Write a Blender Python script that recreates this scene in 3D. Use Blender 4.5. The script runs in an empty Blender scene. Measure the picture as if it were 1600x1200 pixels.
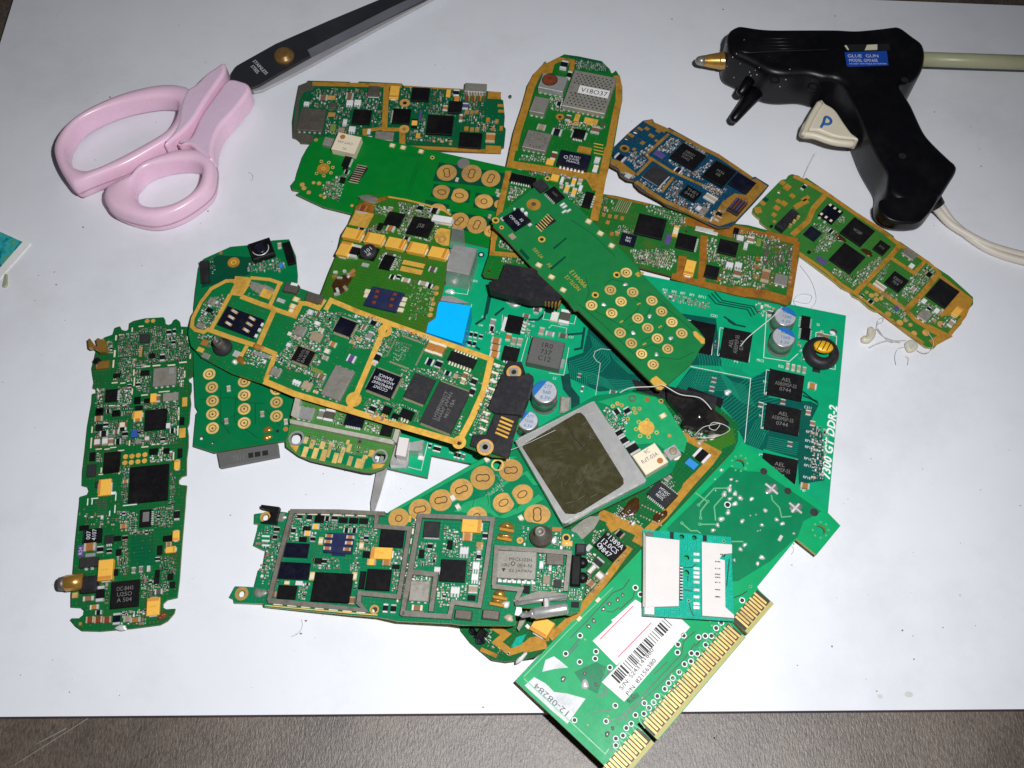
import bpy, bmesh, math, random
from mathutils import Vector, Matrix, geometry

# ------------------------------------------------------------------ camera, world, light
MM = 0.001
TH = math.radians(26.0)            # tilt of the camera away from straight down
HC = 365.0                         # height of the lens above the white sheet, mm
FPX = 1556.0                       # focal length in pixels of the 1600 px wide photograph
DC = HC / math.cos(TH)
CAM = Vector((0.0, -DC * math.sin(TH), HC))
CX = Vector((1, 0, 0)); CY = Vector((0, math.cos(TH), math.sin(TH))); CZ = Vector((0, math.sin(TH), -math.cos(TH)))

scene = bpy.context.scene
col = scene.collection
cam_d = bpy.data.cameras.new('camera'); cam = bpy.data.objects.new('camera', cam_d); col.objects.link(cam)
cam.location = CAM * MM; cam.rotation_euler = (TH, 0, 0)
cam_d.sensor_width = 36.0; cam_d.lens = 36.0 * FPX / 1600.0
cam_d.clip_start = 0.005; cam_d.clip_end = 50.0
scene.camera = cam
scene.render.resolution_x = 1024; scene.render.resolution_y = 768

world = bpy.data.worlds.new('World'); scene.world = world; world.use_nodes = True
bg = world.node_tree.nodes['Background']
bg.inputs[0].default_value = (0.80, 0.88, 1.0, 1); bg.inputs[1].default_value = 0.04

# the camera's own flash: a small tube beside the lens, aimed along it
fl_d = bpy.data.lights.new('camera_flash', 'SPOT'); fl = bpy.data.objects.new('camera_flash', fl_d); col.objects.link(fl)
fl.location = (CAM + CX * 54 + CY * 46 - CZ * 4) * MM
fl_t = Vector((-38, -18, 0)) * MM - fl.location
fl.rotation_euler = fl_t.to_track_quat('-Z', 'Y').to_euler()
fl_d.energy = 7.9; fl_d.color = (0.972, 0.982, 1.0); fl_d.shadow_soft_size = 0.0065
fl_d.spot_size = math.radians(118); fl_d.spot_blend = 1.0

vs = scene.view_settings
vs.view_transform = 'Standard'; vs.look = 'None'; vs.exposure = 0.0; vs.gamma = 1.0
scene.cycles.max_bounces = 6; scene.cycles.use_denoising = True

# ------------------------------------------------------------------ photo pixel <-> place
def ray(x, y):
    return ((x - 800) / FPX) * CX + ((600 - y) / FPX) * CY + CZ
def hit(x, y, z=0.0):
    d = ray(x, y); return CAM + d * ((z - CAM.z) / d.z)
def proj(p):
    q = p - CAM; w = q.dot(CZ)
    return Vector((800 + FPX * q.dot(CX) / w, 600 - FPX * q.dot(CY) / w))

# ------------------------------------------------------------------ materials
MATS = {}
def nn(nt, kind, **kw):
    n = nt.nodes.new(kind)
    for k, v in kw.items(): setattr(n, k, v)
    return n
def mk(name, base, rough=0.5, metal=0.0, var=0.12, scale=400.0, bump=0.0, bscale=900.0, spec=0.5, dirt=None, dirt_amt=0.0, coat=0.0, trans=0.0, sss=0.0, rand=0.0):
    m = bpy.data.materials.new(name); m.use_nodes = True; nt = m.node_tree; L = nt.links
    p = nt.nodes['Principled BSDF']
    p.inputs['Roughness'].default_value = rough; p.inputs['Metallic'].default_value = metal
    p.inputs['Specular IOR Level'].default_value = spec
    p.inputs['Coat Weight'].default_value = coat; p.inputs['Transmission Weight'].default_value = trans
    if sss: p.inputs['Subsurface Weight'].default_value = sss; p.inputs['Subsurface Scale'].default_value = 0.003
    tc = nn(nt, 'ShaderNodeTexCoord')
    no = nn(nt, 'ShaderNodeTexNoise'); no.inputs['Scale'].default_value = scale; no.inputs['Detail'].default_value = 5; no.inputs['Roughness'].default_value = 0.65
    vec = tc.outputs['Object']
    if rand:
        oi0 = nn(nt, 'ShaderNodeObjectInfo'); va = nn(nt, 'ShaderNodeVectorMath', operation='ADD'); L.new(vec, va.inputs[0]); L.new(oi0.outputs['Random'], va.inputs[1]); vec = va.outputs[0]
    L.new(vec, no.inputs['Vector'])
    mx = nn(nt, 'ShaderNodeMix', data_type='RGBA')
    mx.inputs['A'].default_value = [c * (1 - var * 1.6) for c in base] + [1]
    mx.inputs['B'].default_value = [min(1, c * (1 + var * 1.6)) for c in base] + [1]
    L.new(no.outputs['Fac'], mx.inputs['Factor'])
    out = mx.outputs['Result']
    if rand:
        oi = nn(nt, 'ShaderNodeObjectInfo'); mr = nn(nt, 'ShaderNodeMapRange')
        mr.inputs['To Min'].default_value = 1 - rand; mr.inputs['To Max'].default_value = 1 + rand
        L.new(oi.outputs['Random'], mr.inputs['Value'])
        vm = nn(nt, 'ShaderNodeVectorMath', operation='SCALE'); L.new(out, vm.inputs[0]); L.new(mr.outputs[0], vm.inputs['Scale']); out = vm.outputs[0]
    if dirt:
        n2 = nn(nt, 'ShaderNodeTexNoise'); n2.inputs['Scale'].default_value = scale * 0.23; n2.inputs['Detail'].default_value = 7; n2.inputs['Roughness'].default_value = 0.72
        L.new(vec, n2.inputs['Vector'])
        mr2 = nn(nt, 'ShaderNodeMapRange'); mr2.inputs['From Min'].default_value = 0.5; mr2.inputs['From Max'].default_value = 0.72; mr2.inputs['To Max'].default_value = dirt_amt
        L.new(n2.outputs['Fac'], mr2.inputs['Value'])
        m2 = nn(nt, 'ShaderNodeMix', data_type='RGBA'); m2.inputs['B'].default_value = list(dirt) + [1]
        L.new(mr2.outputs[0], m2.inputs['Factor']); L.new(out, m2.inputs['A']); out = m2.outputs['Result']
    L.new(out, p.inputs['Base Color'])
    # roughness wanders a little everywhere
    mrr = nn(nt, 'ShaderNodeMapRange'); mrr.inputs['To Min'].default_value = max(0.03, rough - 0.10); mrr.inputs['To Max'].default_value = min(1, rough + 0.14)
    L.new(no.outputs['Fac'], mrr.inputs['Value']); L.new(mrr.outputs[0], p.inputs['Roughness'])
    if bump:
        n3 = nn(nt, 'ShaderNodeTexNoise'); n3.inputs['Scale'].default_value = bscale; n3.inputs['Detail'].default_value = 4
        L.new(tc.outputs['Object'], n3.inputs['Vector'])
        b = nn(nt, 'ShaderNodeBump'); b.inputs['Strength'].default_value = bump; b.inputs['Distance'].default_value = 0.0002
        L.new(n3.outputs['Fac'], b.inputs['Height']); L.new(b.outputs['Normal'], p.inputs['Normal'])
    MATS[name] = m
    return m

def mk_mask(name, base, line, via=(0.30, 0.20, 0.05), cell=700.0, lw=0.09, amount=0.6, via_amt=0.35, dirt=(0.05, 0.035, 0.01), dirt_amt=0.35, rough=0.33):
    """solder mask: lacquer over hair-fine copper runs and vias, with grime"""
    m = bpy.data.materials.new(name); m.use_nodes = True; nt = m.node_tree; L = nt.links
    p = nt.nodes['Principled BSDF']; p.inputs['Roughness'].default_value = rough; p.inputs['Specular IOR Level'].default_value = 0.16
    tc = nn(nt, 'ShaderNodeTexCoord')
    sc = nn(nt, 'ShaderNodeVectorMath', operation='SCALE'); sc.inputs['Scale'].default_value = cell; L.new(tc.outputs['Object'], sc.inputs[0])
    fl_ = nn(nt, 'ShaderNodeVectorMath', operation='FLOOR'); L.new(sc.outputs[0], fl_.inputs[0])
    fr = nn(nt, 'ShaderNodeVectorMath', operation='FRACTION'); L.new(sc.outputs[0], fr.inputs[0])
    sb = nn(nt, 'ShaderNodeVectorMath', operation='SUBTRACT'); sb.inputs[1].default_value = (0.5, 0.5, 0.5); L.new(fr.outputs[0], sb.inputs[0])
    ab = nn(nt, 'ShaderNodeVectorMath', operation='ABSOLUTE'); L.new(sb.outputs[0], ab.inputs[0])
    sx = nn(nt, 'ShaderNodeSeparateXYZ'); L.new(ab.outputs[0], sx.inputs[0])
    flx = nn(nt, 'ShaderNodeSeparateXYZ'); L.new(fl_.outputs[0], flx.inputs[0])
    cmb = nn(nt, 'ShaderNodeCombineXYZ'); L.new(flx.outputs[0], cmb.inputs[0]); L.new(flx.outputs[1], cmb.inputs[1])
    wn = nn(nt, 'ShaderNodeTexWhiteNoise', noise_dimensions='3D'); L.new(cmb.outputs[0], wn.inputs['Vector'])
    def mth(op, a, b):
        n = nn(nt, 'ShaderNodeMath', operation=op)
        for i, s in enumerate((a, b)):
            if s is None: continue
            if isinstance(s, (int, float)): n.inputs[i].default_value = s
            else: L.new(s, n.inputs[i])
        return n.outputs[0]
    r = wn.outputs['Value']
    hx = mth('MULTIPLY', mth('LESS_THAN', sx.outputs[0], lw), mth('LESS_THAN', r, 0.36))
    hy = mth('MULTIPLY', mth('LESS_THAN', sx.outputs[1], lw), mth('MULTIPLY', mth('GREATER_THAN', r, 0.36), mth('LESS_THAN', r, 0.74)))
    ln = mth('MAXIMUM', hx, hy)
    d2 = mth('ADD', mth('MULTIPLY', sx.outputs[0], sx.outputs[0]), mth('MULTIPLY', sx.outputs[1], sx.outputs[1]))
    vi = mth('MULTIPLY', mth('LESS_THAN', d2, 0.035), mth('GREATER_THAN', r, 0.86))
    no = nn(nt, 'ShaderNodeTexNoise'); no.inputs['Scale'].default_value = 160; no.inputs['Detail'].default_value = 6; no.inputs['Roughness'].default_value = 0.6
    L.new(tc.outputs['Object'], no.inputs['Vector'])
    mx = nn(nt, 'ShaderNodeMix', data_type='RGBA')
    mx.inputs['A'].default_value = [c * 0.78 for c in base] + [1]; mx.inputs['B'].default_value = [c * 1.22 for c in base] + [1]
    L.new(no.outputs['Fac'], mx.inputs['Factor'])
    m1 = nn(nt, 'ShaderNodeMix', data_type='RGBA'); m1.inputs['B'].default_value = list(line) + [1]
    L.new(mx.outputs['Result'], m1.inputs['A']); L.new(mth('MULTIPLY', ln, amount), m1.inputs['Factor'])
    m2 = nn(nt, 'ShaderNodeMix', data_type='RGBA'); m2.inputs['B'].default_value = list(via) + [1]
    L.new(m1.outputs['Result'], m2.inputs['A']); L.new(mth('MULTIPLY', vi, via_amt), m2.inputs['Factor'])
    n2 = nn(nt, 'ShaderNodeTexNoise'); n2.inputs['Scale'].default_value = 75; n2.inputs['Detail'].default_value = 8; n2.inputs['Roughness'].default_value = 0.75
    L.new(tc.outputs['Object'], n2.inputs['Vector'])
    mr = nn(nt, 'ShaderNodeMapRange'); mr.inputs['From Min'].default_value = 0.5; mr.inputs['From Max'].default_value = 0.75; mr.inputs['To Max'].default_value = dirt_amt
    L.new(n2.outputs['Fac'], mr.inputs['Value'])
    m3 = nn(nt, 'ShaderNodeMix', data_type='RGBA'); m3.inputs['B'].default_value = list(dirt) + [1]
    L.new(m2.outputs['Result'], m3.inputs['A']); L.new(mr.outputs[0], m3.inputs['Factor'])
    L.new(m3.outputs['Result'], p.inputs['Base Color'])
    bp = nn(nt, 'ShaderNodeBump'); bp.inputs['Strength'].default_value = 0.25; bp.inputs['Distance'].default_value = 0.00005
    L.new(ln, bp.inputs['Height']); L.new(bp.outputs['Normal'], p.inputs['Normal'])
    mrr = nn(nt, 'ShaderNodeMapRange'); mrr.inputs['To Min'].default_value = rough - 0.1; mrr.inputs['To Max'].default_value = rough + 0.25
    L.new(n2.outputs['Fac'], mrr.inputs['Value']); L.new(mrr.outputs[0], p.inputs['Roughness'])
    MATS[name] = m
    return m

mk('sheet_white', (0.79, 0.80, 0.845), 0.5, var=0.025, scale=45, bump=0.06, bscale=500, dirt=(0.55, 0.55, 0.57), dirt_amt=0.38)
mk('sheet_edge', (0.34, 0.24, 0.36), 0.5)
mk('black', (0.0065, 0.0062, 0.0075), 0.40, var=0.3, scale=600, bump=0.15, bscale=2500, spec=0.22, dirt=(0.028, 0.024, 0.018), dirt_amt=0.4, rand=0.35)
mk('black_blue', (0.006, 0.007, 0.018), 0.25, var=0.3, scale=600, spec=0.25, dirt=(0.03, 0.03, 0.036), dirt_amt=0.5, rand=0.3)
mk('chip_grey', (0.026, 0.026, 0.029), 0.5, var=0.25, scale=900, bump=0.2, bscale=3000, dirt=(0.06, 0.055, 0.05), dirt_amt=0.5, rand=0.2, spec=0.3)
mk('gun_black', (0.0028, 0.0026, 0.0042), 0.33, var=0.3, scale=200, bump=0.10, bscale=1500, spec=0.30, dirt=(0.014, 0.013, 0.012), dirt_amt=0.5)
mk('silver', (0.82, 0.80, 0.76), 0.30, 0.35, var=0.2, scale=900, rand=0.2)
mk('solder', (0.80, 0.80, 0.76), 0.26, 0.35, var=0.25, scale=1500, rand=0.2)
mk('can', (0.36, 0.34, 0.295), 0.45, 0.45, var=0.14, scale=900, bump=0.15, bscale=1800, dirt=(0.20, 0.16, 0.10), dirt_amt=0.55, rand=0.15)
mk('can_dark', (0.15, 0.135, 0.11), 0.45, 0.5, var=0.2, scale=900, dirt=(0.25, 0.22, 0.17), dirt_amt=0.6)
mk('can_bright', (0.62, 0.62, 0.60), 0.32, 0.6, var=0.1, scale=600, dirt=(0.3, 0.27, 0.22), dirt_amt=0.4)
mk('frame_grey', (0.24, 0.225, 0.19), 0.45, 0.4, var=0.2, scale=700, dirt=(0.10, 0.08, 0.05), dirt_amt=0.6)
mk('gold', (0.80, 0.455, 0.080), 0.42, 0.15, var=0.16, scale=700, spec=0.3, dirt=(0.40, 0.19, 0.03), dirt_amt=0.8, rand=0.08)
mk('gold_dull', (0.60, 0.335, 0.085), 0.5, 0.1, var=0.18, scale=900, spec=0.3, dirt=(0.32, 0.19, 0.09), dirt_amt=0.9, rand=0.2)
mk('gold_pale', (0.78, 0.54, 0.18), 0.42, 0.15, var=0.15, scale=900, spec=0.3, dirt=(0.40, 0.25, 0.08), dirt_amt=0.85, rand=0.2)
mk('copper_dim', (0.38, 0.20, 0.034), 0.42, 0.1, var=0.25, scale=600, spec=0.3, dirt=(0.12, 0.055, 0.01), dirt_amt=0.85)
mk('copper_brown', (0.49, 0.245, 0.034), 0.42, 0.1, var=0.22, scale=600, spec=0.3, dirt=(0.17, 0.070, 0.010), dirt_amt=0.8)
mk('copper_rust', (0.37, 0.145, 0.016), 0.42, 0.1, var=0.25, scale=500, dirt=(0.10, 0.035, 0.012), dirt_amt=0.85)
mk('tant', (0.93, 0.50, 0.075), 0.45, var=0.06, scale=900, dirt=(0.6, 0.3, 0.07), dirt_amt=0.3, rand=0.06)
mk('tant_stripe', (0.66, 0.27, 0.035), 0.5, var=0.1, rand=0.1)
mk('brown', (0.26, 0.13, 0.065), 0.45, var=0.2, scale=900, rand=0.35)
mk('tan', (0.42, 0.33, 0.22), 0.45, var=0.2, scale=900, rand=0.3)
mk('orange_brown', (0.42, 0.17, 0.035), 0.45, var=0.2, scale=900, rand=0.15)
mk('smd_white', (0.74, 0.72, 0.72), 0.45, var=0.08, rand=0.1)
mk('smd_green', (0.20, 0.26, 0.05), 0.45, var=0.2)
mk('smd_blue', (0.03, 0.10, 0.42), 0.4, var=0.2)
mk('smd_sky', (0.03, 0.26, 0.66), 0.4, var=0.1)
mk('smd_purple', (0.11, 0.07, 0.24), 0.4, var=0.2)
mk('red_brown', (0.22, 0.05, 0.02), 0.35, var=0.3)
mk('cream', (0.80, 0.70, 0.52), 0.5, var=0.06, scale=400, dirt=(0.45, 0.36, 0.22), dirt_amt=0.3)
mk('ivory', (0.72, 0.645, 0.50), 0.4, var=0.04, scale=200, dirt=(0.5, 0.44, 0.34), dirt_amt=0.2)
mk('white_plastic', (0.72, 0.67, 0.65), 0.45, var=0.04, scale=250, dirt=(0.6, 0.54, 0.5), dirt_amt=0.3)
mk('paper', (0.84, 0.82, 0.80), 0.75, var=0.05, scale=350, dirt=(0.55, 0.52, 0.5), dirt_amt=0.35)
mk('ink', (0.008, 0.008, 0.012), 0.6, var=0.1)
mk('ink_faded', (0.12, 0.12, 0.15), 0.6, var=0.2)
mk('ink_red', (0.70, 0.10, 0.16), 0.6, var=0.1)
mk('ink_blue', (0.02, 0.12, 0.38), 0.6, var=0.1)
mk('chip_ink', (0.68, 0.68, 0.72), 0.6, var=0.1)
mk('chip_laser', (0.17, 0.165, 0.155), 0.6, var=0.15)
mk('gold_ink', (0.50, 0.33, 0.04), 0.5, var=0.1)
mk('silk', (0.72, 0.80, 0.76), 0.6, var=0.1)
mk('silk_strong', (0.84, 0.86, 0.84), 0.6, var=0.05)
mk('dark_hole', (0.006, 0.006, 0.006), 0.7, var=0.1)
mk('groove', (0.035, 0.020, 0.008), 0.5, var=0.2)
mk('flux', (0.060, 0.024, 0.006), 0.22, var=0.5, scale=900, dirt=(0.02, 0.012, 0.004), dirt_amt=0.8)
mk('edge_green', (0.12, 0.15, 0.045), 0.55, var=0.25, scale=500)
mk('edge_gold', (0.42, 0.30, 0.07), 0.5, var=0.25, scale=500)
mk('edge_brown', (0.16, 0.09, 0.03), 0.5, var=0.25, scale=500)
mk('edge_yellow', (0.47, 0.42, 0.13), 0.5, var=0.15, scale=500)
mk('vga_blue', (0.0, 0.47, 1.0), 0.4, var=0.05, scale=150, spec=0.25)
mk('steel', (0.55, 0.545, 0.53), 0.30, 0.55, var=0.12, scale=300, dirt=(0.26, 0.24, 0.21), dirt_amt=0.5)
mk('cap_side', (0.32, 0.34, 0.31), 0.3, 0.6, var=0.1)
mk('cap_top', (0.55, 0.57, 0.60), 0.42, 0.35, var=0.1, scale=900)
mk('cap_blue', (0.015, 0.16, 0.47), 0.4, 0.1, var=0.1)
mk('inductor_grey', (0.125, 0.125, 0.118), 0.5, 0.1, var=0.1, scale=900, bump=0.2, bscale=3000)
mk('wire_yellow', (0.86, 0.47, 0.02), 0.35, 0.1, var=0.1)
mk('melted', (0.010, 0.009, 0.009), 0.2, var=0.4, scale=300, bump=0.8, bscale=420, spec=0.6, dirt=(0.07, 0.06, 0.05), dirt_amt=0.5)
mk('bronze', (0.30, 0.165, 0.055), 0.36, 0.4, var=0.2, scale=250, dirt=(0.13, 0.07, 0.02), dirt_amt=0.6)
mk('frame_cream', (0.62, 0.58, 0.49), 0.38, 0.3, var=0.15, scale=500, dirt=(0.32, 0.28, 0.20), dirt_amt=0.5)
mk('rubber', (0.019, 0.018, 0.022), 0.45, var=0.3, scale=700, spec=0.3, dirt=(0.05, 0.045, 0.04), dirt_amt=0.6)
mk('blade_dark', (0.036, 0.036, 0.042), 0.28, 0.3, var=0.15, scale=80, dirt=(0.08, 0.08, 0.09), dirt_amt=0.4)
mk('blade_ground', (0.25, 0.255, 0.29), 0.34, 0.4, var=0.15, scale=80, bump=0.1, bscale=500)
mk('blade_bright', (0.50, 0.49, 0.51), 0.3, 0.3, var=0.15, scale=90)
mk('socket_navy', (0.022, 0.028, 0.085), 0.3, var=0.2, scale=500, spec=0.3, dirt=(0.05, 0.05, 0.07), dirt_amt=0.5)
mk('brass', (0.52, 0.28, 0.06), 0.26, 0.6, var=0.2, scale=250, dirt=(0.16, 0.08, 0.02), dirt_amt=0.6)
mk('pink', (0.92, 0.62, 0.775), 0.25, var=0.03, scale=90, sss=0.15, dirt=(0.70, 0.45, 0.58), dirt_amt=0.25)
mk('pink_seam', (0.48, 0.27, 0.33), 0.5, var=0.15)
mk('pale_print', (0.68, 0.70, 0.74), 0.5, var=0.05)
mk('label_blue', (0.008, 0.065, 0.40), 0.4, var=0.04, scale=300)
mk('glue', (0.42, 0.42, 0.265), 0.38, var=0.08, scale=120, sss=0.3)
mk('glue_blob', (0.66, 0.60, 0.47), 0.3, var=0.1, scale=300, sss=0.3)
mk('glue_thread', (0.60, 0.59, 0.55), 0.3, var=0.1)
mk('cable', (0.70, 0.63, 0.54), 0.45, var=0.05, scale=120, dirt=(0.45, 0.38, 0.3), dirt_amt=0.3)
mk('steel_light', (0.60, 0.59, 0.575), 0.26, 0.5, var=0.05, scale=200, dirt=(0.42, 0.40, 0.37), dirt_amt=0.25)
mk('torn_paper', (0.74, 0.74, 0.75), 0.8, var=0.12, scale=500, dirt=(0.36, 0.42, 0.40), dirt_amt=0.75)
mk('lcd_glass', (0.050, 0.045, 0.020), 0.14, var=0.35, scale=380, spec=0.6, dirt=(0.125, 0.115, 0.080), dirt_amt=0.65)  # dirt colour here paints a pale, cloudy haze of reflected light on the glass
mk('debris', (0.20, 0.17, 0.14), 0.8, var=0.4)
mk('nozzle_tip', (0.33, 0.31, 0.27), 0.33, 0.6, var=0.2, scale=400)

mk_mask('mask_green', (0.004, 0.17, 0.045), (0.010, 0.210, 0.060))
mk_mask('mask_grime', (0.005, 0.120, 0.030), (0.012, 0.17, 0.05), dirt=(0.055, 0.042, 0.012), dirt_amt=0.65)
mk_mask('mask_front', (0.004, 0.185, 0.075), (0.012, 0.25, 0.10), dirt=(0.05, 0.06, 0.02), dirt_amt=0.35)
mk_mask('mask_arch', (0.006, 0.150, 0.020), (0.014, 0.20, 0.035), dirt=(0.07, 0.06, 0.01), dirt_amt=0.5)
mk_mask('mask_end', (0.055, 0.215, 0.045), (0.09, 0.28, 0.07), dirt=(0.16, 0.15, 0.04), dirt_amt=0.4)
mk_mask('mask_dark', (0.002, 0.105, 0.038), (0.008, 0.14, 0.05))
mk_mask('mask_plain', (0.001, 0.185, 0.022), (0.004, 0.180, 0.040), amount=0.0, via_amt=0.0, dirt_amt=0.2)
mk_mask('mask_left', (0.001, 0.165, 0.052), (0.006, 0.120, 0.026), amount=0.0, via_amt=0.0, dirt_amt=0.2)
mk_mask('mask_diag', (0.012, 0.190, 0.050), (0.010, 0.18, 0.055), amount=0.0, via_amt=0.0, dirt_amt=0.12)
mk_mask('mask_blue', (0.005, 0.052, 0.100), (0.010, 0.13, 0.26), dirt=(0.06, 0.03, 0.01), dirt_amt=0.4)
mk_mask('mask_olive', (0.028, 0.160, 0.014), (0.05, 0.21, 0.03), dirt=(0.12, 0.07, 0.01), dirt_amt=0.6)
mk_mask('mask_rusty', (0.014, 0.145, 0.024), (0.05, 0.17, 0.03), dirt=(0.19, 0.065, 0.012), dirt_amt=0.75)
mk_mask('mask_right', (0.034, 0.175, 0.028), (0.06, 0.23, 0.05), dirt=(0.13, 0.10, 0.02), dirt_amt=0.35)
mk_mask('mask_gpu', (0.003, 0.345, 0.155), (0.010, 0.26, 0.145), cell=420, amount=0.0, via_amt=0.0, dirt_amt=0.06)
mk_mask('mask_gpu_dark', (0.001, 0.085, 0.065), (0.003, 0.135, 0.09), cell=900, amount=0.5, via_amt=0.1, dirt_amt=0.06)
mk_mask('mask_pci', (0.003, 0.36, 0.125), (0.010, 0.33, 0.12), amount=0.0, via_amt=0.0, dirt_amt=0.08)
mk_mask('mask_pci_dark', (0.001, 0.20, 0.078), (0.010, 0.16, 0.06), amount=0.0, via_amt=0.0, dirt_amt=0.08)
mk_mask('mask_shade', (0.002, 0.070, 0.034), (0.002, 0.09, 0.04), amount=0.0, via_amt=0.0, dirt_amt=0.1)
mk_mask('mask_teal', (0.002, 0.42, 0.29), (0.006, 0.15, 0.12), cell=1500, lw=0.14, amount=0.7, via_amt=0.2, dirt_amt=0.05)
mk('trace_light', (0.006, 0.33, 0.115), 0.35, var=0.1)
mk('trace_gpu', (0.003, 0.22, 0.125), 0.35, var=0.1)
mk('trace_gpu_dark', (0.001, 0.055, 0.045), 0.35, var=0.1)
mk('trace_dark', (0.002, 0.055, 0.022), 0.4, var=0.1)
mk('trace_pci', (0.12, 0.42, 0.20), 0.4, var=0.1)

# ------------------------------------------------------------------ mesh building
class MB:
    """collects geometry in millimetres, links it as ONE mesh object in metres"""
    def __init__(s): s.v = []; s.f = []; s.m = []; s.mats = []; s.sm = []
    def mi(s, name):
        if name not in s.mats: s.mats.append(name)
        return s.mats.index(name)
    def add(s, verts, faces, mat, smooth=False):
        o = len(s.v); s.v += [tuple(p) for p in verts]; k = s.mi(mat)
        for f in faces: s.f.append([i + o for i in f]); s.m.append(k); s.sm.append(smooth)
        return s
    def cbox(s, x, y, z0, w, d, h, mat, c=0.0, rot=0.0, top=None):
        """box standing on z0; c chamfers its upper edges; top = material of the upper face"""
        ca, sa = math.cos(rot), math.sin(rot); V = []
        lv = [(0, z0), (0, z0 + h - c), (c, z0 + h)] if c > 0 else [(0, z0), (0, z0 + h)]
        for ins, z in lv:
            for sx, sy in ((-1, -1), (1, -1), (1, 1), (-1, 1)):
                px, py = sx * (w / 2 - ins), sy * (d / 2 - ins)
                V.append((x + px * ca - py * sa, y + px * sa + py * ca, z))
        F = []
        n = len(lv)
        for k in range(n - 1):
            for i in range(4): F.append((k * 4 + i, k * 4 + (i + 1) % 4, k * 4 + 4 + (i + 1) % 4, k * 4 + 4 + i))
        F.append((3, 2, 1, 0))
        s.add(V, F, mat)
        t = (n - 1) * 4
        s.f.append([len(s.v) - 4 + i for i in range(4)]); s.m.append(s.mi(top or mat)); s.sm.append(False)
        return s
    def lathe(s, x, y, prof, mat, n=20, smooth=True, sx=1.0, sy=1.0, a0=0.0, cap=True):
        V = []; F = []
        for r, z in prof:
            for i in range(n):
                a = a0 + 2 * math.pi * i / n; V.append((x + r * sx * math.cos(a), y + r * sy * math.sin(a), z))
        for k in range(len(prof) - 1):
            for i in range(n): F.append((k * n + i, k * n + (i + 1) % n, k * n + n + (i + 1) % n, k * n + n + i))
        s.add(V, F, mat, smooth)
        if cap:
            o = len(s.v) - n; s.f.append([o + i for i in range(n)]); s.m.append(s.mi(mat)); s.sm.append(False)
        return s
    def ring(s, x, y, z, ro, ri, mat, n=24, h=0.04, sx=1.0, sy=1.0, rot=0.0):
        V = []; F = []
        ca, sa = math.cos(rot), math.sin(rot)
        for r, zz in ((ro, z - h), (ro, z), (ri, z), (ri, z - h)):
            for i in range(n):
                a = 2 * math.pi * i / n; px, py = r * sx * math.cos(a), r * sy * math.sin(a)
                V.append((x + px * ca - py * sa, y + px * sa + py * ca, zz))
        for k in range(3):
            for i in range(n): F.append((k * n + i, k * n + (i + 1) % n, k * n + n + (i + 1) % n, k * n + n + i))
        return s.add(V, F, mat)
    def prism(s, pts, z0, z1, mat, side=None, holes=()):
        """closed outline (list of (x, y)) with round or free-form holes, z0..z1"""
        bm = bmesh.new(); loops = []
        for lp in [pts] + list(holes):
            vs_ = [bm.verts.new((p[0], p[1], 0)) for p in lp]
            loops.append(len(lp))
            for i in range(len(vs_)): bm.edges.new((vs_[i], vs_[(i + 1) % len(vs_)]))
        bmesh.ops.triangle_fill(bm, use_beauty=True, use_dissolve=False, edges=bm.edges[:], normal=(0, 0, 1))
        bm.verts.index_update(); bm.verts.ensure_lookup_table()
        n = len(bm.verts); flat = [(v.co.x, v.co.y) for v in bm.verts]; tri = [[v.index for v in f.verts] for f in bm.faces]
        bm.free()
        o = len(s.v); k = s.mi(mat); ks = s.mi(side or mat)
        s.v += [(x, y, z1) for x, y in flat] + [(x, y, z0) for x, y in flat]
        for f in tri:
            a, b, c = [Vector(flat[i]) for i in f]
            if (b - a).cross(c - a) < 0: f = f[::-1]
            s.f.append([o + i for i in f]); s.m.append(k); s.sm.append(False)
            s.f.append([o + n + i for i in f[::-1]]); s.m.append(ks); s.sm.append(False)
        st = 0
        for ln in loops:
            ar = sum(flat[st + i][0] * flat[st + (i + 1) % ln][1] - flat[st + (i + 1) % ln][0] * flat[st + i][1] for i in range(ln))
            for i in range(ln):
                a, b = o + st + i, o + st + (i + 1) % ln
                q = [a, a + n, b + n, b]
                if ar < 0: q = q[::-1] if st == 0 else q
                s.f.append(q); s.m.append(ks); s.sm.append(False)
            st += ln
        return s
    def ribbon(s, pts, w, z, mat, closed=False, h=0.05):
        """flat run of copper of width w along a polyline, mitred, a hair proud of the board"""
        P = [Vector(p[:2]) for p in pts]; n = len(P); V = []
        for i in range(n):
            a = P[i - 1] if (i > 0 or closed) else None; b = P[(i + 1) % n] if (i < n - 1 or closed) else None
            d1 = (P[i] - a).normalized() if a is not None else None; d2 = (b - P[i]).normalized() if b is not None else None
            if d1 is None: d1 = d2
            if d2 is None: d2 = d1
            t = (d1 + d2); t = t.normalized() if t.length > 1e-6 else d1
            nn_ = Vector((-t.y, t.x)); k = max(0.5, abs(nn_.dot(Vector((-d1.y, d1.x))))); q = nn_ * (w / 2 / k)
            V += [(P[i].x + q.x, P[i].y + q.y, z), (P[i].x - q.x, P[i].y - q.y, z), (P[i].x + q.x, P[i].y + q.y, z - h), (P[i].x - q.x, P[i].y - q.y, z - h)]
        F = []
        for i in range(n if closed else n - 1):
            a, b = i * 4, ((i + 1) % n) * 4
            F += [(a, a + 1, b + 1, b), (a + 1, a + 3, b + 3, b + 1), (a + 2, a, b, b + 2)]
        return s.add(V, F, mat)
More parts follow.
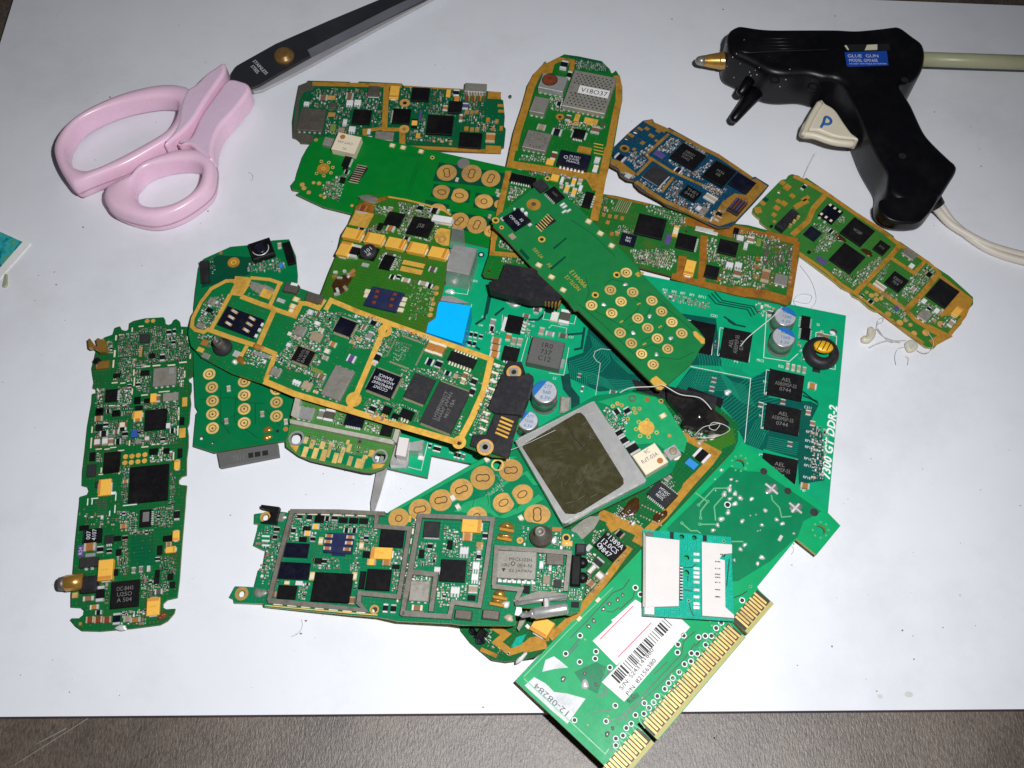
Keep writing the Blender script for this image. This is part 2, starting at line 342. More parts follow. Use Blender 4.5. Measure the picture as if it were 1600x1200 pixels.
    def tube(s, pts, r, mat, n=8, smooth=True, cap=True):
        P = [Vector(p) for p in pts]; R = r if isinstance(r, (list, tuple)) else [r] * len(P); V = []
        up = Vector((0, 0, 1)); x0 = None
        for i, p in enumerate(P):
            t = (P[min(i + 1, len(P) - 1)] - P[max(i - 1, 0)]).normalized()
            if x0 is None:
                x0 = up.cross(t) if abs(t.z) < 0.95 else Vector((1, 0, 0))
            x0 = (x0 - t * x0.dot(t)).normalized(); y0 = t.cross(x0)
            for k in range(n):
                a = 2 * math.pi * k / n; V.append(p + (x0 * math.cos(a) + y0 * math.sin(a)) * R[i])
        F = []
        for i in range(len(P) - 1):
            for k in range(n): F.append((i * n + k, i * n + (k + 1) % n, (i + 1) * n + (k + 1) % n, (i + 1) * n + k))
        if cap: F += [tuple(range(n))[::-1], tuple((len(P) - 1) * n + k for k in range(n))]
        return s.add(V, F, mat, smooth)
    def mesh(s, name):
        me = bpy.data.meshes.new(name)
        me.from_pydata([(x * MM, y * MM, z * MM) for x, y, z in s.v], [], s.f)
        for m in s.mats: me.materials.append(MATS[m])
        me.polygons.foreach_set('material_index', s.m); me.polygons.foreach_set('use_smooth', s.sm)
        me.update()
        return me
    def build(s, name, parent=None, loc=None, rot=0.0):
        o = bpy.data.objects.new(name, s.mesh(name)); col.objects.link(o)
        if parent is not None: o.parent = parent
        if loc is not None: o.location = Vector(loc) * MM
        if rot: o.rotation_euler = (0, 0, rot)
        return o

def tag(o, label, cat, group=None, kind=None):
    if label: o['label'] = label
    if cat: o['category'] = cat
    if group: o['group'] = group
    if kind: o['kind'] = kind
    return o

_txt = {}
def text_mesh(s_, mat, bold=0.0):
    """flat lettering: 1 unit high capitals, centred; returns (mesh-data verts, faces, width)"""
    key = (s_, bold)
    if key in _txt: return _txt[key]
    cu = bpy.data.curves.new('t', 'FONT'); cu.body = s_; cu.align_x = 'CENTER'; cu.align_y = 'CENTER'; cu.size = 1.0; cu.resolution_u = 2; cu.offset = bold; cu.shear = 0.25 if bold else 0.0
    ob = bpy.data.objects.new('t', cu); col.objects.link(ob)
    me = bpy.data.meshes.new_from_object(ob)
    V = [tuple(v.co) for v in me.vertices]; F = [tuple(p.vertices) for p in me.polygons]
    bpy.data.objects.remove(ob); bpy.data.curves.remove(cu); bpy.data.meshes.remove(me)
    if V:
        x0 = min(v[0] for v in V); x1 = max(v[0] for v in V); y0 = min(v[1] for v in V); y1 = max(v[1] for v in V)
        V = [((v[0] - (x0 + x1) / 2), (v[1] - (y0 + y1) / 2), 0) for v in V]; w, h = x1 - x0, y1 - y0
    else: w = h = 1
    _txt[key] = (V, F, w, h); return _txt[key]

def in_poly(x, y, P):
    c = False; n = len(P); j = n - 1
    for i in range(n):
        if (P[i][1] > y) != (P[j][1] > y) and x < (P[j][0] - P[i][0]) * (y - P[i][1]) / (P[j][1] - P[i][1]) + P[i][0]: c = not c
        j = i
    return c

# ------------------------------------------------------------------ a circuit board and what is soldered on it
class Board:
    def __init__(s, name, label, plane, axis, group=None, cat='circuit board'):
        P = [hit(*p) for p in plane]
        s.n = (P[1] - P[0]).cross(P[2] - P[0]).normalized()
        if s.n.z < 0: s.n = -s.n
        s.p0 = P[0]; s.o = Vector((0, 0, 0))
        a, b = s._w(*axis[:2]), s._w(*axis[2:])
        s.o = (a + b) / 2
        s.u = (b - a).normalized(); s.vv = s.n.cross(s.u)
        s.root = bpy.data.objects.new(name, None); col.objects.link(s.root)
        M = Matrix((s.u, s.vv, s.n)).transposed().to_4x4(); M.translation = s.o * MM
        s.root.matrix_world = M; s.root.empty_display_size = 0.01
        tag(s.root, label, cat, group)
        s.ox = s.oy = 0.0; s.z = 1.0; s.occ = []; s.lift = 0.0; s.cache = {}; s.par = s.root
    def _w(s, x, y, h=0.0):
        d = ray(x, y); q = s.p0 + s.n * h
        return CAM + d * ((q - CAM).dot(s.n) / d.dot(s.n))
    def view(s, ox, oy, z): s.ox, s.oy, s.z = ox, oy, z; return s
    def L(s, x, y, h=0.0):
        p = s._w(s.ox + x / s.z, s.oy + y / s.z, h) - s.o
        return (p.dot(s.u), p.dot(s.vv))
    def LL(s, pts, h=0.0): return [s.L(x, y, h) for x, y in pts]
    def S(s, x, y):
        p = s._w(s.ox + x / s.z, s.oy + y / s.z); q = proj(p)
        return ((proj(p + s.u) - q).length * s.z, (proj(p + s.vv) - q).length * s.z)
    def dims(s, x, y, w, d):
        su, sv = s.S(x, y); return w / su, d / sv
    def note(s, lx, ly, w, d): s.occ.append((lx, ly, w / 2, d / 2))
    def up(s):
        s.lift += 0.006; return s.lift
    # -- the bare board
    def base(s, outline, mask, edge='edge_green', thick=1.0, holes=(), pts_local=False, rings=None):
        P = outline if pts_local else s.LL(outline)
        H = []
        for h in holes:
            x, y, r = h[:3]; lx, ly = s.L(x, y); rr = s.dims(x, y, r, r)[0]
            H.append([(lx + rr * math.cos(a * math.pi / 7), ly + rr * math.sin(a * math.pi / 7)) for a in range(14)])
        s.outline = P; s.thick = thick
        m = MB().prism(P, -thick, 0.0, mask, edge, H); s.mask = mask
        s.board = m.build('board', s.root)
        return s.board
    def pos(s, x, y, h): return s.L(x, y, h)
    def put(s, name, m, lx, ly, rot=0.0, parent=None, z=0.0):
        return m.build(name, parent or s.par, (lx, ly, z), rot)
    # -- parts
    def chip(s, x, y, w, d, h=1.1, leads='', mat='black', rot=0.0, pitch=0.75, text=None, ink='chip_laser', th=None, trot=0.0, name='chip', logo=None, lead_len=0.8, lead_mat='silver', tw=None, c=None):
        lx, ly = s.L(x, y, h); W, D = s.dims(x, y, w, d); s.note(lx, ly, W + 1.0, D + 1.0)
        o = MB().cbox(0, 0, 0.12, W, D, h - 0.12, mat, 0.14 if c is None else c).build(name, s.par, (lx, ly, 0), rot)
        if leads:
            m = MB(); lw = pitch * 0.5
            for side in leads:
                L_ = W if side in 'tb' else D; k = max(2, int((L_ - 0.5) / pitch))
                for i in range(k):
                    t = (i - (k - 1) / 2) * pitch
                    if side in 'tb':
                        sg = 1 if side == 't' else -1
                        m.cbox(t, sg * (D / 2 + lead_len / 2), 0.02, lw, lead_len, 0.22, lead_mat); m.cbox(t, sg * (D / 2 + 0.12), 0.25, lw, 0.24, h * 0.3, lead_mat)
                    else:
                        sg = 1 if side == 'r' else -1
                        m.cbox(sg * (W / 2 + lead_len / 2), t, 0.02, lead_len, lw, 0.22, lead_mat); m.cbox(sg * (W / 2 + 0.12), t, 0.25, 0.24, lw, h * 0.3, lead_mat)
            m.build('leads', o)
        if text:
            lines = text.split('\n'); m = MB(); tot = th * len(lines) * 1.25
            for i, t in enumerate(lines):
                V, F, tw_, hh = text_mesh(t, ink); k = th / 0.72; ky = k
                kx = min(k, (W * (tw or 0.86)) / max(tw_, 1e-3)) if abs(math.sin(trot)) < 0.7 else min(k, (D * (tw or 0.86)) / max(tw_, 1e-3))
                yy = (len(lines) - 1) / 2 * th * 1.32 - i * th * 1.32; ca, sa = math.cos(trot), math.sin(trot)
                m.add([((vx * kx) * ca - (vy * ky + yy) * sa, (vx * kx) * sa + (vy * ky + yy) * ca, h + 0.02) for vx, vy, _ in V], F, ink)
            m.build('lettering', o)
        if logo:
            gx, gy, gr = logo; MB().ring(gx, gy, h + 0.02, gr, gr * 0.72, ink, 18, 0.01).build('logo', o)
        return o
    def can(s, x, y, w, d, h=1.8, mat='can', rot=0.0, name='shield_can', c=0.25, holes=None, feet=True):
        lx, ly = s.L(x, y, h); W, D = s.dims(x, y, w, d); s.note(lx, ly, W + 0.6, D + 0.6)
        o = MB().cbox(0, 0, 0.05, W, D, h - 0.05, mat, c).build(name, s.par, (lx, ly, 0), rot)
        if feet:
            m = MB()
            for i in range(max(2, int(W / 2.2))):
                for sg in (-1, 1): m.cbox((i + 0.5) / max(2, int(W / 2.2)) * W - W / 2, sg * (D / 2 + 0.18), 0.0, 0.9, 0.5, 0.35, 'solder')
            m.build('solder_feet', o)
        if holes:
            m = MB()
            for hx, hy, hr in holes: m.lathe(hx * W, hy * D, [(hr, h + 0.012)], 'dark_hole', 8)
            m.build('vent_holes', o)
        return o
    def tant(s, x, y, w, d, h=1.9, stripe='l', rot=0.0, mat='tant', marks=True):
        lx, ly = s.L(x, y, h); W, D = s.dims(x, y, w, d); s.note(lx, ly, W + 0.8, D + 0.8)
        o = MB().cbox(0, 0, 0.2, W, D, h - 0.2, mat, 0.22).build('tantalum_capacitor', s.par, (lx, ly, 0), rot)
        m = MB(); k = 0.16
        if stripe == 'l': m.cbox(-W / 2 + W * k / 2 + 0.24, 0, h, W * k, D - 0.46, 0.012, 'tant_stripe')
        if stripe == 'r': m.cbox(W / 2 - W * k / 2 - 0.24, 0, h, W * k, D - 0.46, 0.012, 'tant_stripe')
        if stripe == 't': m.cbox(0, D / 2 - D * k / 2 - 0.24, h, W - 0.46, D * k, 0.012, 'tant_stripe')
        if stripe == 'b': m.cbox(0, -D / 2 + D * k / 2 + 0.24, h, W - 0.46, D * k, 0.012, 'tant_stripe')
        if m.f: m.build('polarity_stripe', o)
        m = MB(); hz = W >= D
        if stripe in 'lr': hz = True
        if stripe in 'tb': hz = False
        for sg in (-1, 1):
            if hz: m.cbox(sg * (W / 2 + 0.12), 0, 0.02, 0.5, D * 0.6, 0.7, 'silver')
            else: m.cbox(0, sg * (D / 2 + 0.12), 0.02, W * 0.6, 0.5, 0.7, 'silver')
        m.build('terminals', o)
        if marks and min(W, D) > 2.2:
            m = MB(); V, F, tw, th = text_mesh('107A', 'tant_stripe'); k = min(W, D) * 0.22
            m.add([(vx * k, vy * k, h + 0.014) for vx, vy, _ in V], F, 'tant_stripe'); m.build('lettering', o)
        return o
    def smd(s, x, y, w, d, h=0.9, mat='brown', ends='silver', rot=0.0, along=None, name='component'):
        lx, ly = s.L(x, y, h); W, D = s.dims(x, y, w, d); s.note(lx, ly, W + 0.2, D + 0.2)
        m = MB(); hz = (W >= D) if along is None else along == 'u'
        if ends:
            e = (W if hz else D) * 0.2
            if hz:
                m.cbox(0, 0, 0.02, W - 2 * e, D * 0.96, h - 0.05, mat, 0.05)
                for sg in (-1, 1): m.cbox(sg * (W / 2 - e / 2), 0, 0.0, e, D, h, ends, 0.08)
            else:
                m.cbox(0, 0, 0.02, W * 0.96, D - 2 * e, h - 0.05, mat, 0.05)
                for sg in (-1, 1): m.cbox(0, sg * (D / 2 - e / 2), 0.0, W, e, h, ends, 0.08)
        else: m.cbox(0, 0, 0.02, W, D, h, mat, 0.08)
        return m.build(name, s.par, (lx, ly, 0), rot)
    def white3(s, x, y, w, d):
        """small white-topped part with three feet along one side"""
        lx, ly = s.L(x, y, 0.8); W, D = s.dims(x, y, w, d); s.note(lx, ly, W, D)
        m = MB().cbox(0, D * 0.12, 0.05, W * 0.9, D * 0.6, 0.8, 'smd_white', 0.08)
        for i in (-1, 0, 1):
            m.cbox(i * W * 0.32, -D * 0.32, 0, W * 0.2, D * 0.34, 0.4, 'silver')
            m.cbox(i * W * 0.32, D * 0.45, 0, W * 0.2, D * 0.14, 0.4, 'silver')
        return m.build('filter', s.par, (lx, ly, 0))
    def block(s, name, x, y, w, d, h, mat, rot=0.0, c=0.15, z=0.0, parent=None, top=None):
        lx, ly = s.L(x, y, h + z); W, D = s.dims(x, y, w, d); s.note(lx, ly, W, D)
        return MB().cbox(0, 0, z, W, D, h, mat, c, 0, top).build(name, parent or s.par, (lx, ly, 0), rot)
    def poly(s, name, pts, h, mat, z=0.0, side=None, parent=None, holes=()):
        """free outline traced on its upper face"""
        P = s.LL(pts, h + z); cx = sum(p[0] for p in P) / len(P); cy = sum(p[1] for p in P) / len(P)
        H = []
        for x, y, r in holes:
            lx, ly = s.L(x, y, h + z); rr = s.dims(x, y, r, r)[0]
            H.append([(lx - cx + rr * math.cos(a * math.pi / 8), ly - cy + rr * math.sin(a * math.pi / 8)) for a in range(16)])
        return MB().prism([(p[0] - cx, p[1] - cy) for p in P], z, z + h, mat, side, H).build(name, parent or s.par, (cx, cy, 0))
    def pad(s, x, y, w, d, mat='gold_dull', rot=0.0, name='contact_pad', h=0.05):
        lx, ly = s.L(x, y); W, D = s.dims(x, y, w, d); k = (mat, round(W, 1), round(D, 1), h)
        return s._shared(k, name, lambda: MB().cbox(0, 0, -0.02, max(.1, round(W, 1)), max(.1, round(D, 1)), h + 0.02, mat), lx, ly, rot)
    def _shared(s, k, name, fn, lx, ly, rot=0.0, parent=None):
        if k not in s.cache: s.cache[k] = fn().mesh(name)
        o = bpy.data.objects.new(name, s.cache[k]); col.objects.link(o); o.parent = parent or s.par
        o.location = Vector((lx, ly, 0)) * MM; o.rotation_euler = (0, 0, rot)
        return o
    def dot(s, x, y, r, mat='gold_dull', name='contact_pad', h=0.05):
        lx, ly = s.L(x, y); R = s.dims(x, y, r, r)[0]
        return s._shared((mat, 'dot', round(R, 1), h), name, lambda: MB().lathe(0, 0, [(round(R, 1), -0.02), (round(R, 1), h)], mat, 16, False), lx, ly)
    def ringpad(s, x, y, ro, ri, mat='gold_dull', hole='dark_hole', name='screw_hole'):
        lx, ly = s.L(x, y); R = s.dims(x, y, ro, ro)[0]; r = s.dims(x, y, ri, ri)[0]; s.note(lx, ly, 2 * R, 2 * R)
        m = MB().ring(0, 0, 0.10, R, r, mat, 20, 0.12)
        if hole: m.lathe(0, 0, [(r * 1.02, 0.02)], hole, 16)
        return m.build(name, s.par, (lx, ly, 0))
    def key(s, x, y, r, kind='target', rot=0.0, sx=1.0, sy=1.0, cut=None, mat='gold_dull'):
        """contact of one key: a gold disc with a scored figure inside"""
        lx, ly = s.L(x, y); R = s.dims(x, y, r, r)[0]; s.note(lx, ly, 2 * R, 2 * R); m = MB(); z = 0.06
        if kind == 'target':
            m.ring(0, 0, z, R, R * 0.62, mat, 24, 0.06); m.ring(0, 0, z - 0.03, R * 0.62, R * 0.5, 'groove', 20, 0.02); m.lathe(0, 0, [(R * 0.5, 0), (R * 0.5, z)], mat, 20, False)
            m.lathe(0, 0, [(R * 0.16, z + 0.006)], 'groove', 10)
            return s._shared(('key', round(R, 1), mat), 'key_contact', lambda: m, lx, ly)
        pts = []
        for i in range(28):
            a = 2 * math.pi * i / 28; px, py = R * sx * math.cos(a), R * sy * math.sin(a)
            if cut == 'r': px = min(px, R * sx * 0.80)
            if cut == 'l': px = max(px, -R * sx * 0.80)
            pts.append((px, py))
        m.prism(pts, 0.0, z, mat)
        g = MB()
        q = []
        for i in range(24):
            a = 2 * math.pi * i / 24
            if kind == 'eight': rr = R * (0.30 + 0.16 * abs(math.sin(a)) ** 1.5); px, py = rr * 0.95 * math.cos(a) , rr * 1.15 * math.sin(a); 
            elif kind == 'oval': px, py = R * 0.46 * math.cos(a), R * 0.30 * math.sin(a)
            else: px, py = R * 0.32 * math.cos(a), R * 0.32 * math.sin(a)
            if kind == 'eight':
                w_ = 0.20 + 0.16 * abs(math.sin(a)); px = R * w_ * math.cos(a) * 1.2; py = R * 0.54 * math.sin(a)
            q.append((px, py))
        g.ribbon(q, max(0.2, R * 0.085), z + 0.012, 'groove', True, 0.01)
        o = m.build('key_contact', s.par, (lx, ly, 0), rot); g.build('scored_line', o)
        return o
    def ribbons(s, name, runs, mat, up=True):
        """copper areas left bare: one mesh per kind, each run at a hair's own height"""
        m = MB()
        for pts, w in runs:
            su, sv = s.S(*pts[0]); z = 0.03 + s.up(); m.ribbon(s.LL(pts), w / ((su + sv) / 2), z, mat, False, 0.03)
        return m.build(name, s.par)
    def patch(s, name, pts, mat, h=0.012):
        z = h + s.up() * 0.3; return MB().prism(s.LL(pts), 0.0, z, mat).build(name, s.par)
    def traces(s, runs, mat, w=0.16, name='traces'):
        m = MB()
        for pts in runs: m.ribbon(s.LL(pts), w, 0.02 + s.up() * 0.3, mat, False, 0.02)
        o = m.build(name, s.par); o['kind'] = 'stuff'; return o
    def text(s, t, x, y, hpx, mat='silk', rot=0.0, h=0.03, wpx=None, name='lettering', parent=None, bold=0.0):
        lx, ly = s.L(x, y, h); su, sv = s.S(x, y); V, F, tw, th = text_mesh(t, mat, bold); ky = hpx / sv / max(th, .3); kx = ky if wpx is None else wpx / su / tw
        m = MB().add([(vx * kx, vy * ky, h) for vx, vy, _ in V], F, mat)
        return m.build(name, parent or s.par, (lx, ly, 0), rot)
    def scatter(s, pts, n, seed=1, mix='mix', big=0.25, name='small_components', rows=False):
        n = int(n * 1.55)
        """the crowd of chip resistors and capacitors too small to pick apart"""
        rnd = random.Random(seed); P = s.LL(pts); m = MB(); placed = []
        x0 = min(p[0] for p in P); x1 = max(p[0] for p in P); y0 = min(p[1] for p in P); y1 = max(p[1] for p in P)
        bodies = {'mix': ['brown'] * 5 + ['black'] * 6 + ['tan'] * 5 + ['smd_white'] * 2 + [None] * 4, 'pale': ['tan'] * 6 + ['smd_white'] * 4 + ['black'] * 3 + ['brown'] * 2 + [None] * 3,
                  'dark': ['black'] * 8 + ['brown'] * 4 + ['tan'] * 2 + [None] * 4, 'pads': [None] * 6 + ['tan'] * 2 + ['black']}[mix]
        tries = 0
        while len(placed) < n and tries < n * 14:
            tries += 1
            x = round(rnd.uniform(x0, x1) / 0.3) * 0.3; y = round(rnd.uniform(y0, y1) / 0.3) * 0.3
            if not in_poly(x, y, P): continue
            t = rnd.random(); l, w, h = (1.7, 0.9, 0.7) if t < big * 0.5 else ((1.1, 0.58, 0.5) if t < 0.5 + big else (0.72, 0.42, 0.35))
            rot = rnd.random() < 0.5; hw, hd = (w / 2, l / 2) if rot else (l / 2, w / 2)
            if any(abs(x - ox) < hw + ow and abs(y - oy) < hd + od for ox, oy, ow, od in s.occ): continue
            if any(abs(x - ox) < hw + ow + 0.1 and abs(y - oy) < hd + od + 0.1 for ox, oy, ow, od in placed): continue
            placed.append((x, y, hw, hd)); b = rnd.choice(bodies); e = l * 0.25; sol = 'solder' if rnd.random() < 0.5 else 'can'
            for sg in (-1, 1):
                if rot: m.cbox(x, y + sg * (l / 2 - e / 2), 0, w, e, h if b else 0.1, sol)
                else: m.cbox(x + sg * (l / 2 - e / 2), y, 0, e, w, h if b else 0.1, sol)
            if b:
                if rot: m.cbox(x, y, 0, w * 0.96, l - 2 * e, h * 0.97, b)
                else: m.cbox(x, y, 0, l - 2 * e, w * 0.96, h * 0.97, b)
        if not m.f: return None
        s.occ += placed
        o = m.build(name, s.par); o['kind'] = 'stuff'; return o
    def blob(s, name, x, y, w, d, h, mat, seed=1, n=14, k=5):
        """an uneven lump (solder, flux, glue)"""
        rnd = random.Random(seed); lx, ly = s.L(x, y, h * 0.4); W, D = s.dims(x, y, w, d); m = MB(); V = []; F = []
        ph = [rnd.uniform(0, 6.28) for _ in range(4)]
        for j in range(k):
            t = j / (k - 1) * math.pi / 2
            for i in range(n):
                a = 2 * math.pi * i / n; q = 1 + 0.16 * math.sin(2 * a + ph[0]) + 0.12 * math.sin(3 * a + ph[1] + j * .4) + 0.07 * math.sin(5 * a + ph[2])
                V.append((W / 2 * q * math.cos(t) * math.cos(a), D / 2 * q * math.cos(t) * math.sin(a), h * math.sin(t) * (1 + 0.1 * math.sin(2 * a + ph[3]))))
        for j in range(k - 1):
            for i in range(n): F.append((j * n + i, j * n + (i + 1) % n, j * n + n + (i + 1) % n, j * n + n + i))
        F.append([(k - 1) * n + i for i in range(n)])
        return m.add(V, F, mat, True).build(name, s.par, (lx, ly, 0))
    def wpt(s, x, y, h): p = s._w(s.ox + x / s.z, s.oy + y / s.z, h); return p
# ------------------------------------------------------------------ the floor and the white sheet
def mk_floor():
    m = bpy.data.materials.new('floor_leathercloth'); m.use_nodes = True; nt = m.node_tree; L = nt.links; p = nt.nodes['Principled BSDF']
    tc = nn(nt, 'ShaderNodeTexCoord')
    n1 = nn(nt, 'ShaderNodeTexNoise'); n1.inputs['Scale'].default_value = 26; n1.inputs['Detail'].default_value = 8; n1.inputs['Roughness'].default_value = 0.7
    n2 = nn(nt, 'ShaderNodeTexNoise'); n2.inputs['Scale'].default_value = 850; n2.inputs['Detail'].default_value = 4; n2.inputs['Roughness'].default_value = 0.7
    vo = nn(nt, 'ShaderNodeTexVoronoi'); vo.inputs['Scale'].default_value = 620
    mp = nn(nt, 'ShaderNodeMapping'); mp.inputs['Rotation'].default_value = (0, 0, 0.35); mp.inputs['Scale'].default_value = (1.5, 0.55, 1); L.new(tc.outputs['Object'], mp.inputs['Vector'])
    for n in (n1, n2, vo): L.new(mp.outputs[0] if n is n2 else tc.outputs['Object'], n.inputs['Vector'])
    cr = nn(nt, 'ShaderNodeValToRGB'); cr.color_ramp.elements[0].position = 0.3; cr.color_ramp.elements[0].color = (0.052, 0.036, 0.027, 1); cr.color_ramp.elements[1].position = 0.72; cr.color_ramp.elements[1].color = (0.175, 0.135, 0.105, 1)
    L.new(n1.outputs['Fac'], cr.inputs['Fac'])
    cr2 = nn(nt, 'ShaderNodeValToRGB'); cr2.color_ramp.elements[0].position = 0.32; cr2.color_ramp.elements[0].color = (0.45, 0.45, 0.45, 1); cr2.color_ramp.elements[1].position = 0.7; cr2.color_ramp.elements[1].color = (1.5, 1.48, 1.45, 1)
    L.new(n2.outputs['Fac'], cr2.inputs['Fac'])
    mx = nn(nt, 'ShaderNodeMix', data_type='RGBA', blend_type='MULTIPLY'); mx.inputs['Factor'].default_value = 1
    L.new(cr.outputs[0], mx.inputs['A']); L.new(cr2.outputs[0], mx.inputs['B']); L.new(mx.outputs['Result'], p.inputs['Base Color'])
    p.inputs['Roughness'].default_value = 0.40; p.inputs['Specular IOR Level'].default_value = 0.75
    b = nn(nt, 'ShaderNodeBump'); b.inputs['Strength'].default_value = 0.35; b.inputs['Distance'].default_value = 0.0006
    L.new(n2.outputs['Fac'], b.inputs['Height']); L.new(b.outputs['Normal'], p.inputs['Normal'])
    MATS['floor_leathercloth'] = m
mk_floor()
mk('scratch', (0.24, 0.22, 0.19), 0.7, var=0.3, scale=900)
fl_o = MB().add([(-1500, -1500, -6), (1500, -1500, -6), (1500, 1500, -6), (-1500, 1500, -6)], [(0, 1, 2, 3)], 'floor_leathercloth').build('floor'); tag(fl_o, 'dark brown mottled floor covering around the white sheet', 'floor', kind='structure')
def seg(x0, y0, x1, y1, z, n):
    a, b = hit(x0, y0, z), hit(x1, y1, z); return [a.lerp(b, i / n) for i in range(n + 1)]
m = MB()
m.tube(seg(12, 1202, 138, 1122, -6, 6), 0.2, 'scratch', 5); m.tube(seg(52, 1165, 104, 1138, -6, 4), 0.25, 'scratch', 5)
o = m.build('floor_scratch', fl_o)
o['label'] = 'two pale scratches across the dark floor'
# corners of the sheet from its four edges
def edge(x0, y0, x1, y1): a, b = hit(x0, y0), hit(x1, y1); return (a.x, a.y, b.x, b.y)
def meet(e, f):
    x1, y1, x2, y2 = e; x3, y3, x4, y4 = f; d = (x1 - x2) * (y3 - y4) - (y1 - y2) * (x3 - x4)
    a = x1 * y2 - y1 * x2; b = x3 * y4 - y3 * x4
    return ((a * (x3 - x4) - (x1 - x2) * b) / d, (a * (y3 - y4) - (y1 - y2) * b) / d)
e_l = edge(21, 0, 0, 68); e_t = edge(1370, 0, 1600, 9); e_b = edge(0, 1120, 1600, 1108)
lb, lt = meet(e_l, e_b), meet(e_l, e_t)
rt = (lt[0] + (e_t[2] - e_t[0]) / math.hypot(e_t[2] - e_t[0], e_t[3] - e_t[1]) * 640, lt[1] + (e_t[3] - e_t[1]) / math.hypot(e_t[2] - e_t[0], e_t[3] - e_t[1]) * 640)
rb = (lb[0] + (e_b[2] - e_b[0]) / math.hypot(e_b[2] - e_b[0], e_b[3] - e_b[1]) * 640, lb[1] + (e_b[3] - e_b[1]) / math.hypot(e_b[2] - e_b[0], e_b[3] - e_b[1]) * 640)
so = MB().prism([lb, rb, rt, lt], -6.0, 0.0, 'sheet_white', 'sheet_edge').build('sheet'); tag(so, 'large plain white sheet the boards and tools lie on', 'sheet', kind='structure')
# crumbs of dust on the sheet, too small to pick apart
rnd = random.Random(4); m = MB()
spots = [(10, 375), (57, 167), (172, 152), (395, 275), (595, 390), (1245, 70), (1210, 55), (1305, 25), (1460, 175), (1533, 260), (1530, 233), (1050, 30), (1130, 15), (1410, 985), (1428, 1030), (1370, 1080), (1325, 780), (1240, 850), (1300, 1010), (60, 430), (85, 425), (88, 445), (640, 235), (680, 102), (420, 820), (470, 990), (478, 970), (360, 805), (755, 1105), (1120, 1150), (505, 740), (325, 330), (1005, 90), (987, 190), (130, 355)]
for x, y in spots:
    p = hit(x, y); r = rnd.uniform(0.16, 0.42); m.lathe(p.x, p.y, [(r, 0.0), (r * 0.8, r * 0.5), (r * 0.2, r * 0.8)], 'debris', 6, False, rnd.uniform(0.5, 1.6), 1, rnd.uniform(0, 3))
for i in range(170):
    p = hit(rnd.uniform(0, 1600), rnd.uniform(20, 1110)); r = rnd.uniform(0.07, 0.2); m.lathe(p.x, p.y, [(r, 0.0), (r * 0.8, r * 0.5), (r * 0.2, r * 0.8)], 'debris', 6, False, rnd.uniform(0.5, 1.8), 1, rnd.uniform(0, 3))
mk('stain', (0.64, 0.63, 0.60), 0.5, var=0.08, scale=200)
for x, y, r in ((1420, 1085, 1.3), (1375, 1088, 0.9), (1500, 930, 0.7)):
    p = hit(x, y); m.lathe(p.x, p.y, [(r, 0.0), (r * 0.96, 0.02)], 'stain', 18, True, rnd.uniform(0.7, 1.2), rnd.uniform(0.7, 1.2))
for x, y, a, l in ((395, 275, 1.4, 3), (470, 985, 0.6, 4), (1240, 860, 0.9, 2)):
    p = hit(x, y, 0.1); m.tube([(p.x + math.cos(a + t * 0.25) * l * (t - 2) / 2, p.y + math.sin(a + t * 0.25) * l * (t - 2) / 2, 0.1) for t in range(5)], 0.07, 'debris', 5)
tag(m.build('dust'), 'specks of dust and clippings scattered over the white sheet', 'dust', kind='stuff')
# ------------------------------------------------------------------ free-form helpers for the tools
def crom(P, n, closed=True):
    """n points along a smooth curve through P (2-D or 3-D)"""
    P = [Vector(p) for p in P]; k = len(P); out = []; segs = k if closed else k - 1
    ln = [(P[(i + 1) % k] - P[i]).length for i in range(segs)]; tot = sum(ln)
    cnt = n if closed else n - 1
    for j in range(n):
        t = tot * j / cnt; i = 0
        while i < segs - 1 and t > ln[i]: t -= ln[i]; i += 1
        t = min(1.0, t / max(ln[i], 1e-9))
        g = (lambda q: P[q % k]) if closed else (lambda q: P[max(0, min(k - 1, q))])
        a, b, c, d = g(i - 1), g(i), g(i + 1), g(i + 2)
        out.append(0.5 * ((2 * b) + (c - a) * t + (2 * a - 5 * b + 4 * c - d) * t * t + (3 * b - a - 3 * c + d) * t ** 3))
    return out
def ccw(P):
    a = sum(P[i][0] * P[(i + 1) % len(P)][1] - P[(i + 1) % len(P)][0] * P[i][1] for i in range(len(P)))
    return P if a > 0 else P[::-1]
def inset(P, d):
    n = len(P); out = []
    for i in range(n):
        a, b, c = Vector(P[i - 1][:2]), Vector(P[i][:2]), Vector(P[(i + 1) % n][:2])
        t = (c - a); t = t.normalized() if t.length > 1e-9 else Vector((1, 0)); out.append((b.x - t.y * d, b.y + t.x * d))
    return out
def puffy(m, P, z0, z1, r, mat, steps=5, smooth=True, flat_bottom=False):
    """outline P turned into a body with rounded upper and lower edges of radius r"""
    P = ccw([tuple(p[:2]) for p in P]); n = len(P); lv = []
    if flat_bottom: lv.append((0.0, z0))
    else:
        for k in range(steps + 1):
            a = math.pi / 2 * k / steps; lv.append((r * (1 - math.sin(a)), z0 + r * (1 - math.cos(a))))
    for k in range(steps + 1):
        a = math.pi / 2 * k / steps; lv.append((r * (1 - math.cos(a)), z1 - r * (1 - math.sin(a))))
    V = []; F = []
    for d, z in lv:
        V += [(x, y, z) for x, y in (inset(P, d) if d > 1e-6 else P)]
    for k in range(len(lv) - 1):
        for i in range(n): F.append((k * n + i, k * n + (i + 1) % n, k * n + n + (i + 1) % n, k * n + n + i))
    m.add(V, F, mat, smooth)
    m.prism(inset(P, lv[-1][0] + 0.001), z1 - 0.06, z1 - 0.0, mat)
    if smooth:
        for i in range(len(m.f) - 1, -1, -1):
            if len(m.f[i]) != 3: break
            m.sm[i] = True
    return m
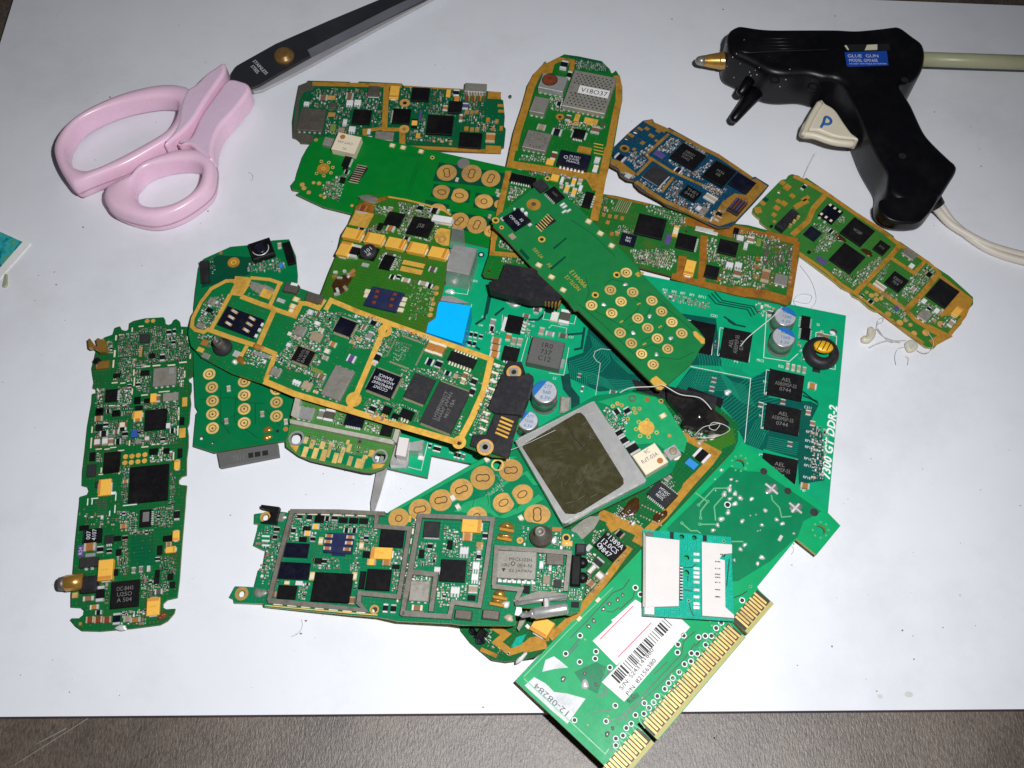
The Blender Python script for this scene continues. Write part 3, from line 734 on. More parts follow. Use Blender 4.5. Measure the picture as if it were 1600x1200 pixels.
def loop_handle(m, outer, inner, z0, z1, mat, n=72, q=16, e=2.6):
    """a closed handle bow: the band between two loops, its section a soft oblong"""
    O = crom(outer, n); I = crom(inner, n)
    c = sum((Vector(p) for p in I), Vector((0, 0))) / n
    def by_angle(P):
        ang = sorted((math.atan2(p.y - c.y, p.x - c.x), p) for p in P); return ang
    # pair each inner point with the nearest-angle outer point
    O2 = crom(outer, 720); I2 = crom(inner, 720); V = []; F = []
    for i in range(n):
        a = -math.pi + 2 * math.pi * i / n
        fo = min(O2, key=lambda p: abs((math.atan2(p.y - c.y, p.x - c.x) - a + math.pi) % (2 * math.pi) - math.pi))
        fi = min(I2, key=lambda p: abs((math.atan2(p.y - c.y, p.x - c.x) - a + math.pi) % (2 * math.pi) - math.pi))
        mid = (fo + fi) / 2; hw = (fo - fi) / 2
        for k in range(q):
            t = 2 * math.pi * k / q; ct, st = math.cos(t), math.sin(t)
            w = math.copysign(abs(ct) ** (2 / e), ct); h = math.copysign(abs(st) ** (2 / e), st)
            p = mid + hw * w; V.append((p.x, p.y, (z0 + z1) / 2 + (z1 - z0) / 2 * h))
    for i in range(n):
        for k in range(q): F.append((i * q + k, ((i + 1) % n) * q + k, ((i + 1) % n) * q + (k + 1) % q, i * q + (k + 1) % q))
    return m.add(V, F, mat, True)
def sil(pts, ox, oy, z, z0, z1, n=110, k=7):
    """outline of a thick body: its upper silhouette is the rim at z1, its lower one the rim at z0"""
    Q = crom(pts, n); ar = sum(Q[i].x * Q[(i + 1) % n].y - Q[(i + 1) % n].x * Q[i].y for i in range(n)); T = []
    for i in range(n):
        d = Q[(i + 2) % n] - Q[i - 2]; ny = (-d.x if ar > 0 else d.x) / max(d.length, 1e-9)
        T.append(min(1, max(0, 0.5 - 0.6 * ny)))
    out = []
    for i in range(n):
        t = sum(T[(i + q) % n] for q in range(-k, k + 1)) / (2 * k + 1)
        out.append(hit(ox + Q[i].x / z, oy + Q[i].y / z, z0 + (z1 - z0) * t).xy)
    return out
def hv(pts, ox, oy, z, zz): return [hit(ox + x / z, oy + y / z, zz).xy for x, y in pts]

# ------------------------------------------------------------------ scissors with pink handles
sc_root = bpy.data.objects.new('scissors', None); col.objects.link(sc_root); sc_root.location = hit(430, 110) * MM
tag(sc_root, 'tailor scissors with pale pink plastic handles and dark steel blades', 'scissors')
def rel(root, m, name):
    o = m.build(name); o.parent = root; o.matrix_parent_inverse = Matrix.Translation(-root.location); return o
def S1(pts, zz): return hv(pts, 0, 0, 2.2857, zz)
def S1s(pts, z0, z1, inner=False): return sil(pts, 0, 0, 2.2857, z1 if inner else z0, z0 if inner else z1)
m = MB()
outer = S1s([(207, 560), (218, 505), (255, 450), (320, 400), (400, 360), (480, 331), (560, 313), (625, 310), (685, 328), (712, 370), (712, 420), (690, 475), (640, 528), (560, 580), (470, 630), (390, 662), (320, 690), (290, 703), (262, 680), (228, 625)], 4, 10)
inner = S1s([(262, 603), (247, 565), (258, 530), (300, 480), (360, 446), (440, 416), (520, 398), (600, 388), (640, 391), (645, 412), (625, 452), (585, 486), (520, 524), (440, 567), (370, 602), (310, 617)], 4, 10, True)
loop_handle(m, outer, inner, 1.4, 13.0, 'pink', e=3.4)
puffy(m, crom(S1s([(672, 345), (705, 318), (745, 277), (795, 246), (812, 248), (817, 270), (812, 300), (785, 345), (745, 405), (705, 470), (660, 520), (610, 552), (600, 535), (640, 470), (655, 400)], 5, 10), 70), 3.0, 13.2, 1.7, 'pink')
rel(sc_root, m, 'handle')
sm_ = MB(); sm_.tube([Vector((p.x, p.y, 6.4)) for p in crom(outer, 90)] + [Vector((outer[0].x, outer[0].y, 6.4))], 0.34, 'pink_seam', 6, cap=False); rel(sc_root, sm_, 'mould_seam')
m = MB()
outer = S1s([(380, 705), (392, 678), (425, 655), (468, 640), (505, 597), (575, 562), (650, 541), (720, 546), (768, 590), (775, 640), (765, 700), (720, 752), (650, 797), (570, 820), (490, 810), (420, 782), (388, 745)], 3, 9)
inner = S1s([(490, 690), (515, 655), (565, 630), (640, 615), (700, 614), (728, 622), (731, 642), (705, 682), (650, 722), (590, 742), (530, 744), (497, 724)], 3, 9, True)
loop_handle(m, outer, inner, 0.2, 12.0, 'pink', e=3.4)
puffy(m, crom(S1s([(822, 300), (880, 312), (902, 340), (892, 380), (852, 440), (805, 490), (778, 545), (772, 610), (735, 590), (690, 555), (645, 545), (690, 505), (728, 430), (775, 360)], 3, 9), 70), 1.0, 12.0, 1.7, 'pink')
rel(sc_root, m, 'handle')
sm_ = MB(); sm_.tube([Vector((p.x, p.y, 5.2)) for p in crom(outer, 90)] + [Vector((outer[0].x, outer[0].y, 5.2))], 0.34, 'pink_seam', 6, cap=False); rel(sc_root, sm_, 'mould_seam')
m = MB()
bl1 = S1([(846, 238), (985, 160), (1180, 75), (1360, 0), (1480, -52), (1640, -105), (1700, -118), (1650, -75), (1515, 0), (1390, 60), (1120, 195), (1000, 262), (925, 306), (890, 318), (850, 300), (822, 297), (830, 262)], 6)
m.prism(bl1, 5.0, 6.6, 'blade_dark'); b1 = rel(sc_root, m, 'blade')
m = MB()
m.prism(S1([(1098, 178), (1390, 30), (1500, -22), (1650, -85), (1640, -74), (1512, 0), (1390, 62), (1112, 205)], 6.6), 6.58, 6.64, 'blade_ground'); rel(sc_root, m, 'ground_bevel')
m = MB()
m.prism(S1([(905, 330), (940, 322), (1000, 292), (1110, 235), (1350, 102), (1540, 0), (1700, -95), (1690, -112), (1500, -10), (1120, 190), (930, 290), (860, 300)], 3.4), 2.4, 4.0, 'blade_bright'); rel(sc_root, m, 'blade')
m = MB(); c = hit(1012 / 2.2857, 190 / 2.2857, 9).xy
m.lathe(c.x, c.y, [(4.7, 6.4), (4.9, 7.2), (4.6, 8.2), (3.9, 8.5), (3.6, 9.2), (2.6, 9.8), (1.2, 10.0)], 'bronze', 28); rel(sc_root, m, 'pivot_screw')
m = MB(); c = hit(930 / 2.2857, 240 / 2.2857, 6.6).xy; c2 = hit(912 / 2.2857, 248 / 2.2857, 6.6).xy
for tx, cc, k in (('STAINLESS', c, 2.4), ('STEEL', c2, 2.4)):
    V, F, tw, th = text_mesh(tx, 'pale_print'); a = math.radians(-50)
    m.add([(cc.x + (vx * math.cos(a) - vy * math.sin(a)) * k, cc.y + (vx * math.sin(a) + vy * math.cos(a)) * k, 6.63) for vx, vy, _ in V], F, 'pale_print')
rel(sc_root, m, 'lettering')

# ------------------------------------------------------------------ glue gun lying on its side
gg = bpy.data.objects.new('glue_gun', None); col.objects.link(gg); gg.location = hit(1330, 190) * MM
tag(gg, 'black hot glue gun with cream trigger and brass nozzle lying on its side', 'glue gun')
def G(pts, zz): return hv(pts, 1060, 20, 2.857, zz)
body = [(202, 160), (222, 122), (262, 93), (320, 89), (500, 87), (690, 87), (780, 91), (880, 86), (955, 84), (985, 98), (1035, 155), (1062, 192), (1070, 245), (1062, 300), (1045, 338), (1015, 368), (965, 384), (955, 392), (1010, 462), (1090, 580), (1168, 690), (1204, 738), (1200, 772), (1160, 838), (1115, 908), (1075, 948), (1000, 951), (935, 936), (893, 902), (881, 868), (887, 805), (868, 758), (822, 672), (772, 566), (735, 495), (700, 438), (655, 408), (600, 407), (540, 395), (440, 398), (372, 384), (300, 335), (225, 278), (203, 245)]
m = MB(); puffy(m, crom(sil(body, 1060, 20, 2.857, 4, 19.5), 170), 0.4, 22.5, 3.2, 'gun_black', 6); rel(gg, m, 'body')
# moulding seam ridge and thicker grip end
m = MB(); puffy(m, crom(G([(900, 838), (960, 826), (1060, 822), (1110, 808), (1158, 812), (1148, 850), (1112, 900), (1070, 936), (1000, 940), (940, 925), (904, 895), (893, 866)], 23), 60), 21.5, 23.6, 0.9, 'gun_black'); rel(gg, m, 'grip_end')
m = MB(); puffy(m, crom(G([(262, 150), (300, 118), (420, 112), (560, 116), (690, 112), (690, 160), (600, 168), (450, 172), (300, 178)], 23), 60), 21.9, 23.2, 0.6, 'gun_black'); rel(gg, m, 'barrel_ridge')
for i in range(4):
    m = MB(); a, c = hit(1060 + (330 + i * 12) / 2.857, 20 + (116 + i * 15) / 2.857, 23), hit(1060 + 640 / 2.857, 20 + (114 + i * 15) / 2.857, 23); m.tube([Vector((a.x, a.y, 22.9)), Vector((c.x, c.y, 22.9))], 0.42, 'gun_black', 8); rel(gg, m, 'vent_rib')
for x, y in ((430, 300), (1010, 300), (1000, 640), (600, 330), (930, 880)):
    p = hit(1060 + x / 2.857, 20 + y / 2.857, 22.5); m = MB(); m.ring(p.x, p.y, 22.75, 2.3, 1.7, 'gun_black', 18, 0.5); m.lathe(p.x, p.y, [(1.7, 22.55)], 'dark_hole', 14); rel(gg, m, 'screw_recess')
# nozzle
a0 = hit(1060 + 246 / 2.857, 20 + 214 / 2.857, 11.5); a1 = hit(1060 + 78 / 2.857, 20 + 214 / 2.857, 11)
m = MB(); m.tube([a0.lerp(a1, t) for t in (-0.15, 0.0, 0.15, 0.36, 0.40)], [4.6, 4.4, 4.2, 4.0, 3.9], 'brass', 20); rel(gg, m, 'nozzle_collar')
m = MB(); m.tube([a0.lerp(a1, t) for t in (0.32, 0.42, 0.62, 0.88, 0.96, 1.0)], [4.0, 3.7, 3.1, 2.1, 1.7, 0.9], 'brass', 20)
m.tube([a0.lerp(a1, t) for t in (0.78, 0.88, 0.96, 1.0, 1.02)], [2.6, 2.25, 1.85, 1.1, 0.5], 'nozzle_tip', 20); rel(gg, m, 'nozzle')
# prop legs under the nozzle
m = MB(); p0 = hit(1060 + 345 / 2.857, 20 + 355 / 2.857, 14); p1 = hit(1060 + 240 / 2.857, 20 + 484 / 2.857, 11)
m.tube([p0, p0.lerp(p1, 0.3), p0.lerp(p1, 0.7), p0.lerp(p1, 0.95), p1], [3.9, 3.2, 2.6, 2.2, 1.2], 'gun_black', 12); rel(gg, m, 'prop_leg')
m = MB(); p0 = hit(1060 + 320 / 2.857, 20 + 300 / 2.857, 17); p1 = hit(1060 + 270 / 2.857, 20 + 366 / 2.857, 15)
m.tube([p0, p0.lerp(p1, 0.5), p0.lerp(p1, 0.92), p1], [2.6, 2.4, 2.0, 1.0], 'gun_black', 12); rel(gg, m, 'prop_leg')
# trigger
m = MB(); puffy(m, crom(sil([(630, 396), (655, 412), (694, 440), (732, 498), (782, 566), (792, 582), (788, 596), (742, 598), (680, 588), (612, 562), (574, 560), (546, 542), (550, 512), (588, 458)], 1060, 20, 2.857, 9, 14), 70), 8.0, 15.0, 1.0, 'ivory'); tr = rel(gg, m, 'trigger')
m = MB()
m.tube([Vector((p.x, p.y, 14.9)) for p in crom(G([(632, 402), (598, 458), (572, 512), (562, 545)], 15.2), 14, False)], 1.5, 'ivory', 10)
m.tube([Vector((p.x, p.y, 14.9)) for p in crom(G([(560, 540), (610, 546), (680, 570), (740, 580), (784, 582)], 15.2), 14, False)], 1.7, 'ivory', 10); rel(gg, m, 'trigger_rim')
m = MB(); w = 1.15
P = crom([Vector((p.x, p.y, 15.2)) for p in G([(636, 512), (648, 490), (656, 466), (672, 470), (682, 484), (672, 497), (648, 497)], 15.2)], 26, False); m.tube(P, 0.62, 'ink_blue', 8); rel(gg, m, 'letter_mark')
# label
def patch3(pts, z, th, mat): return MB().prism(ccw(G(pts, z)), z - th, z, mat)
lb_ = rel(gg, patch3([(742, 176), (930, 170), (938, 234), (768, 240), (752, 236)], 22.72, 0.3, 'label_blue'), 'label')
m = MB()
for tx, x, y, w_, h_ in (('GLUE  GUN', 824, 192, 132, 15), ('MODEL GM160E', 826, 212, 122, 15), ('110-240V 10W MADE IN TAIWAN', 846, 227, 160, 7)):
    c = hit(1060 + x / 2.857, 20 + y / 2.857, 22.8); V, F, tw, th = text_mesh(tx, 'pale_print'); sc_ = 2.857 * 3.3; kx = w_ / sc_ / tw; ky = h_ / sc_ / th * 1.15
    m.add([(c.x + vx * kx, c.y + vy * ky, 22.76) for vx, vy, _ in V], F, 'pale_print')
rel(gg, m, 'label_lettering')
rel(gg, patch3([(742, 142), (940, 138), (946, 166), (756, 170)], 22.6, 0.2, 'dark_hole'), 'slot')
rel(gg, patch3([(842, 143), (888, 141), (888, 164), (832, 166)], 22.8, 0.4, 'ivory'), 'slot_slider')
rel(gg, patch3([(742, 146), (750, 144), (762, 164), (756, 166)], 22.8, 0.3, 'ivory'), 'slot_slider')
m = MB(); rnd = random.Random(8)
for i in range(44):   # dried glue crumbs stuck round the hot end
    x = rnd.gauss(300, 120); y = rnd.uniform(120, 340)
    if not in_poly(x, y, body): continue
    p = hit(1060 + x / 2.857, 20 + y / 2.857, 22.5); r = rnd.uniform(0.10, 0.26); m.lathe(p.x, p.y, [(r, 22.3), (r * .8, 22.6), (r * .3, 22.75)], rnd.choice(['glue_thread', 'glue_blob', 'chip_grey', 'chip_grey']), 6)
o = rel(gg, m, 'glue_crumbs'); o['kind'] = 'stuff'
# lead: two-core flat cable
cab = [(1140, 838), (1168, 876), (1215, 935), (1285, 988), (1370, 1040), (1460, 1074), (1560, 1100), (1700, 1130)]
for d, zz in ((-13, 2.4), (13, 2.5)):
    P = []
    for i, (x, y) in enumerate(cab):
        tw_ = d * math.cos(i * 0.55)
        P.append(hit(1060 + (x + tw_ * 0.55) / 2.857, 20 + (y - tw_ * 0.85) / 2.857, zz + (8 if i == 0 else 3.0 if i == 1 else 0) + 0.8 * math.sin(i * 0.9 + d)))
    m = MB(); m.tube(crom(P, 50, False), 1.75, 'cable', 12); rel(gg, m, 'power_cable')
m = MB(); m.tube([hit(1060 + 1120 / 2.857, 20 + 810 / 2.857, 12), hit(1060 + 1160 / 2.857, 20 + 864 / 2.857, 9)], [4.2, 3.2], 'gun_black', 12); rel(gg, m, 'cable_gland')
# glue stick in the back
g0 = hit(1060 + 1000 / 2.857, 20 + 204 / 2.857, 11); g1 = hit(1060 + 1760 / 2.857, 20 + 229 / 2.857, 11)
tag(MB().tube([g0, g0.lerp(g1, 0.5), g1], 3.35, 'glue', 24).build('glue_stick'), 'translucent yellowish glue stick sticking out of the back of the glue gun', 'glue stick')
# printed card reaching in from the left
P = [hit(*p).xy for p in ((-70, 330), (49, 381), (-42, 484), (-150, 430))]
pr = MB().prism(ccw([tuple(p) for p in P]), 0.02, 0.5, 'paper').build('printed_card'); tag(pr, 'corner of a small white bordered card printed in blue green', 'card')
def mk_print():
    m = bpy.data.materials.new('card_print'); m.use_nodes = True; nt = m.node_tree; L = nt.links; p = nt.nodes['Principled BSDF']
    tc = nn(nt, 'ShaderNodeTexCoord'); no = nn(nt, 'ShaderNodeTexNoise'); no.inputs['Scale'].default_value = 190; no.inputs['Detail'].default_value = 4
    L.new(tc.outputs['Object'], no.inputs['Vector']); cr = nn(nt, 'ShaderNodeValToRGB'); e = cr.color_ramp.elements
    e[0].position = 0.36; e[0].color = (0.004, 0.12, 0.18, 1); e[1].position = 0.70; e[1].color = (0.45, 0.30, 0.08, 1)
    for ps, c in ((0.45, (0.01, 0.33, 0.30, 1)), (0.53, (0.06, 0.42, 0.52, 1)), (0.6, (0.03, 0.38, 0.24, 1))): k = e.new(ps); k.color = c
    L.new(no.outputs['Fac'], cr.inputs['Fac']); L.new(cr.outputs[0], p.inputs['Base Color']); p.inputs['Roughness'].default_value = 0.35; MATS['card_print'] = m
mk_print()
P = [hit(*p).xy for p in ((-70, 331), (36, 379), (-42, 468), (-140, 425))]
MB().prism(ccw([tuple(p) for p in P]), 0.45, 0.53, 'card_print').build('print', pr)
m = MB(); puffy(m, crom([hit(*p).xy for p in ((9, 430), (13, 431), (13, 446), (10, 450), (5, 449), (7, 438))], 24), 0.02, 1.1, 0.5, 'glue'); tag(m.build('glue_scrap'), 'little yellowish scrap of glue beside the printed card', 'glue')
PHONE = 'bare mobile phone circuit boards'
D2R = math.radians
# ================================================================== board under the cream buzzer, top of the heap
b = Board('phone_board', 'dark green brown-edged phone board with square black chips, just below the scissor blades', ((470, 150, 2.2), (780, 150, 2.2), (480, 230, 2.2)), (481, 126, 782, 143), PHONE)
b.view(400, 100, 5.333)
ol = [(425, 147), (432, 138), (780, 148), (790, 158), (850, 155), (860, 145), (1215, 162), (1230, 182)] + [((x / 8 + 200) * 5.333, (y / 8) * 5.333) for x, y in ((245, 268), (1000, 315), (1290, 338), (1460, 352), (1462, 440), (1490, 455), (1510, 650), (1500, 780), (1522, 810), (1500, 1035), (1465, 1050), (1462, 1108), (600, 1078))] + [(480, 660), (370, 655), (365, 622), (306, 610), (302, 480), (320, 360), (355, 178), (400, 172)]
b.base(ol, 'mask_dark', 'edge_brown', holes=[(2118, 266, 12), (2119, 712, 12)])
b.ribbons('copper_border', [([(470, 165), (780, 172), (1090, 178), (1215, 182)], 38), ([(1088, 165), (1070, 545)], 40), ([(1050, 545), (1250, 548)], 34), ([(893, 556), (1065, 535)], 30), ([(905, 540), (905, 612)], 30), ([(1220, 550), (1218, 705)], 44), ([(1200, 690), (1600, 708), (2042, 735)], 30)], 'copper_brown')
b.ribbons('copper_border', [([(1235, 188), (1870, 222)], 14)], 'copper_brown')
b.patch('corrosion', [(330, 350), (355, 180), (430, 150), (500, 165), (470, 215), (400, 235), (360, 300), (345, 560), (480, 600), (470, 655), (372, 652), (310, 605)], 'can_dark')
b.can(462, 462, 210, 185, 1.5, 'can_dark')
b.chip(880, 438, 150, 120); b.chip(1212, 432, 145, 122, leads='l'); b.chip(1370, 250, 145, 112)
b.tant(1152, 230, 78, 100, 1.8, 'b')
b.ringpad(1240, 325, 43, 17); b.ringpad(1235, 543, 42, 17)
b.white3(780, 325, 60, 58); b.white3(846, 322, 60, 58); b.white3(800, 545, 60, 60); b.white3(420, 330, 50, 40)
b.smd(980, 225, 90, 85, 0.9, 'can_dark', None, name='crystal'); b.block('solder_bar', 978, 272, 90, 12, 0.3, 'silver')
b.smd(780, 262, 62, 48, 0.8, 'brown'); b.smd(560, 275, 70, 42, 0.8, 'brown'); b.smd(710, 552, 52, 48, 0.8, 'tan', None); b.smd(640, 530, 48, 55, 0.6, 'smd_green', None)
b.smd(740, 485, 35, 60, 0.7, 'smd_white', 'silver'); b.smd(630, 280, 60, 35, 0.1, 'gold_dull', None, name='contact_pad'); b.smd(630, 420, 60, 35, 0.1, 'gold_dull', None, name='contact_pad'); b.smd(640, 345, 60, 40, 0.4, 'can_dark', None)
b.can(1068, 598, 155, 72, 0.9, 'can', feet=False, name='connector')
b.smd(944, 615, 40, 34, 0.8, 'tant', 'silver'); b.smd(940, 560, 28, 40, 0.7, 'smd_white', None)
b.view(600, 100, 8)
b.chip(700, 755, 320, 235, 1.3); b.chip(890, 535, 165, 148); b.chip(1080, 950, 280, 190)
b.smd(380, 735, 70, 100, 1.2, 'tant', 'black', along='v'); b.smd(805, 360, 55, 85, 0.9, 'tant', None); b.smd(910, 430, 62, 60, 0.9, 'tant_stripe', None); b.smd(905, 355, 70, 75, 1.0, 'black_blue', 'silver'); b.smd(1018, 520, 70, 75, 0.9, 'smd_purple', 'silver', along='v')
b.smd(425, 890, 55, 55, 0.8, 'gold', None); b.smd(960, 668, 40, 90, 0.8, 'brown', 'silver'); b.smd(765, 545, 60, 65, 0.7, 'orange_brown', 'silver')
b.smd(455, 640, 28, 130, 0.5, 'smd_purple', None)
cn = b.block('connector', 1145, 292, 270, 105, 2.6, 'can'); b.par = cn.parent
for i in range(6): b.smd(1058 + i * 35, 335, 16, 40, 2.4, 'silver', None, name='contact_spring')
for i in range(7): b.smd(1030 + i * 36, 420, 20, 80, 0.3, 'copper_brown' if i % 2 else 'red_brown', None, name='contact_pad')
for x, y, w, d in ((1035, 605, 45, 50), (1100, 605, 40, 50), (1160, 600, 40, 50), (1300, 700, 45, 60), (1410, 720, 40, 60), (1255, 800, 40, 60), (1360, 805, 40, 60), (1465, 805, 38, 60), (1030, 810, 50, 55), (1100, 820, 45, 55), (1165, 820, 50, 55), (1455, 520, 70, 35), (1465, 590, 75, 35)): b.pad(x, y, w, d, 'copper_brown')
for x, y in ((625, 965), (685, 940), (730, 970), (780, 950), (835, 965), (830, 1000)): b.dot(x, y, 20)
b.pad(1380, 392, 160, 90, 'copper_brown'); b.pad(1365, 1062, 190, 80, 'copper_brown')
b.smd(1330, 915, 115, 115, 0.9, 'orange_brown', 'tan', along='v')
b.view(400, 100, 5.333)
b.scatter([(480, 210), (1050, 215), (1050, 520), (880, 520), (860, 590), (560, 590), (590, 400), (450, 340)], 120, 3, 'pale', 0.1)
b.scatter([(1240, 200), (1870, 240), (1900, 420), (1880, 520), (1620, 440), (1380, 400), (1260, 420), (1110, 500), (1110, 320)], 90, 4, 'mix', 0.15)
b.scatter([(1270, 560), (1400, 420), (1430, 590), (1620, 640), (1260, 650)], 26, 5, 'mix')
b.scatter([(1850, 500), (2000, 470), (2000, 560), (1820, 560)], 14, 6, 'mix')

# ================================================================== keypad board with the cream block (used twice)
def keypad_board(b, parts):
    pass
b = Board('phone_board', 'green keypad board with oval gold contacts, cream buzzer block beside the pink scissors', ((560, 215, 5.2), (500, 310, 3.2), (780, 370, 4.8)), (565, 212, 787, 262), PHONE)
b.view(400, 100, 5.333)
def PV(pts): return [((x - 400) * 5.333, (y - 100) * 5.333) for x, y in pts]
b.base([(880, 590), (640, 600), (560, 605), (480, 630), (432, 695), (390, 770), (345, 900), (330, 960), (290, 1010), (300, 1045), (375, 1058), (335, 1085), (440, 1135), (560, 1190)] + PV([(545, 333), (620, 353), (700, 372), (792, 393), (815, 266)]), 'mask_plain', 'edge_green', holes=[((713 - 400) * 5.333, (262 - 100) * 5.333, 38), (1470, 781, 9)])
b.view(600, 230, 8)
for p in ([(690, 188), (1530, 330), (1490, 520), (610, 420)], [(625, 455), (1085, 540), (1060, 700), (580, 615)], [(1150, 565), (1450, 625), (1420, 810), (1110, 750)], [(520, 655), (820, 720), (790, 830), (500, 760)], [(850, 800), (1330, 880), (1300, 1080), (800, 1020)]): b.patch('dark_field', p, 'mask_shade')
b.key(785, 320, 120, 'eight', D2R(25), 1.02, 0.98); b.key(1095, 330, 122, 'eight', 0, 1, 1.05); b.key(1335, 392, 116, 'eight', D2R(-8), 1, 1.05)
b.key(722, 562, 112, 'oval', 0, 1.0, 0.9, 'r'); b.key(942, 605, 112, 'oval', 0, 1.0, 0.9, 'l'); b.key(1250, 678, 114, 'round', 0, 1.0, 0.9); b.key(1440, 712, 62, 'round')
b.key(670, 800, 110, 'round'); b.key(940, 925, 118, 'eight', D2R(-25), 1, 1.05); b.key(1160, 970, 120, 'eight', D2R(-6), 1, 1.05); b.key(1330, 1050, 80, 'round')
b.ringpad(605, 130, 27, 14, 'gold_pale')
for x, y in ((912, 400), (1415, 548), (1320, 860), (800, 795), (1430, 590)): b.smd(x, y, 36, 44, 0.8, 'tan', 'silver')
b.traces([[(485, 85), (400, 330), (310, 620)], [(455, 80), (370, 330), (272, 620)], [(200, 100), (440, 118)], [(180, 70), (485, 100)]], 'trace_dark', 0.16)
b.dot(995, 205, 75, 'chip_laser', 'scorch', 0.02)
b.view(400, 100, 5.333)
b.block('button', 600, 645, 75, 70, 1.6, 'can'); b.dot(590, 632, 16, 'orange_brown')
bz = b.block('buzzer', 752, 655, 195, 150, 4.0, 'cream', c=0.3)
b.text('CWT-03A', 742, 655, 20, 'ink_faded', D2R(180), 4.03, 125, parent=None); b.text('9C', 735, 705, 20, 'ink_faded', D2R(180), 4.03, 34)
lx, ly = b.L(722, 607, 4.02); MB().lathe(0, 0, [(1.25, 3.98), (1.25, 4.03)], 'orange_brown', 16).build('sound_hole', b.root, (lx, ly, 0))
b.dot(562, 873, 52, 'copper_brown'); b.ringpad(562, 873, 17, 10, 'gold_dull', 'groove', 'contact_pad')
for x, y in ((545, 812), (607, 822), (640, 862), (625, 908), (565, 932), (505, 912)): b.ringpad(x, y, 14, 7, 'gold_pale', name='via_ring')
b.chip(755, 810, 58, 88, 1.0, leads='r')
cp = b.pad(850, 918, 92, 155, 'dark_hole', D2R(-12), 'contact_strip')
for i in range(9): b.pad(862 - i * 9.0 + 22, 848 + i * 17.5, 78, 7, 'tan', D2R(2), 'contact_pad', 0.09)
for x, y, r in ((480, 990, 14), (525, 995, 17), (600, 990, 15), (385, 1005, 20), (400, 1035, 20), (440, 1070, 17), (540, 1095, 15), (570, 1112, 15), (800, 1180, 12), (500, 632, 15)): b.dot(x, y, r, 'gold_dull')
for x, y in ((1135, 675), (1225, 692), (1375, 725)): b.smd(x, y, 44, 28, 0.8, 'cream', 'gold_pale', name='light_emitting_diode')
b.smd(745, 860, 36, 40, 0.8, 'black', None); b.smd(755, 895, 40, 34, 0.8, 'black', 'silver'); b.smd(720, 965, 40, 44, 0.8, 'black', None)
b.scatter([(560, 1010), (650, 960), (720, 930), (775, 850), (760, 930), (690, 1140), (560, 1090)], 70, 7, 'mix', 0.1)

# ================================================================== tall board with arched top
b = Board('phone_board', 'tall arched green phone board with perforated shield cans and white V18O37 sticker', ((890, 100, 4.5), (800, 300, 7.0), (920, 300, 8.0)), (795, 228, 945, 259), PHONE)
def V4(pts): return [(780 + x / 7.273, 70 + y / 7.273) for x, y in pts]
def V5(pts): return [(740 + x / 7.273, 220 + y / 7.273) for x, y in pts]
ol = V4([(590, 182), (740, 108), (900, 130), (1165, 185), (1255, 275), (1275, 322), (1300, 320), (1325, 288), (1370, 360), (1400, 480), (1400, 620), (1370, 770), (1330, 1000), (1300, 1180)]) + V5([(1470, 560), (1395, 910)]) + [(907, 458), (757, 432), (754, 428)] + V5([(215, 1180), (290, 780), (345, 500), (400, 260)]) + V4([(130, 1180), (190, 920), (240, 760), (290, 600), (322, 460), (380, 360), (440, 280), (512, 205), (523, 180), (535, 215)])
b.view(0, 0, 1); b.base(ol, 'mask_arch', 'edge_brown', holes=[(764, 423, 2.2), (924, 287, 2.4)])
b.view(780, 70, 7.273)
b.ribbons('copper_border', [([(560, 215), (430, 340), (362, 480), (292, 730), (205, 1000), (165, 1200)], 70), ([(1335, 350), (1362, 480), (1358, 640), (1322, 800), (1282, 1000), (1235, 1250)], 62), ([(560, 225), (690, 165), (840, 190)], 55), ([(838, 170), (820, 300)], 45)], 'copper_brown')
b.patch('copper_border', [(520, 215), (640, 190), (600, 320), (480, 330), (440, 360)], 'copper_brown')
b.patch('contact_field', [(745, 115), (900, 135), (1160, 190), (1240, 275), (1225, 320), (860, 262), (855, 170)], 'mask_dark')
o = b.can(612, 425, 285, 172, 3.6, 'can_bright', name='antenna_socket')
lx, ly = b.L(575, 400, 3.6); MB().ring(0, 0, 3.78, 3.7, 3.3, 'groove', 24, 0.2).lathe(0, 0, [(3.3, 3.76), (2.2, 3.70), (1.1, 3.72), (0.8, 3.95), (0.2, 4.0)], 'red_brown', 20).build('red_lens', b.root, (lx, ly, 0))
b.can(458, 680, 172, 180, 3.0)
hs = []
for r in range(5):
    for c in range(9): hs.append((-0.40 + c * 0.098 + (r % 2) * 0.045, 0.40 - r * 0.062, 0.40))
    for c in range(9): hs.append((-0.40 + c * 0.098 + (r % 2) * 0.045, -0.12 - r * 0.072, 0.40))
b.can(1028, 530, 490, 428, 2.8, 'can', holes=hs)
st = b.block('sticker', 1075, 533, 345, 88, 0.06, 'paper', z=2.82, c=0); b.text('V18O37', 1078, 536, 50, 'ink', 0, 2.91, 300)
hs = [(0.34 * math.cos(a * .393 + .2), 0.36 * math.sin(a * .393 + .2), 0.25) for a in range(16)] + [(0.42 * math.cos(a * .52), 0.43 * math.sin(a * .52), 0.22) for a in range(12)]
b.can(428, 1085, 275, 205, 2.4, holes=hs)
b.ringpad(690, 820, 46, 18, 'copper_brown'); b.smd(738, 220, 75, 90, 1.6, 'black_blue', 'silver', along='v'); b.smd(795, 340, 50, 90, 1.0, 'black', 'silver')
b.pad(885, 830, 58, 85, 'gold'); b.pad(845, 892, 120, 40, 'gold'); b.pad(1040, 875, 155, 78, 'gold'); b.pad(1180, 905, 60, 40, 'can_dark')
b.chip(908, 1010, 135, 105, 1.2, leads='lrb'); b.smd(1095, 962, 100, 70, 1.1, 'brown', 'silver', along='v'); b.smd(655, 985, 110, 70, 0.9, 'black_blue', 'silver'); b.smd(480, 930, 95, 60, 0.8, 'tan', 'solder'); b.smd(785, 825, 55, 65, 1.0, 'can_dark', 'silver')
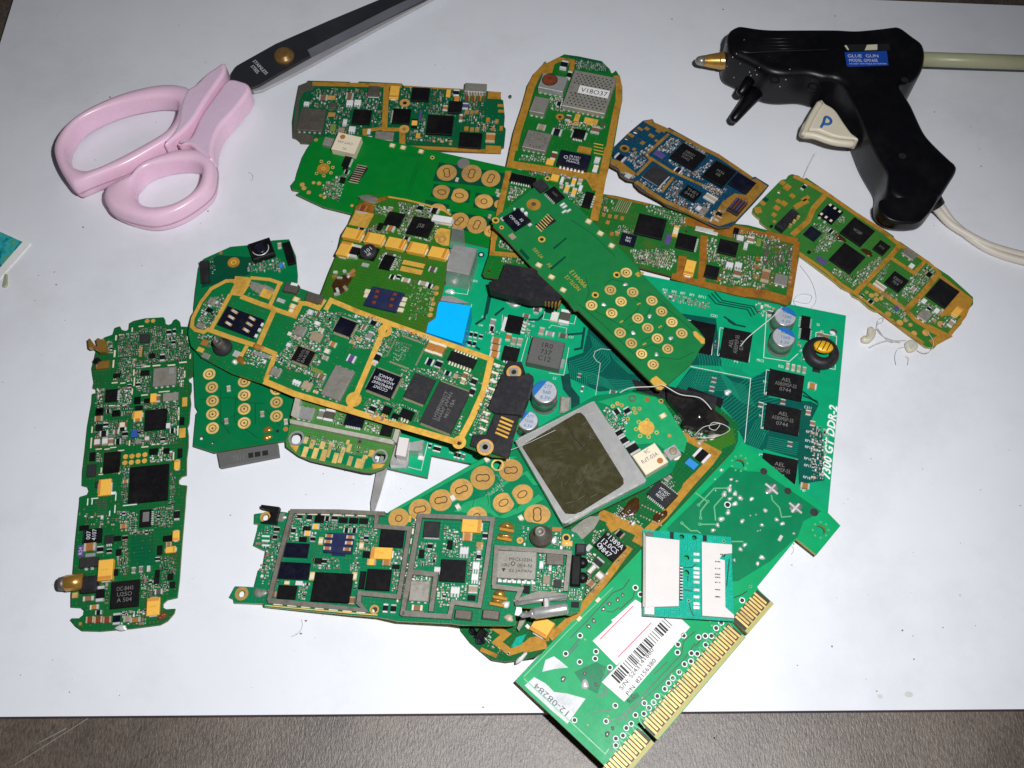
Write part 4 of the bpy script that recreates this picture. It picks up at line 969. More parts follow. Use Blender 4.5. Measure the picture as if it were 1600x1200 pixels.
b.smd(680, 665, 70, 40, 0.9, 'black_blue', 'silver')
b.scatter([(580, 590), (730, 620), (720, 760), (590, 740)], 40, 11, 'pale', 0.1); b.scatter([(870, 180), (1200, 220), (1215, 300), (880, 270)], 60, 12, 'pads', 0); b.scatter([(700, 850), (1200, 930), (1190, 980), (640, 960)], 30, 14, 'mix')
b.view(740, 220, 7.273)
b.ribbons('copper_border', [([(455, 60), (400, 330), (335, 620), (262, 960), (225, 1130)], 58), ([(1535, 80), (1462, 420), (1430, 600), (1368, 905)], 78), ([(385, 262), (1470, 428)], 92)], 'copper_brown')
b.patch('copper_border', [(1280, 440), (1440, 430), (1420, 570), (1350, 560)], 'copper_brown')
c_ = b.chip(1142, 212, 350, 168, 2.2, mat='black_blue', leads='b', pitch=1.7, text='FB F251\nD.0102\nFRANCE.', ink='chip_ink', th=1.15, logo=(-3.9, 0.4, 0.95), tw=0.58, lead_mat='smd_white')
b.pad(1260, 105, 155, 72, 'copper_brown'); b.smd(870, 235, 85, 60, 0.9, 'tant', None); b.smd(910, 165, 60, 95, 0.9, 'red_brown', 'smd_white', along='v'); b.smd(1405, 215, 62, 72, 0.9, 'smd_white', 'silver'); b.smd(1385, 310, 55, 75, 0.9, 'cream', 'smd_white')
for i in range(4): b.pad(1420, 40 + i * 36, 110, 10, 'gold')
b.chip(560, 432, 285, 90, 1.3, leads='tb', pitch=1.1); b.smd(925, 415, 88, 65, 1.0, 'tant', None)
for x, y, w, d, mt in ((1005, 445, 36, 85, 'smd_white'), (1072, 448, 36, 80, 'can_dark'), (1137, 465, 48, 90, 'tant'), (1060, 540, 52, 90, 'tant'), (1140, 580, 52, 100, 'tant'), (1210, 460, 50, 60, 'tan'), (1215, 535, 40, 70, 'smd_white'), (1000, 510, 40, 40, 'tan')): b.smd(x, y, w, d, 0.9, mt, 'silver', along='v')
b.chip(1300, 665, 98, 175, 1.2, leads='lr', pitch=1.4); b.ringpad(840, 430, 32, 16, 'gold'); b.dot(525, 328, 26, 'solder')
b.scatter([(560, 165), (830, 190), (820, 240), (520, 220)], 30, 15, 'pale', 0.1); b.scatter([(420, 520), (600, 560), (450, 680), (380, 680)], 22, 16, 'pale', 0); b.scatter([(1040, 600), (1220, 560), (1300, 760), (1200, 760)], 24, 17, 'mix', 0.1); b.scatter([(620, 340), (1240, 420), (1240, 450), (620, 380)], 26, 18, 'pale', 0.1)
b.view(680, 360, 4.286)
b.poly('connector', [(468, 222), (690, 262), (850, 440), (830, 470), (640, 470), (370, 398), (358, 346), (430, 322)], 4.2, 'rubber')
for i in range(6): b.smd(722 + i * 22, 458 + i * 5, 9, 34, 3.4, 'copper_dim', None, name='contact_spring')
for x, y in ((390, 395), (480, 410)): b.dot(x, y, 18, 'dark_hole', 'connector_hole', 4.25)
b.ribbons('copper_border', [([(395, 20), (380, 160)], 30), ([(365, 152), (560, 170)], 32)], 'copper_brown')
b.scatter([(430, 60), (500, 90), (540, 140), (430, 120)], 14, 19, 'pale', 0.2); b.scatter([(450, 180), (590, 200), (600, 225), (450, 215)], 16, 20, 'pale', 0.1)
# ================================================================== rusty green board
b = Board('phone_board', 'rusty orange bordered green phone board between the blue board and the graphics card', ((950, 320, 3.0), (1240, 370, 4.0), (1200, 470, 5.0)), (943, 303, 1239, 371), PHONE)
b.view(920, 290, 4.706)
b.base([(60, 55), (200, 75), (440, 130), (570, 165), (1090, 282), (1170, 290), (1360, 340), (1500, 380), (1550, 386), (1545, 540), (1525, 640), (1490, 760), (1490, 862), (1450, 882), (1400, 862), (1060, 797), (900, 752), (660, 692), (640, 672), (350, 597), (320, 572), (100, 520), (0, 300)], 'mask_rusty', 'edge_brown', holes=[(1440, 860, 10), (715, 335, 10), (662, 522, 12)])
b.ribbons('copper_border', [([(850, 370), (838, 560), (828, 700)], 48), ([(610, 665), (880, 735), (1160, 800)], 50), ([(1060, 770), (1300, 800), (1470, 850)], 70), ([(1528, 410), (1510, 600), (1470, 850)], 40), ([(1300, 355), (1535, 412)], 52), ([(700, 255), (1060, 360)], 60), ([(690, 520), (672, 660)], 55), ([(440, 140), (130, 75)], 16), ([(840, 610), (960, 700)], 40)], 'copper_rust')
b.patch('copper_border', [(1080, 290), (1300, 345), (1300, 370), (1060, 345), (980, 300)], 'copper_rust')
b.chip(455, 297, 208, 150, 1.4); b.chip(290, 395, 112, 85, 1.1, mat='black_blue', text='B41\n982', th=1.2, ink='chip_ink'); b.chip(718, 412, 142, 108, 1.2, leads='r', pitch=0.9); b.chip(1025, 452, 142, 100, 1.2)
c_ = b.chip(905, 632, 102, 90, 1.1)
b.tant(744, 600, 75, 108, 1.9, 'b'); b.smd(583, 393, 42, 70, 0.6, 'smd_purple', None); b.smd(640, 332, 40, 80, 0.9, 'cream', 'gold')
b.white3(1035, 585, 58, 52); b.white3(1100, 586, 58, 52); b.smd(1095, 642, 58, 55, 0.9, 'brown', 'silver', along='v'); b.smd(1115, 382, 50, 36, 0.7, 'smd_white', None); b.smd(1190, 395, 52, 42, 0.8, 'brown', 'silver', along='v'); b.smd(1250, 415, 36, 55, 0.5, 'smd_green', None); b.smd(1155, 440, 30, 56, 0.7, 'smd_white', 'silver')
b.can(1415, 690, 100, 80, 1.2, 'can'); b.smd(1300, 660, 62, 95, 0.9, 'brown', 'tan', along='v'); b.smd(1085, 330, 40, 40, 0.9, 'black', None)
for x, y in ((250, 150), (535, 545)):
    for i in range(7): b.pad(x - 45 + i * 15, y - 5 + i * 2.5, 4.5, 95, 'tan', D2R(-8), 'ground_strip')
for x, y in ((110, 215), (155, 225), (200, 230), (245, 240), (140, 270), (170, 355), (210, 355), (120, 165)): b.pad(x, y, 25, 27, 'orange_brown')
b.block('solder_pool', 850, 325, 135, 34, 0.35, 'solder'); b.block('solder_pool', 905, 345, 90, 22, 0.4, 'solder')
for x, y, w, d in ((1410, 440, 70, 10), (1310, 440, 35, 40), (1305, 500, 35, 40), (1300, 560, 35, 40), (1400, 500, 90, 10), (1385, 598, 50, 10), (1470, 560, 30, 50), (1480, 480, 30, 50), (1400, 545, 60, 30)): b.pad(x, y, w, d, 'can_dark', name='shield_foot', h=0.25)
for x, y in ((1250, 540), (1240, 600), (1230, 670)): b.pad(x, y, 45, 30, 'copper_rust')
b.scatter([(420, 140), (690, 220), (720, 300), (600, 300), (580, 240), (430, 190)], 40, 21, 'pale', 0.15); b.scatter([(230, 290), (340, 330), (330, 350), (200, 345)], 14, 22, 'mix'); b.scatter([(300, 470), (620, 470), (640, 540), (600, 620), (350, 570)], 90, 23, 'mix', 0.1); b.scatter([(870, 400), (950, 400), (960, 560), (870, 560)], 34, 24, 'pale', 0.1)
b.scatter([(950, 530), (1300, 520), (1300, 760), (950, 720)], 80, 25, 'pale', 0.15); b.scatter([(1060, 320), (1400, 390), (1400, 440), (1080, 420)], 44, 26, 'mix', 0.2); b.scatter([(1280, 420), (1500, 440), (1480, 740), (1270, 730)], 46, 27, 'mix', 0.1)
b.scatter([(80, 90), (180, 90), (190, 200), (90, 200)], 10, 28, 'mix')

# ================================================================== blue board
b = Board('phone_board', 'small blue phone board with brown border and dark chips', ((1010, 190, 2.5), (1190, 290, 3.5), (1120, 340, 7.0)), (1022, 191, 1176, 277), PHONE)
b.view(940, 170, 5.714)
b.base([(110, 350), (130, 322), (250, 205), (370, 105), (455, 92), (472, 122), (588, 178), (602, 165), (640, 187), (740, 242), (900, 332), (1050, 405), (1200, 507), (1350, 612), (1370, 605), (1495, 682), (1462, 722), (1438, 752), (1350, 850), (1195, 1015), (1150, 1050), (1040, 1060), (930, 1010), (770, 930), (600, 872), (530, 820), (440, 772), (350, 722), (300, 672), (290, 642), (232, 632), (172, 592), (152, 542), (76, 502), (74, 482), (86, 440), (110, 432), (104, 370)], 'mask_blue', 'edge_brown', holes=[(305, 205, 24), (225, 262, 22), (1385, 755, 30), (1455, 690, 14), (610, 188, 12)])
b.ribbons('copper_border', [([(480, 140), (640, 212), (900, 350), (1050, 425), (1200, 525), (1340, 622)], 34), ([(600, 225), (400, 405), (440, 460), (312, 592)], 22), ([(430, 435), (620, 555), (850, 660), (1060, 745)], 24), ([(640, 610), (535, 745)], 22), ([(305, 650), (420, 735), (560, 825), (760, 912), (960, 1000)], 38), ([(1110, 820), (1000, 985)], 34)], 'copper_dim')
b.patch('copper_border', [(1330, 632), (1380, 622), (1480, 690), (1345, 840), (1198, 1000), (1050, 1048), (960, 1012), (1060, 900), (1120, 800), (1190, 755), (1290, 770)], 'copper_dim')
b.patch('copper_border', [(85, 445), (170, 470), (300, 570), (290, 620), (170, 570), (150, 530), (80, 495)], 'copper_dim')
b.patch('copper_border', [(372, 112), (450, 98), (470, 125), (585, 182), (560, 215), (440, 150)], 'copper_dim')
b.chip(772, 420, 238, 172, 1.3, mat='black', text='E8021\n3007A\nF042', th=1.5, tw=0.5, rot=0.0); b.chip(1052, 575, 205, 185, 1.3, mat='black', text='M36\n0B', th=1.6, tw=0.45); b.chip(1255, 662, 190, 132, 1.0, mat='black_blue'); b.chip(488, 588, 165, 142, 1.0, mat='chip_grey'); b.chip(798, 752, 148, 105, 1.0, mat='black', text='THE1\n0442', th=1.8, ink='chip_laser')
b.block('solder_bar', 432, 640, 160, 12, 0.35, 'silver'); b.block('solder_bar', 560, 650, 10, 130, 0.3, 'silver')
lc = b.block('connector', 1212, 868, 110, 140, 1.2, 'chip_grey'); [b.pad(1180 + i * 26, 850 + i * 13, 10, 125, 'red_brown' if i % 2 else 'smd_purple', 0, 'contact_strip', 1.25) for i in range(4)]
b.smd(868, 885, 42, 44, 0.8, 'smd_white', 'silver'); b.smd(975, 792, 115, 52, 0.9, 'tan', 'silver', along='v'); b.smd(915, 905, 60, 64, 0.8, 'can', None); b.smd(518, 405, 95, 44, 0.5, 'smd_purple', None); b.smd(170, 428, 90, 50, 1.0, 'black_blue', 'silver'); b.smd(685, 545, 62, 40, 0.6, 'black_blue', 'smd_white')
b.ringpad(205, 355, 42, 22, 'copper_dim', 'groove', 'contact_pad')
for x, y, w, d in ((345, 180, 50, 22), (405, 178, 40, 30), (445, 240, 50, 30), (260, 235, 60, 28), (505, 200, 40, 24), (365, 305, 34, 34), (290, 362, 28, 28), (490, 285, 30, 24)): b.pad(x, y, w, d, 'copper_dim')
for x, y in ((340, 470), (310, 510), (255, 455), (295, 425), (410, 355), (370, 380), (440, 330)): b.smd(x, y, 36, 18, 0.6, 'can', 'silver')
b.smd(1040, 975, 44, 44, 0.6, 'orange_brown', 'silver'); b.smd(1050, 935, 50, 30, 0.8, 'black', None); b.smd(240, 595, 50, 40, 0.6, 'solder', None)
b.scatter([(620, 260), (720, 300), (610, 400), (500, 370)], 60, 31, 'pale', 0); b.scatter([(580, 450), (800, 560), (860, 540), (1000, 450), (900, 640), (700, 580)], 80, 32, 'pale', 0); b.scatter([(960, 660), (1120, 720), (1040, 800), (880, 690)], 34, 33, 'pale', 0)
b.scatter([(640, 640), (720, 650), (720, 760), (830, 850), (1000, 840), (900, 980), (560, 790)], 80, 34, 'pale', 0.1); b.scatter([(350, 620), (500, 720), (600, 620), (520, 750), (340, 680)], 20, 35, 'pale', 0); b.scatter([(980, 920), (1110, 900), (1060, 1010), (960, 1000)], 20, 36, 'mix', 0); b.scatter([(760, 290), (960, 410), (940, 430), (740, 310)], 26, 37, 'pale', 0)
b.scatter([(160, 560), (290, 600), (280, 630), (170, 590)], 10, 38, 'pale', 0); b.scatter([(220, 400), (400, 380), (420, 450), (300, 560)], 26, 39, 'mix', 0)

# ================================================================== right-hand board by the cable
b = Board('phone_board', 'long green and gold phone board below the grip of the glue gun', ((1180, 340, 2.1), (1500, 480, 2.1), (1300, 300, 2.1)), (1259, 278, 1447, 405), PHONE)
b.view(1160, 250, 3.871)
b.base([(300, 85), (340, 95), (368, 115), (387, 107), (510, 190), (680, 310), (830, 405), (872, 430), (915, 460), (922, 482), (955, 495), (1000, 525), (1108, 600), (1125, 632), (1165, 645), (1250, 700), (1340, 780), (1395, 830), (1396, 872), (1335, 940), (1326, 990), (1290, 1030), (1240, 1050), (1160, 1136), (1110, 1130), (1000, 1050), (870, 950), (842, 920), (800, 912), (770, 896), (710, 842), (668, 822), (652, 796), (600, 772), (560, 736), (500, 690), (340, 572), (215, 452), (150, 410), (108, 376), (104, 354), (84, 340), (60, 315), (66, 290), (90, 268), (235, 120), (265, 115), (281, 92)], 'mask_right', 'edge_gold', holes=[(312, 108, 9), (222, 193, 12), (92, 318, 10), (840, 425, 10), (555, 712, 9), (1362, 866, 10), (1156, 1102, 10)])
b.ribbons('copper_border', [([(310, 98), (370, 125), (510, 203), (680, 322), (830, 418), (950, 512), (1020, 556)], 24), ([(503, 210), (430, 292), (412, 335), (395, 372), (300, 455)], 30), ([(330, 555), (500, 670), (600, 755), (690, 812)], 20), ([(75, 305), (115, 300)], 40)], 'copper_brown')
b.chip(697, 432, 152, 128, 1.1, mat='black', text='W28F', th=1.5, tw=0.4); b.chip(635, 592, 155, 138, 1.1); b.smd(480, 607, 68, 26, 0.5, 'smd_purple', None, rot=0)
b.view(1160, 260, 8)
ct = b.block('connector', 568, 650, 110, 290, 3.4, 'rubber', c=0.5)
for i in range(3): b.smd(690 - i * 48, 610 + i * 52, 70, 14, 2.2, 'gold_pale', None, name='contact_spring')
ss = b.block('card_socket', 1108, 580, 208, 205, 1.4, 'black_blue', c=0.1)
for x, y in ((1100, 478), (1158, 520), (1218, 560), (990, 592), (1048, 632), (1108, 675)): b.smd(x, y, 34, 26, 1.62, 'cream', None, rot=D2R(90), name='contact_spring')
for x, y in ((965, 640), (1030, 690)): b.smd(x, y, 26, 26, 0.6, 'silver', None, name='solder_joint')
b.chip(880, 835, 166, 142, 1.0, mat='black_blue')
for x, y, w, d in ((500, 205, 70, 55), (560, 262, 85, 80), (625, 370, 75, 50), (735, 470, 230, 60), (790, 400, 120, 44), (450, 435, 66, 50), (520, 465, 80, 62), (430, 520, 80, 60), (255, 460, 76, 50), (395, 605, 62, 50), (400, 690, 44, 34)): b.pad(x, y, w * 0.9, d, 'copper_brown', D2R(75) if w > 110 else 0)
b.smd(770, 255, 44, 80, 0.7, 'black', 'silver', along='v'); b.smd(290, 410, 60, 50, 0.4, 'mask_shade', None); b.smd(1110, 805, 60, 50, 0.6, 'black', 'smd_white'); b.smd(835, 1068, 40, 34, 0.6, 'black', None); b.smd(365, 745, 34, 34, 0.6, 'black', None)
b.scatter([(880, 720), (1040, 720), (1200, 820), (1200, 900), (1060, 1060), (880, 1080), (1000, 860)], 80, 41, 'mix', 0); b.scatter([(1180, 620), (1290, 640), (1260, 720), (1180, 720)], 12, 42, 'mix', 0)
b.view(1300, 360, 6)
b.ribbons('copper_border', [([(640, 135), (560, 230), (220, 585)], 42), ([(560, 262), (770, 402), (880, 282)], 34), ([(340, 505), (520, 620), (690, 745)], 42), ([(1010, 390), (850, 590), (690, 750)], 46), ([(700, 755), (780, 840), (900, 915)], 44), ([(1215, 590), (1010, 800)], 50), ([(880, 900), (1060, 990), (930, 1060)], 70), ([(1000, 420), (1180, 560), (1300, 650), (1240, 800), (1100, 980)], 34), ([(660, 150), (900, 300), (1010, 400)], 28), ([(200, 580), (400, 730), (600, 880), (860, 1060)], 26)], 'copper_brown')
b.patch('copper_border', [(1185, 600), (1300, 640), (1290, 700), (1230, 800), (1060, 800), (1010, 790)], 'copper_brown')
b.chip(467, 160, 115, 112, 1.0, mat='black', text='P12', th=1.2, tw=0.5); b.can(728, 218, 132, 72, 1.0, 'can'); b.chip(607, 478, 165, 148, 1.0, mat='black', text='EB03\n7E4', th=1.5, tw=0.6); b.chip(1040, 588, 222, 205, 1.2, mat='black'); b.can(870, 792, 108, 98, 1.1, 'can'); b.tant(1178, 755, 72, 95, 1.7, 't', marks=False)
b.smd(452, 515, 125, 42, 0.9, 'tan', 'smd_white', along='v'); b.smd(915, 410, 82, 36, 0.7, 'black', 'tan'); b.smd(865, 660, 44, 42, 0.7, 'smd_white', None); b.smd(985, 750, 46, 44, 0.7, 'smd_white', None); b.smd(750, 330, 46, 40, 0.7, 'smd_white', None); b.smd(910, 732, 40, 40, 0.8, 'black', 'silver'); b.smd(765, 545, 50, 40, 0.7, 'tan', 'smd_white'); b.smd(605, 725, 40, 36, 0.8, 'smd_purple', None); b.smd(1120, 870, 54, 70, 0.7, 'tan', 'smd_white')
for x, y, r in ((325, 580, 18), (370, 610, 24), (415, 602, 22), (415, 648, 24), (460, 640, 20), (525, 785, 30), (560, 845, 20), (635, 865, 32), (685, 845, 20), (735, 885, 20), (770, 965, 28), (880, 960, 36), (1020, 880, 36), (960, 845, 22)): b.dot(x, y, r, 'gold_dull')
for x, y, w, d in ((365, 665, 60, 30), (285, 610, 30, 30)): b.smd(x, y, w, d, 0.7, 'black_blue', 'silver')
b.scatter([(240, 390), (460, 240), (480, 290), (300, 480), (190, 530)], 80, 43, 'pale', 0); b.scatter([(540, 310), (480, 470), (400, 470), (520, 320)], 20, 44, 'mix', 0); b.scatter([(700, 480), (900, 330), (970, 390), (720, 670), (650, 620)], 80, 45, 'pale', 0.05)
b.scatter([(450, 580), (620, 600), (620, 660), (460, 620)], 22, 46, 'mix', 0.1); b.scatter([(820, 640), (1050, 740), (960, 880), (780, 830)], 40, 47, 'pale', 0.1); b.scatter([(420, 680), (650, 700), (720, 860), (560, 760)], 34, 48, 'pads', 0); b.scatter([(40, 330), (200, 420), (170, 500), (0, 400)], 24, 49, 'mix', 0); b.scatter([(1060, 810), (1180, 830), (1120, 920), (1020, 900)], 14, 50, 'pale', 0)
b.blob('flux_residue', 330, 205, 110, 60, 0.3, 'flux', 3); b.blob('flux_residue', 75, 70, 110, 60, 0.3, 'flux', 4)
# ================================================================== diagonal keypad board
b = Board('phone_board', 'plain green keypad board lying diagonally on top, with ring-shaped gold key contacts', ((790, 300, 13.5), (1090, 540, 13.0), (1030, 600, 14.2)), (865, 293, 1090, 515), PHONE)
b.view(740, 270, 3.429)
b.base([(104, 246), (225, 155), (345, 62), (385, 55), (430, 72), (480, 112), (590, 215), (720, 340), (870, 495), (920, 560), (1150, 790), (1205, 842), (1240, 888), (1240, 915), (1215, 940), (1190, 990), (1160, 1030), (1100, 1082), (1005, 1166), (982, 1162), (940, 1112), (800, 972), (560, 735), (540, 738), (505, 690), (345, 540), (340, 520), (308, 500), (150, 330), (106, 290)], 'mask_diag', 'edge_brown', thick=1.1, holes=[(118, 255, 9), (767, 547, 9), (652, 655, 8), (366, 356, 9), (978, 1134, 7)])
for x, y in ((818, 535), (733, 628), (852, 640), (790, 690), (632, 710), (740, 752), (955, 685), (880, 780), (1007, 743), (933, 832), (1062, 800), (985, 888), (1115, 860), (785, 857), (845, 913), (900, 970), (1040, 943), (962, 1027)): b.key(x, y, 29, 'target', mat='gold_pale')
for x, y in ((118, 255), (365, 357), (767, 547), (652, 655)): b.ringpad(x, y, 18, 10, 'gold', None)
b.ringpad(150, 293, 11, 5, 'gold', name='via_ring')
for x, y in ((617, 258), (680, 322), (740, 388), (350, 492), (418, 556), (480, 625)): b.smd(x, y, 30, 22, 0.8, 'cream', 'gold_pale', rot=D2R(20), name='light_emitting_diode')
for x, y in ((813, 597), (697, 705), (943, 767), (855, 857), (1057, 885), (980, 972)): b.blob('solder_joint', x, y, 22, 22, 0.4, 'solder', int(x))
for x, y in ((880, 705), (890, 700), (788, 800), (797, 795), (995, 828), (1004, 822), (910, 920), (920, 915)): b.dot(x, y, 5, 'gold_ink', 'via_dot')
b.patch('gold_corner', [(958, 1100), (978, 1088), (1035, 1135), (1005, 1164), (984, 1160), (946, 1116)], 'gold'); b.patch('gold_oblong', [(1175, 852), (1190, 848), (1238, 890), (1238, 914), (1222, 916), (1180, 872)], 'gold')
b.pad(882, 545, 26, 22, 'gold_ink'); b.pad(900, 540, 12, 24, 'gold_ink')
b.text('9904413', 562, 568, 26, 'gold_ink', D2R(180), 0.03, 118); b.text('NOTL-12', 530, 590, 22, 'gold_ink', D2R(180), 0.03, 105); b.text('97102', 345, 430, 18, 'gold_ink', D2R(180), 0.03, 70); b.text('IV', 405, 493, 20, 'gold_ink', D2R(180), 0.03, 24)
b.patch('dark_trace', [(408, 512), (490, 445), (496, 453), (416, 522)], 'mask_shade'); b.patch('dark_trace', [(425, 402), (495, 346), (500, 352), (432, 410)], 'mask_shade'); b.patch('dark_trace', [(255, 405), (300, 455), (290, 470), (245, 420)], 'mask_shade')
b.traces([[(800, 800), (880, 735), (890, 690), (830, 650)], [(830, 820), (930, 760), (950, 720)], [(700, 600), (740, 570), (820, 590)], [(650, 740), (760, 800), (840, 860)], [(900, 900), (1010, 850), (1060, 760)], [(1000, 700), (1100, 780), (1180, 850)], [(560, 700), (690, 810), (900, 1010)], [(860, 960), (960, 920), (1010, 940), (1080, 900)], [(1000, 990), (1100, 1000), (1180, 960)], [(930, 640), (1000, 680), (1040, 720)], [(520, 250), (640, 330), (760, 450)], [(600, 560), (620, 640), (600, 690)]], 'trace_dark', 0.20)
b.view(740, 220, 7.273)
b.chip(765, 500, 130, 115, 1.8, mat='chip_grey', name='module'); b.chip(925, 605, 175, 125, 1.3, mat='black', leads='b', pitch=0.95, text='L6203', th=0.9)
b.dot(682, 725, 74, 'copper_brown'); b.dot(682, 720, 26, 'can_dark', h=0.08)
bz = b.chip(490, 875, 205, 215, 2.2, mat='black_blue', c=0.9, name='buzzer')
b.text('CHP-03N', 465, 900, 34, 'smd_white', 0, 2.23, 150); b.text('32', 545, 900, 30, 'smd_white', 0, 2.23, 40)
for x, y in ((592, 858), (550, 815), (462, 808)): b.dot(x, y, 20 if x > 500 else 11, 'smd_white', 'printed_dot', 2.24)
b.smd(330, 885, 44, 36, 0.5, 'solder', None, name='solder_joint'); b.smd(640, 950, 30, 40, 0.4, 'solder', None, name='solder_joint'); b.smd(440, 1085, 70, 60, 0.15, 'tan', None, name='contact_pad')
b.pad(818, 935, 100, 210, 'dark_hole', 0, 'contact_strip')
for i in range(7): b.pad(868 - i * 21, 866 + i * 22, 95, 13, 'gold_pale', 0, 'contact_pad', 0.09)
for x, y in ((1035, 745), (1080, 790), (1030, 800), (1010, 720)): b.smd(x, y, 60, 22, 0.5, 'smd_white', 'silver', rot=D2R(90))

# ================================================================== board with the row of yellow capacitors
b = Board('phone_board', 'grimy green phone board with a row of yellow capacitors and corroded corner', ((600, 310, 8.5), (510, 440, 6.0), (700, 450, 17.2)), (536, 367, 684, 397), PHONE)
b.view(490, 290, 5.219)
b.base([(375, 112), (388, 90), (430, 76), (500, 72), (620, 86), (750, 110), (930, 155), (1060, 195), (1110, 225), (1135, 270), (1125, 350), (1105, 480), (1085, 640), (1065, 800), (1040, 900), (1010, 960), (990, 1070), (930, 1110), (915, 1180), (880, 1230), (150, 1060), (20, 980), (62, 880), (130, 700), (190, 560), (230, 390), (290, 300), (330, 200)], 'mask_olive', 'edge_brown', holes=[(352, 262, 14), (1048, 437, 14)])
for i in range(5): b.tant(315 + i * 174.5, 388 + i * 38.5, 140, 88, 2.6, 'r' if i % 2 == 0 else 'l', marks=False)
b.tant(248, 510, 88, 120, 2.6, 't', marks=False)
lx, ly = b.L(440, 530, 2.6); MB().cbox(0, 0, 0, 7.2, 6.2, 1.2, 'black', 0.2).lathe(0, 0, [(3.6, 1.1), (3.6, 2.4), (3.3, 2.7), (0.8, 2.7)], 'chip_grey', 24).build('inductor', b.root, (lx, ly, 0)); b.note(lx, ly, 8, 7); b.text('101', 445, 525, 34, 'chip_ink', D2R(60), 2.75, 50); b.text('08', 450, 560, 24, 'chip_ink', D2R(60), 2.75, 30)
b.smd(330, 530, 70, 110, 1.6, 'black', 'silver', along='v'); b.smd(420, 645, 55, 30, 0.5, 'solder', None, name='solder_joint')
b.chip(655, 270, 125, 118, 1.2); b.chip(872, 330, 178, 155, 1.2, text='JS8', th=2.0, tw=0.3); b.smd(625, 345, 62, 50, 1.0, 'orange_brown', 'silver'); b.chip(597, 622, 88, 122, 1.1, leads='lr', pitch=0.9)
b.block('white_connector', 1045, 268, 155, 50, 2.4, 'smd_white', rot=D2R(2)); b.block('contact', 1065, 305, 110, 20, 0.8, 'cream')
b.pad(390, 275, 150, 130, 'gold', 0, 'gold_land'); b.ringpad(352, 262, 30, 16, 'gold_dull', None)
b.patch('gold_land', [(1000, 360), (1040, 345), (1115, 360), (1105, 490), (1060, 492), (1000, 460), (985, 420)], 'gold'); b.ringpad(1048, 437, 34, 16, 'gold_dull', None)
b.pad(815, 640, 180, 38, 'gold'); b.pad(797, 692, 180, 42, 'gold')
sk = b.block('card_socket', 572, 922, 262, 168, 1.5, 'socket_navy', c=0.12)
for x, y in ((520, 862), (508, 905), (492, 950), (662, 885), (640, 925), (630, 978)): b.smd(x, y, 52, 24, 1.58, 'red_brown', 'dark_hole', name='contact_spring')
for x, y in ((735, 925), (722, 965), (708, 1012), (440, 860), (432, 895)): b.smd(x, y, 44, 34, 0.6, 'cream', None, name='solder_tab')
for x, y, w in ((640, 742, 44), (690, 742, 30), (750, 768, 66), (892, 795, 76), (945, 815, 40)): b.smd(x, y, w, 36, 0.7, 'black' if w < 60 else 'tan', 'smd_white')
b.smd(620, 565, 90, 30, 0.8, 'can_dark', 'silver'); b.smd(755, 430, 50, 36, 0.9, 'black', 'silver'); b.smd(985, 200, 70, 44, 1.0, 'black', 'silver'); b.smd(865, 180, 40, 60, 1.0, 'black', 'silver', along='v'); b.smd(540, 330, 34, 60, 0.9, 'black', None); b.smd(620, 190, 36, 44, 0.8, 'tan', 'silver'); b.smd(390, 355, 60, 24, 0.6, 'black', 'silver')
for x, y in ((755, 205), (750, 280), (890, 235)): b.ringpad(x, y, 20, 9, 'can', name='test_ring')
b.patch('rust', [(340, 170), (400, 140), (610, 86), (600, 110), (500, 150), (480, 240), (330, 220)], 'copper_rust'); b.blob('solder_smear', 450, 105, 175, 60, 0.5, 'can', 5); b.smd(400, 180, 60, 46, 0.5, 'red_brown', 'orange_brown'); b.block('solder_bar', 385, 213, 90, 14, 0.3, 'silver')
b.ribbons('copper_border', [([(610, 92), (750, 115), (930, 160), (1060, 202), (1120, 240)], 14)], 'gold')
b.blob('flux_residue', 225, 800, 150, 170, 0.5, 'flux', 6); rnd = random.Random(5)
for i in range(11): b.smd(150 + rnd.uniform(0, 170), 690 + rnd.uniform(0, 190), rnd.uniform(22, 44), rnd.uniform(14, 26), 0.9 + rnd.random() * 0.4, rnd.choice(['tan', 'solder', 'silver', 'orange_brown']), None, rot=rnd.uniform(0, 3), name='solder_lump')
for x, y, r in ((1000, 835, 22), (1000, 880, 18), (970, 930, 14), (975, 965, 18), (960, 1010, 18), (950, 1055, 20)): b.dot(x, y, r, 'gold_dull')
b.smd(970, 680, 60, 44, 0.6, 'can_dark', 'silver')
b.scatter([(690, 140), (930, 180), (1000, 240), (1020, 330), (960, 460), (760, 410), (680, 400), (700, 200)], 130, 51, 'pale', 0.15); b.scatter([(500, 160), (600, 180), (590, 250), (500, 230)], 22, 52, 'pale', 0.1); b.scatter([(500, 320), (620, 380), (600, 400), (420, 370)], 14, 53, 'mix', 0); b.scatter([(540, 560), (720, 570), (690, 690), (540, 680)], 16, 54, 'pale', 0); b.scatter([(760, 780), (1000, 760), (960, 1080), (780, 1090)], 44, 55, 'pads', 0)

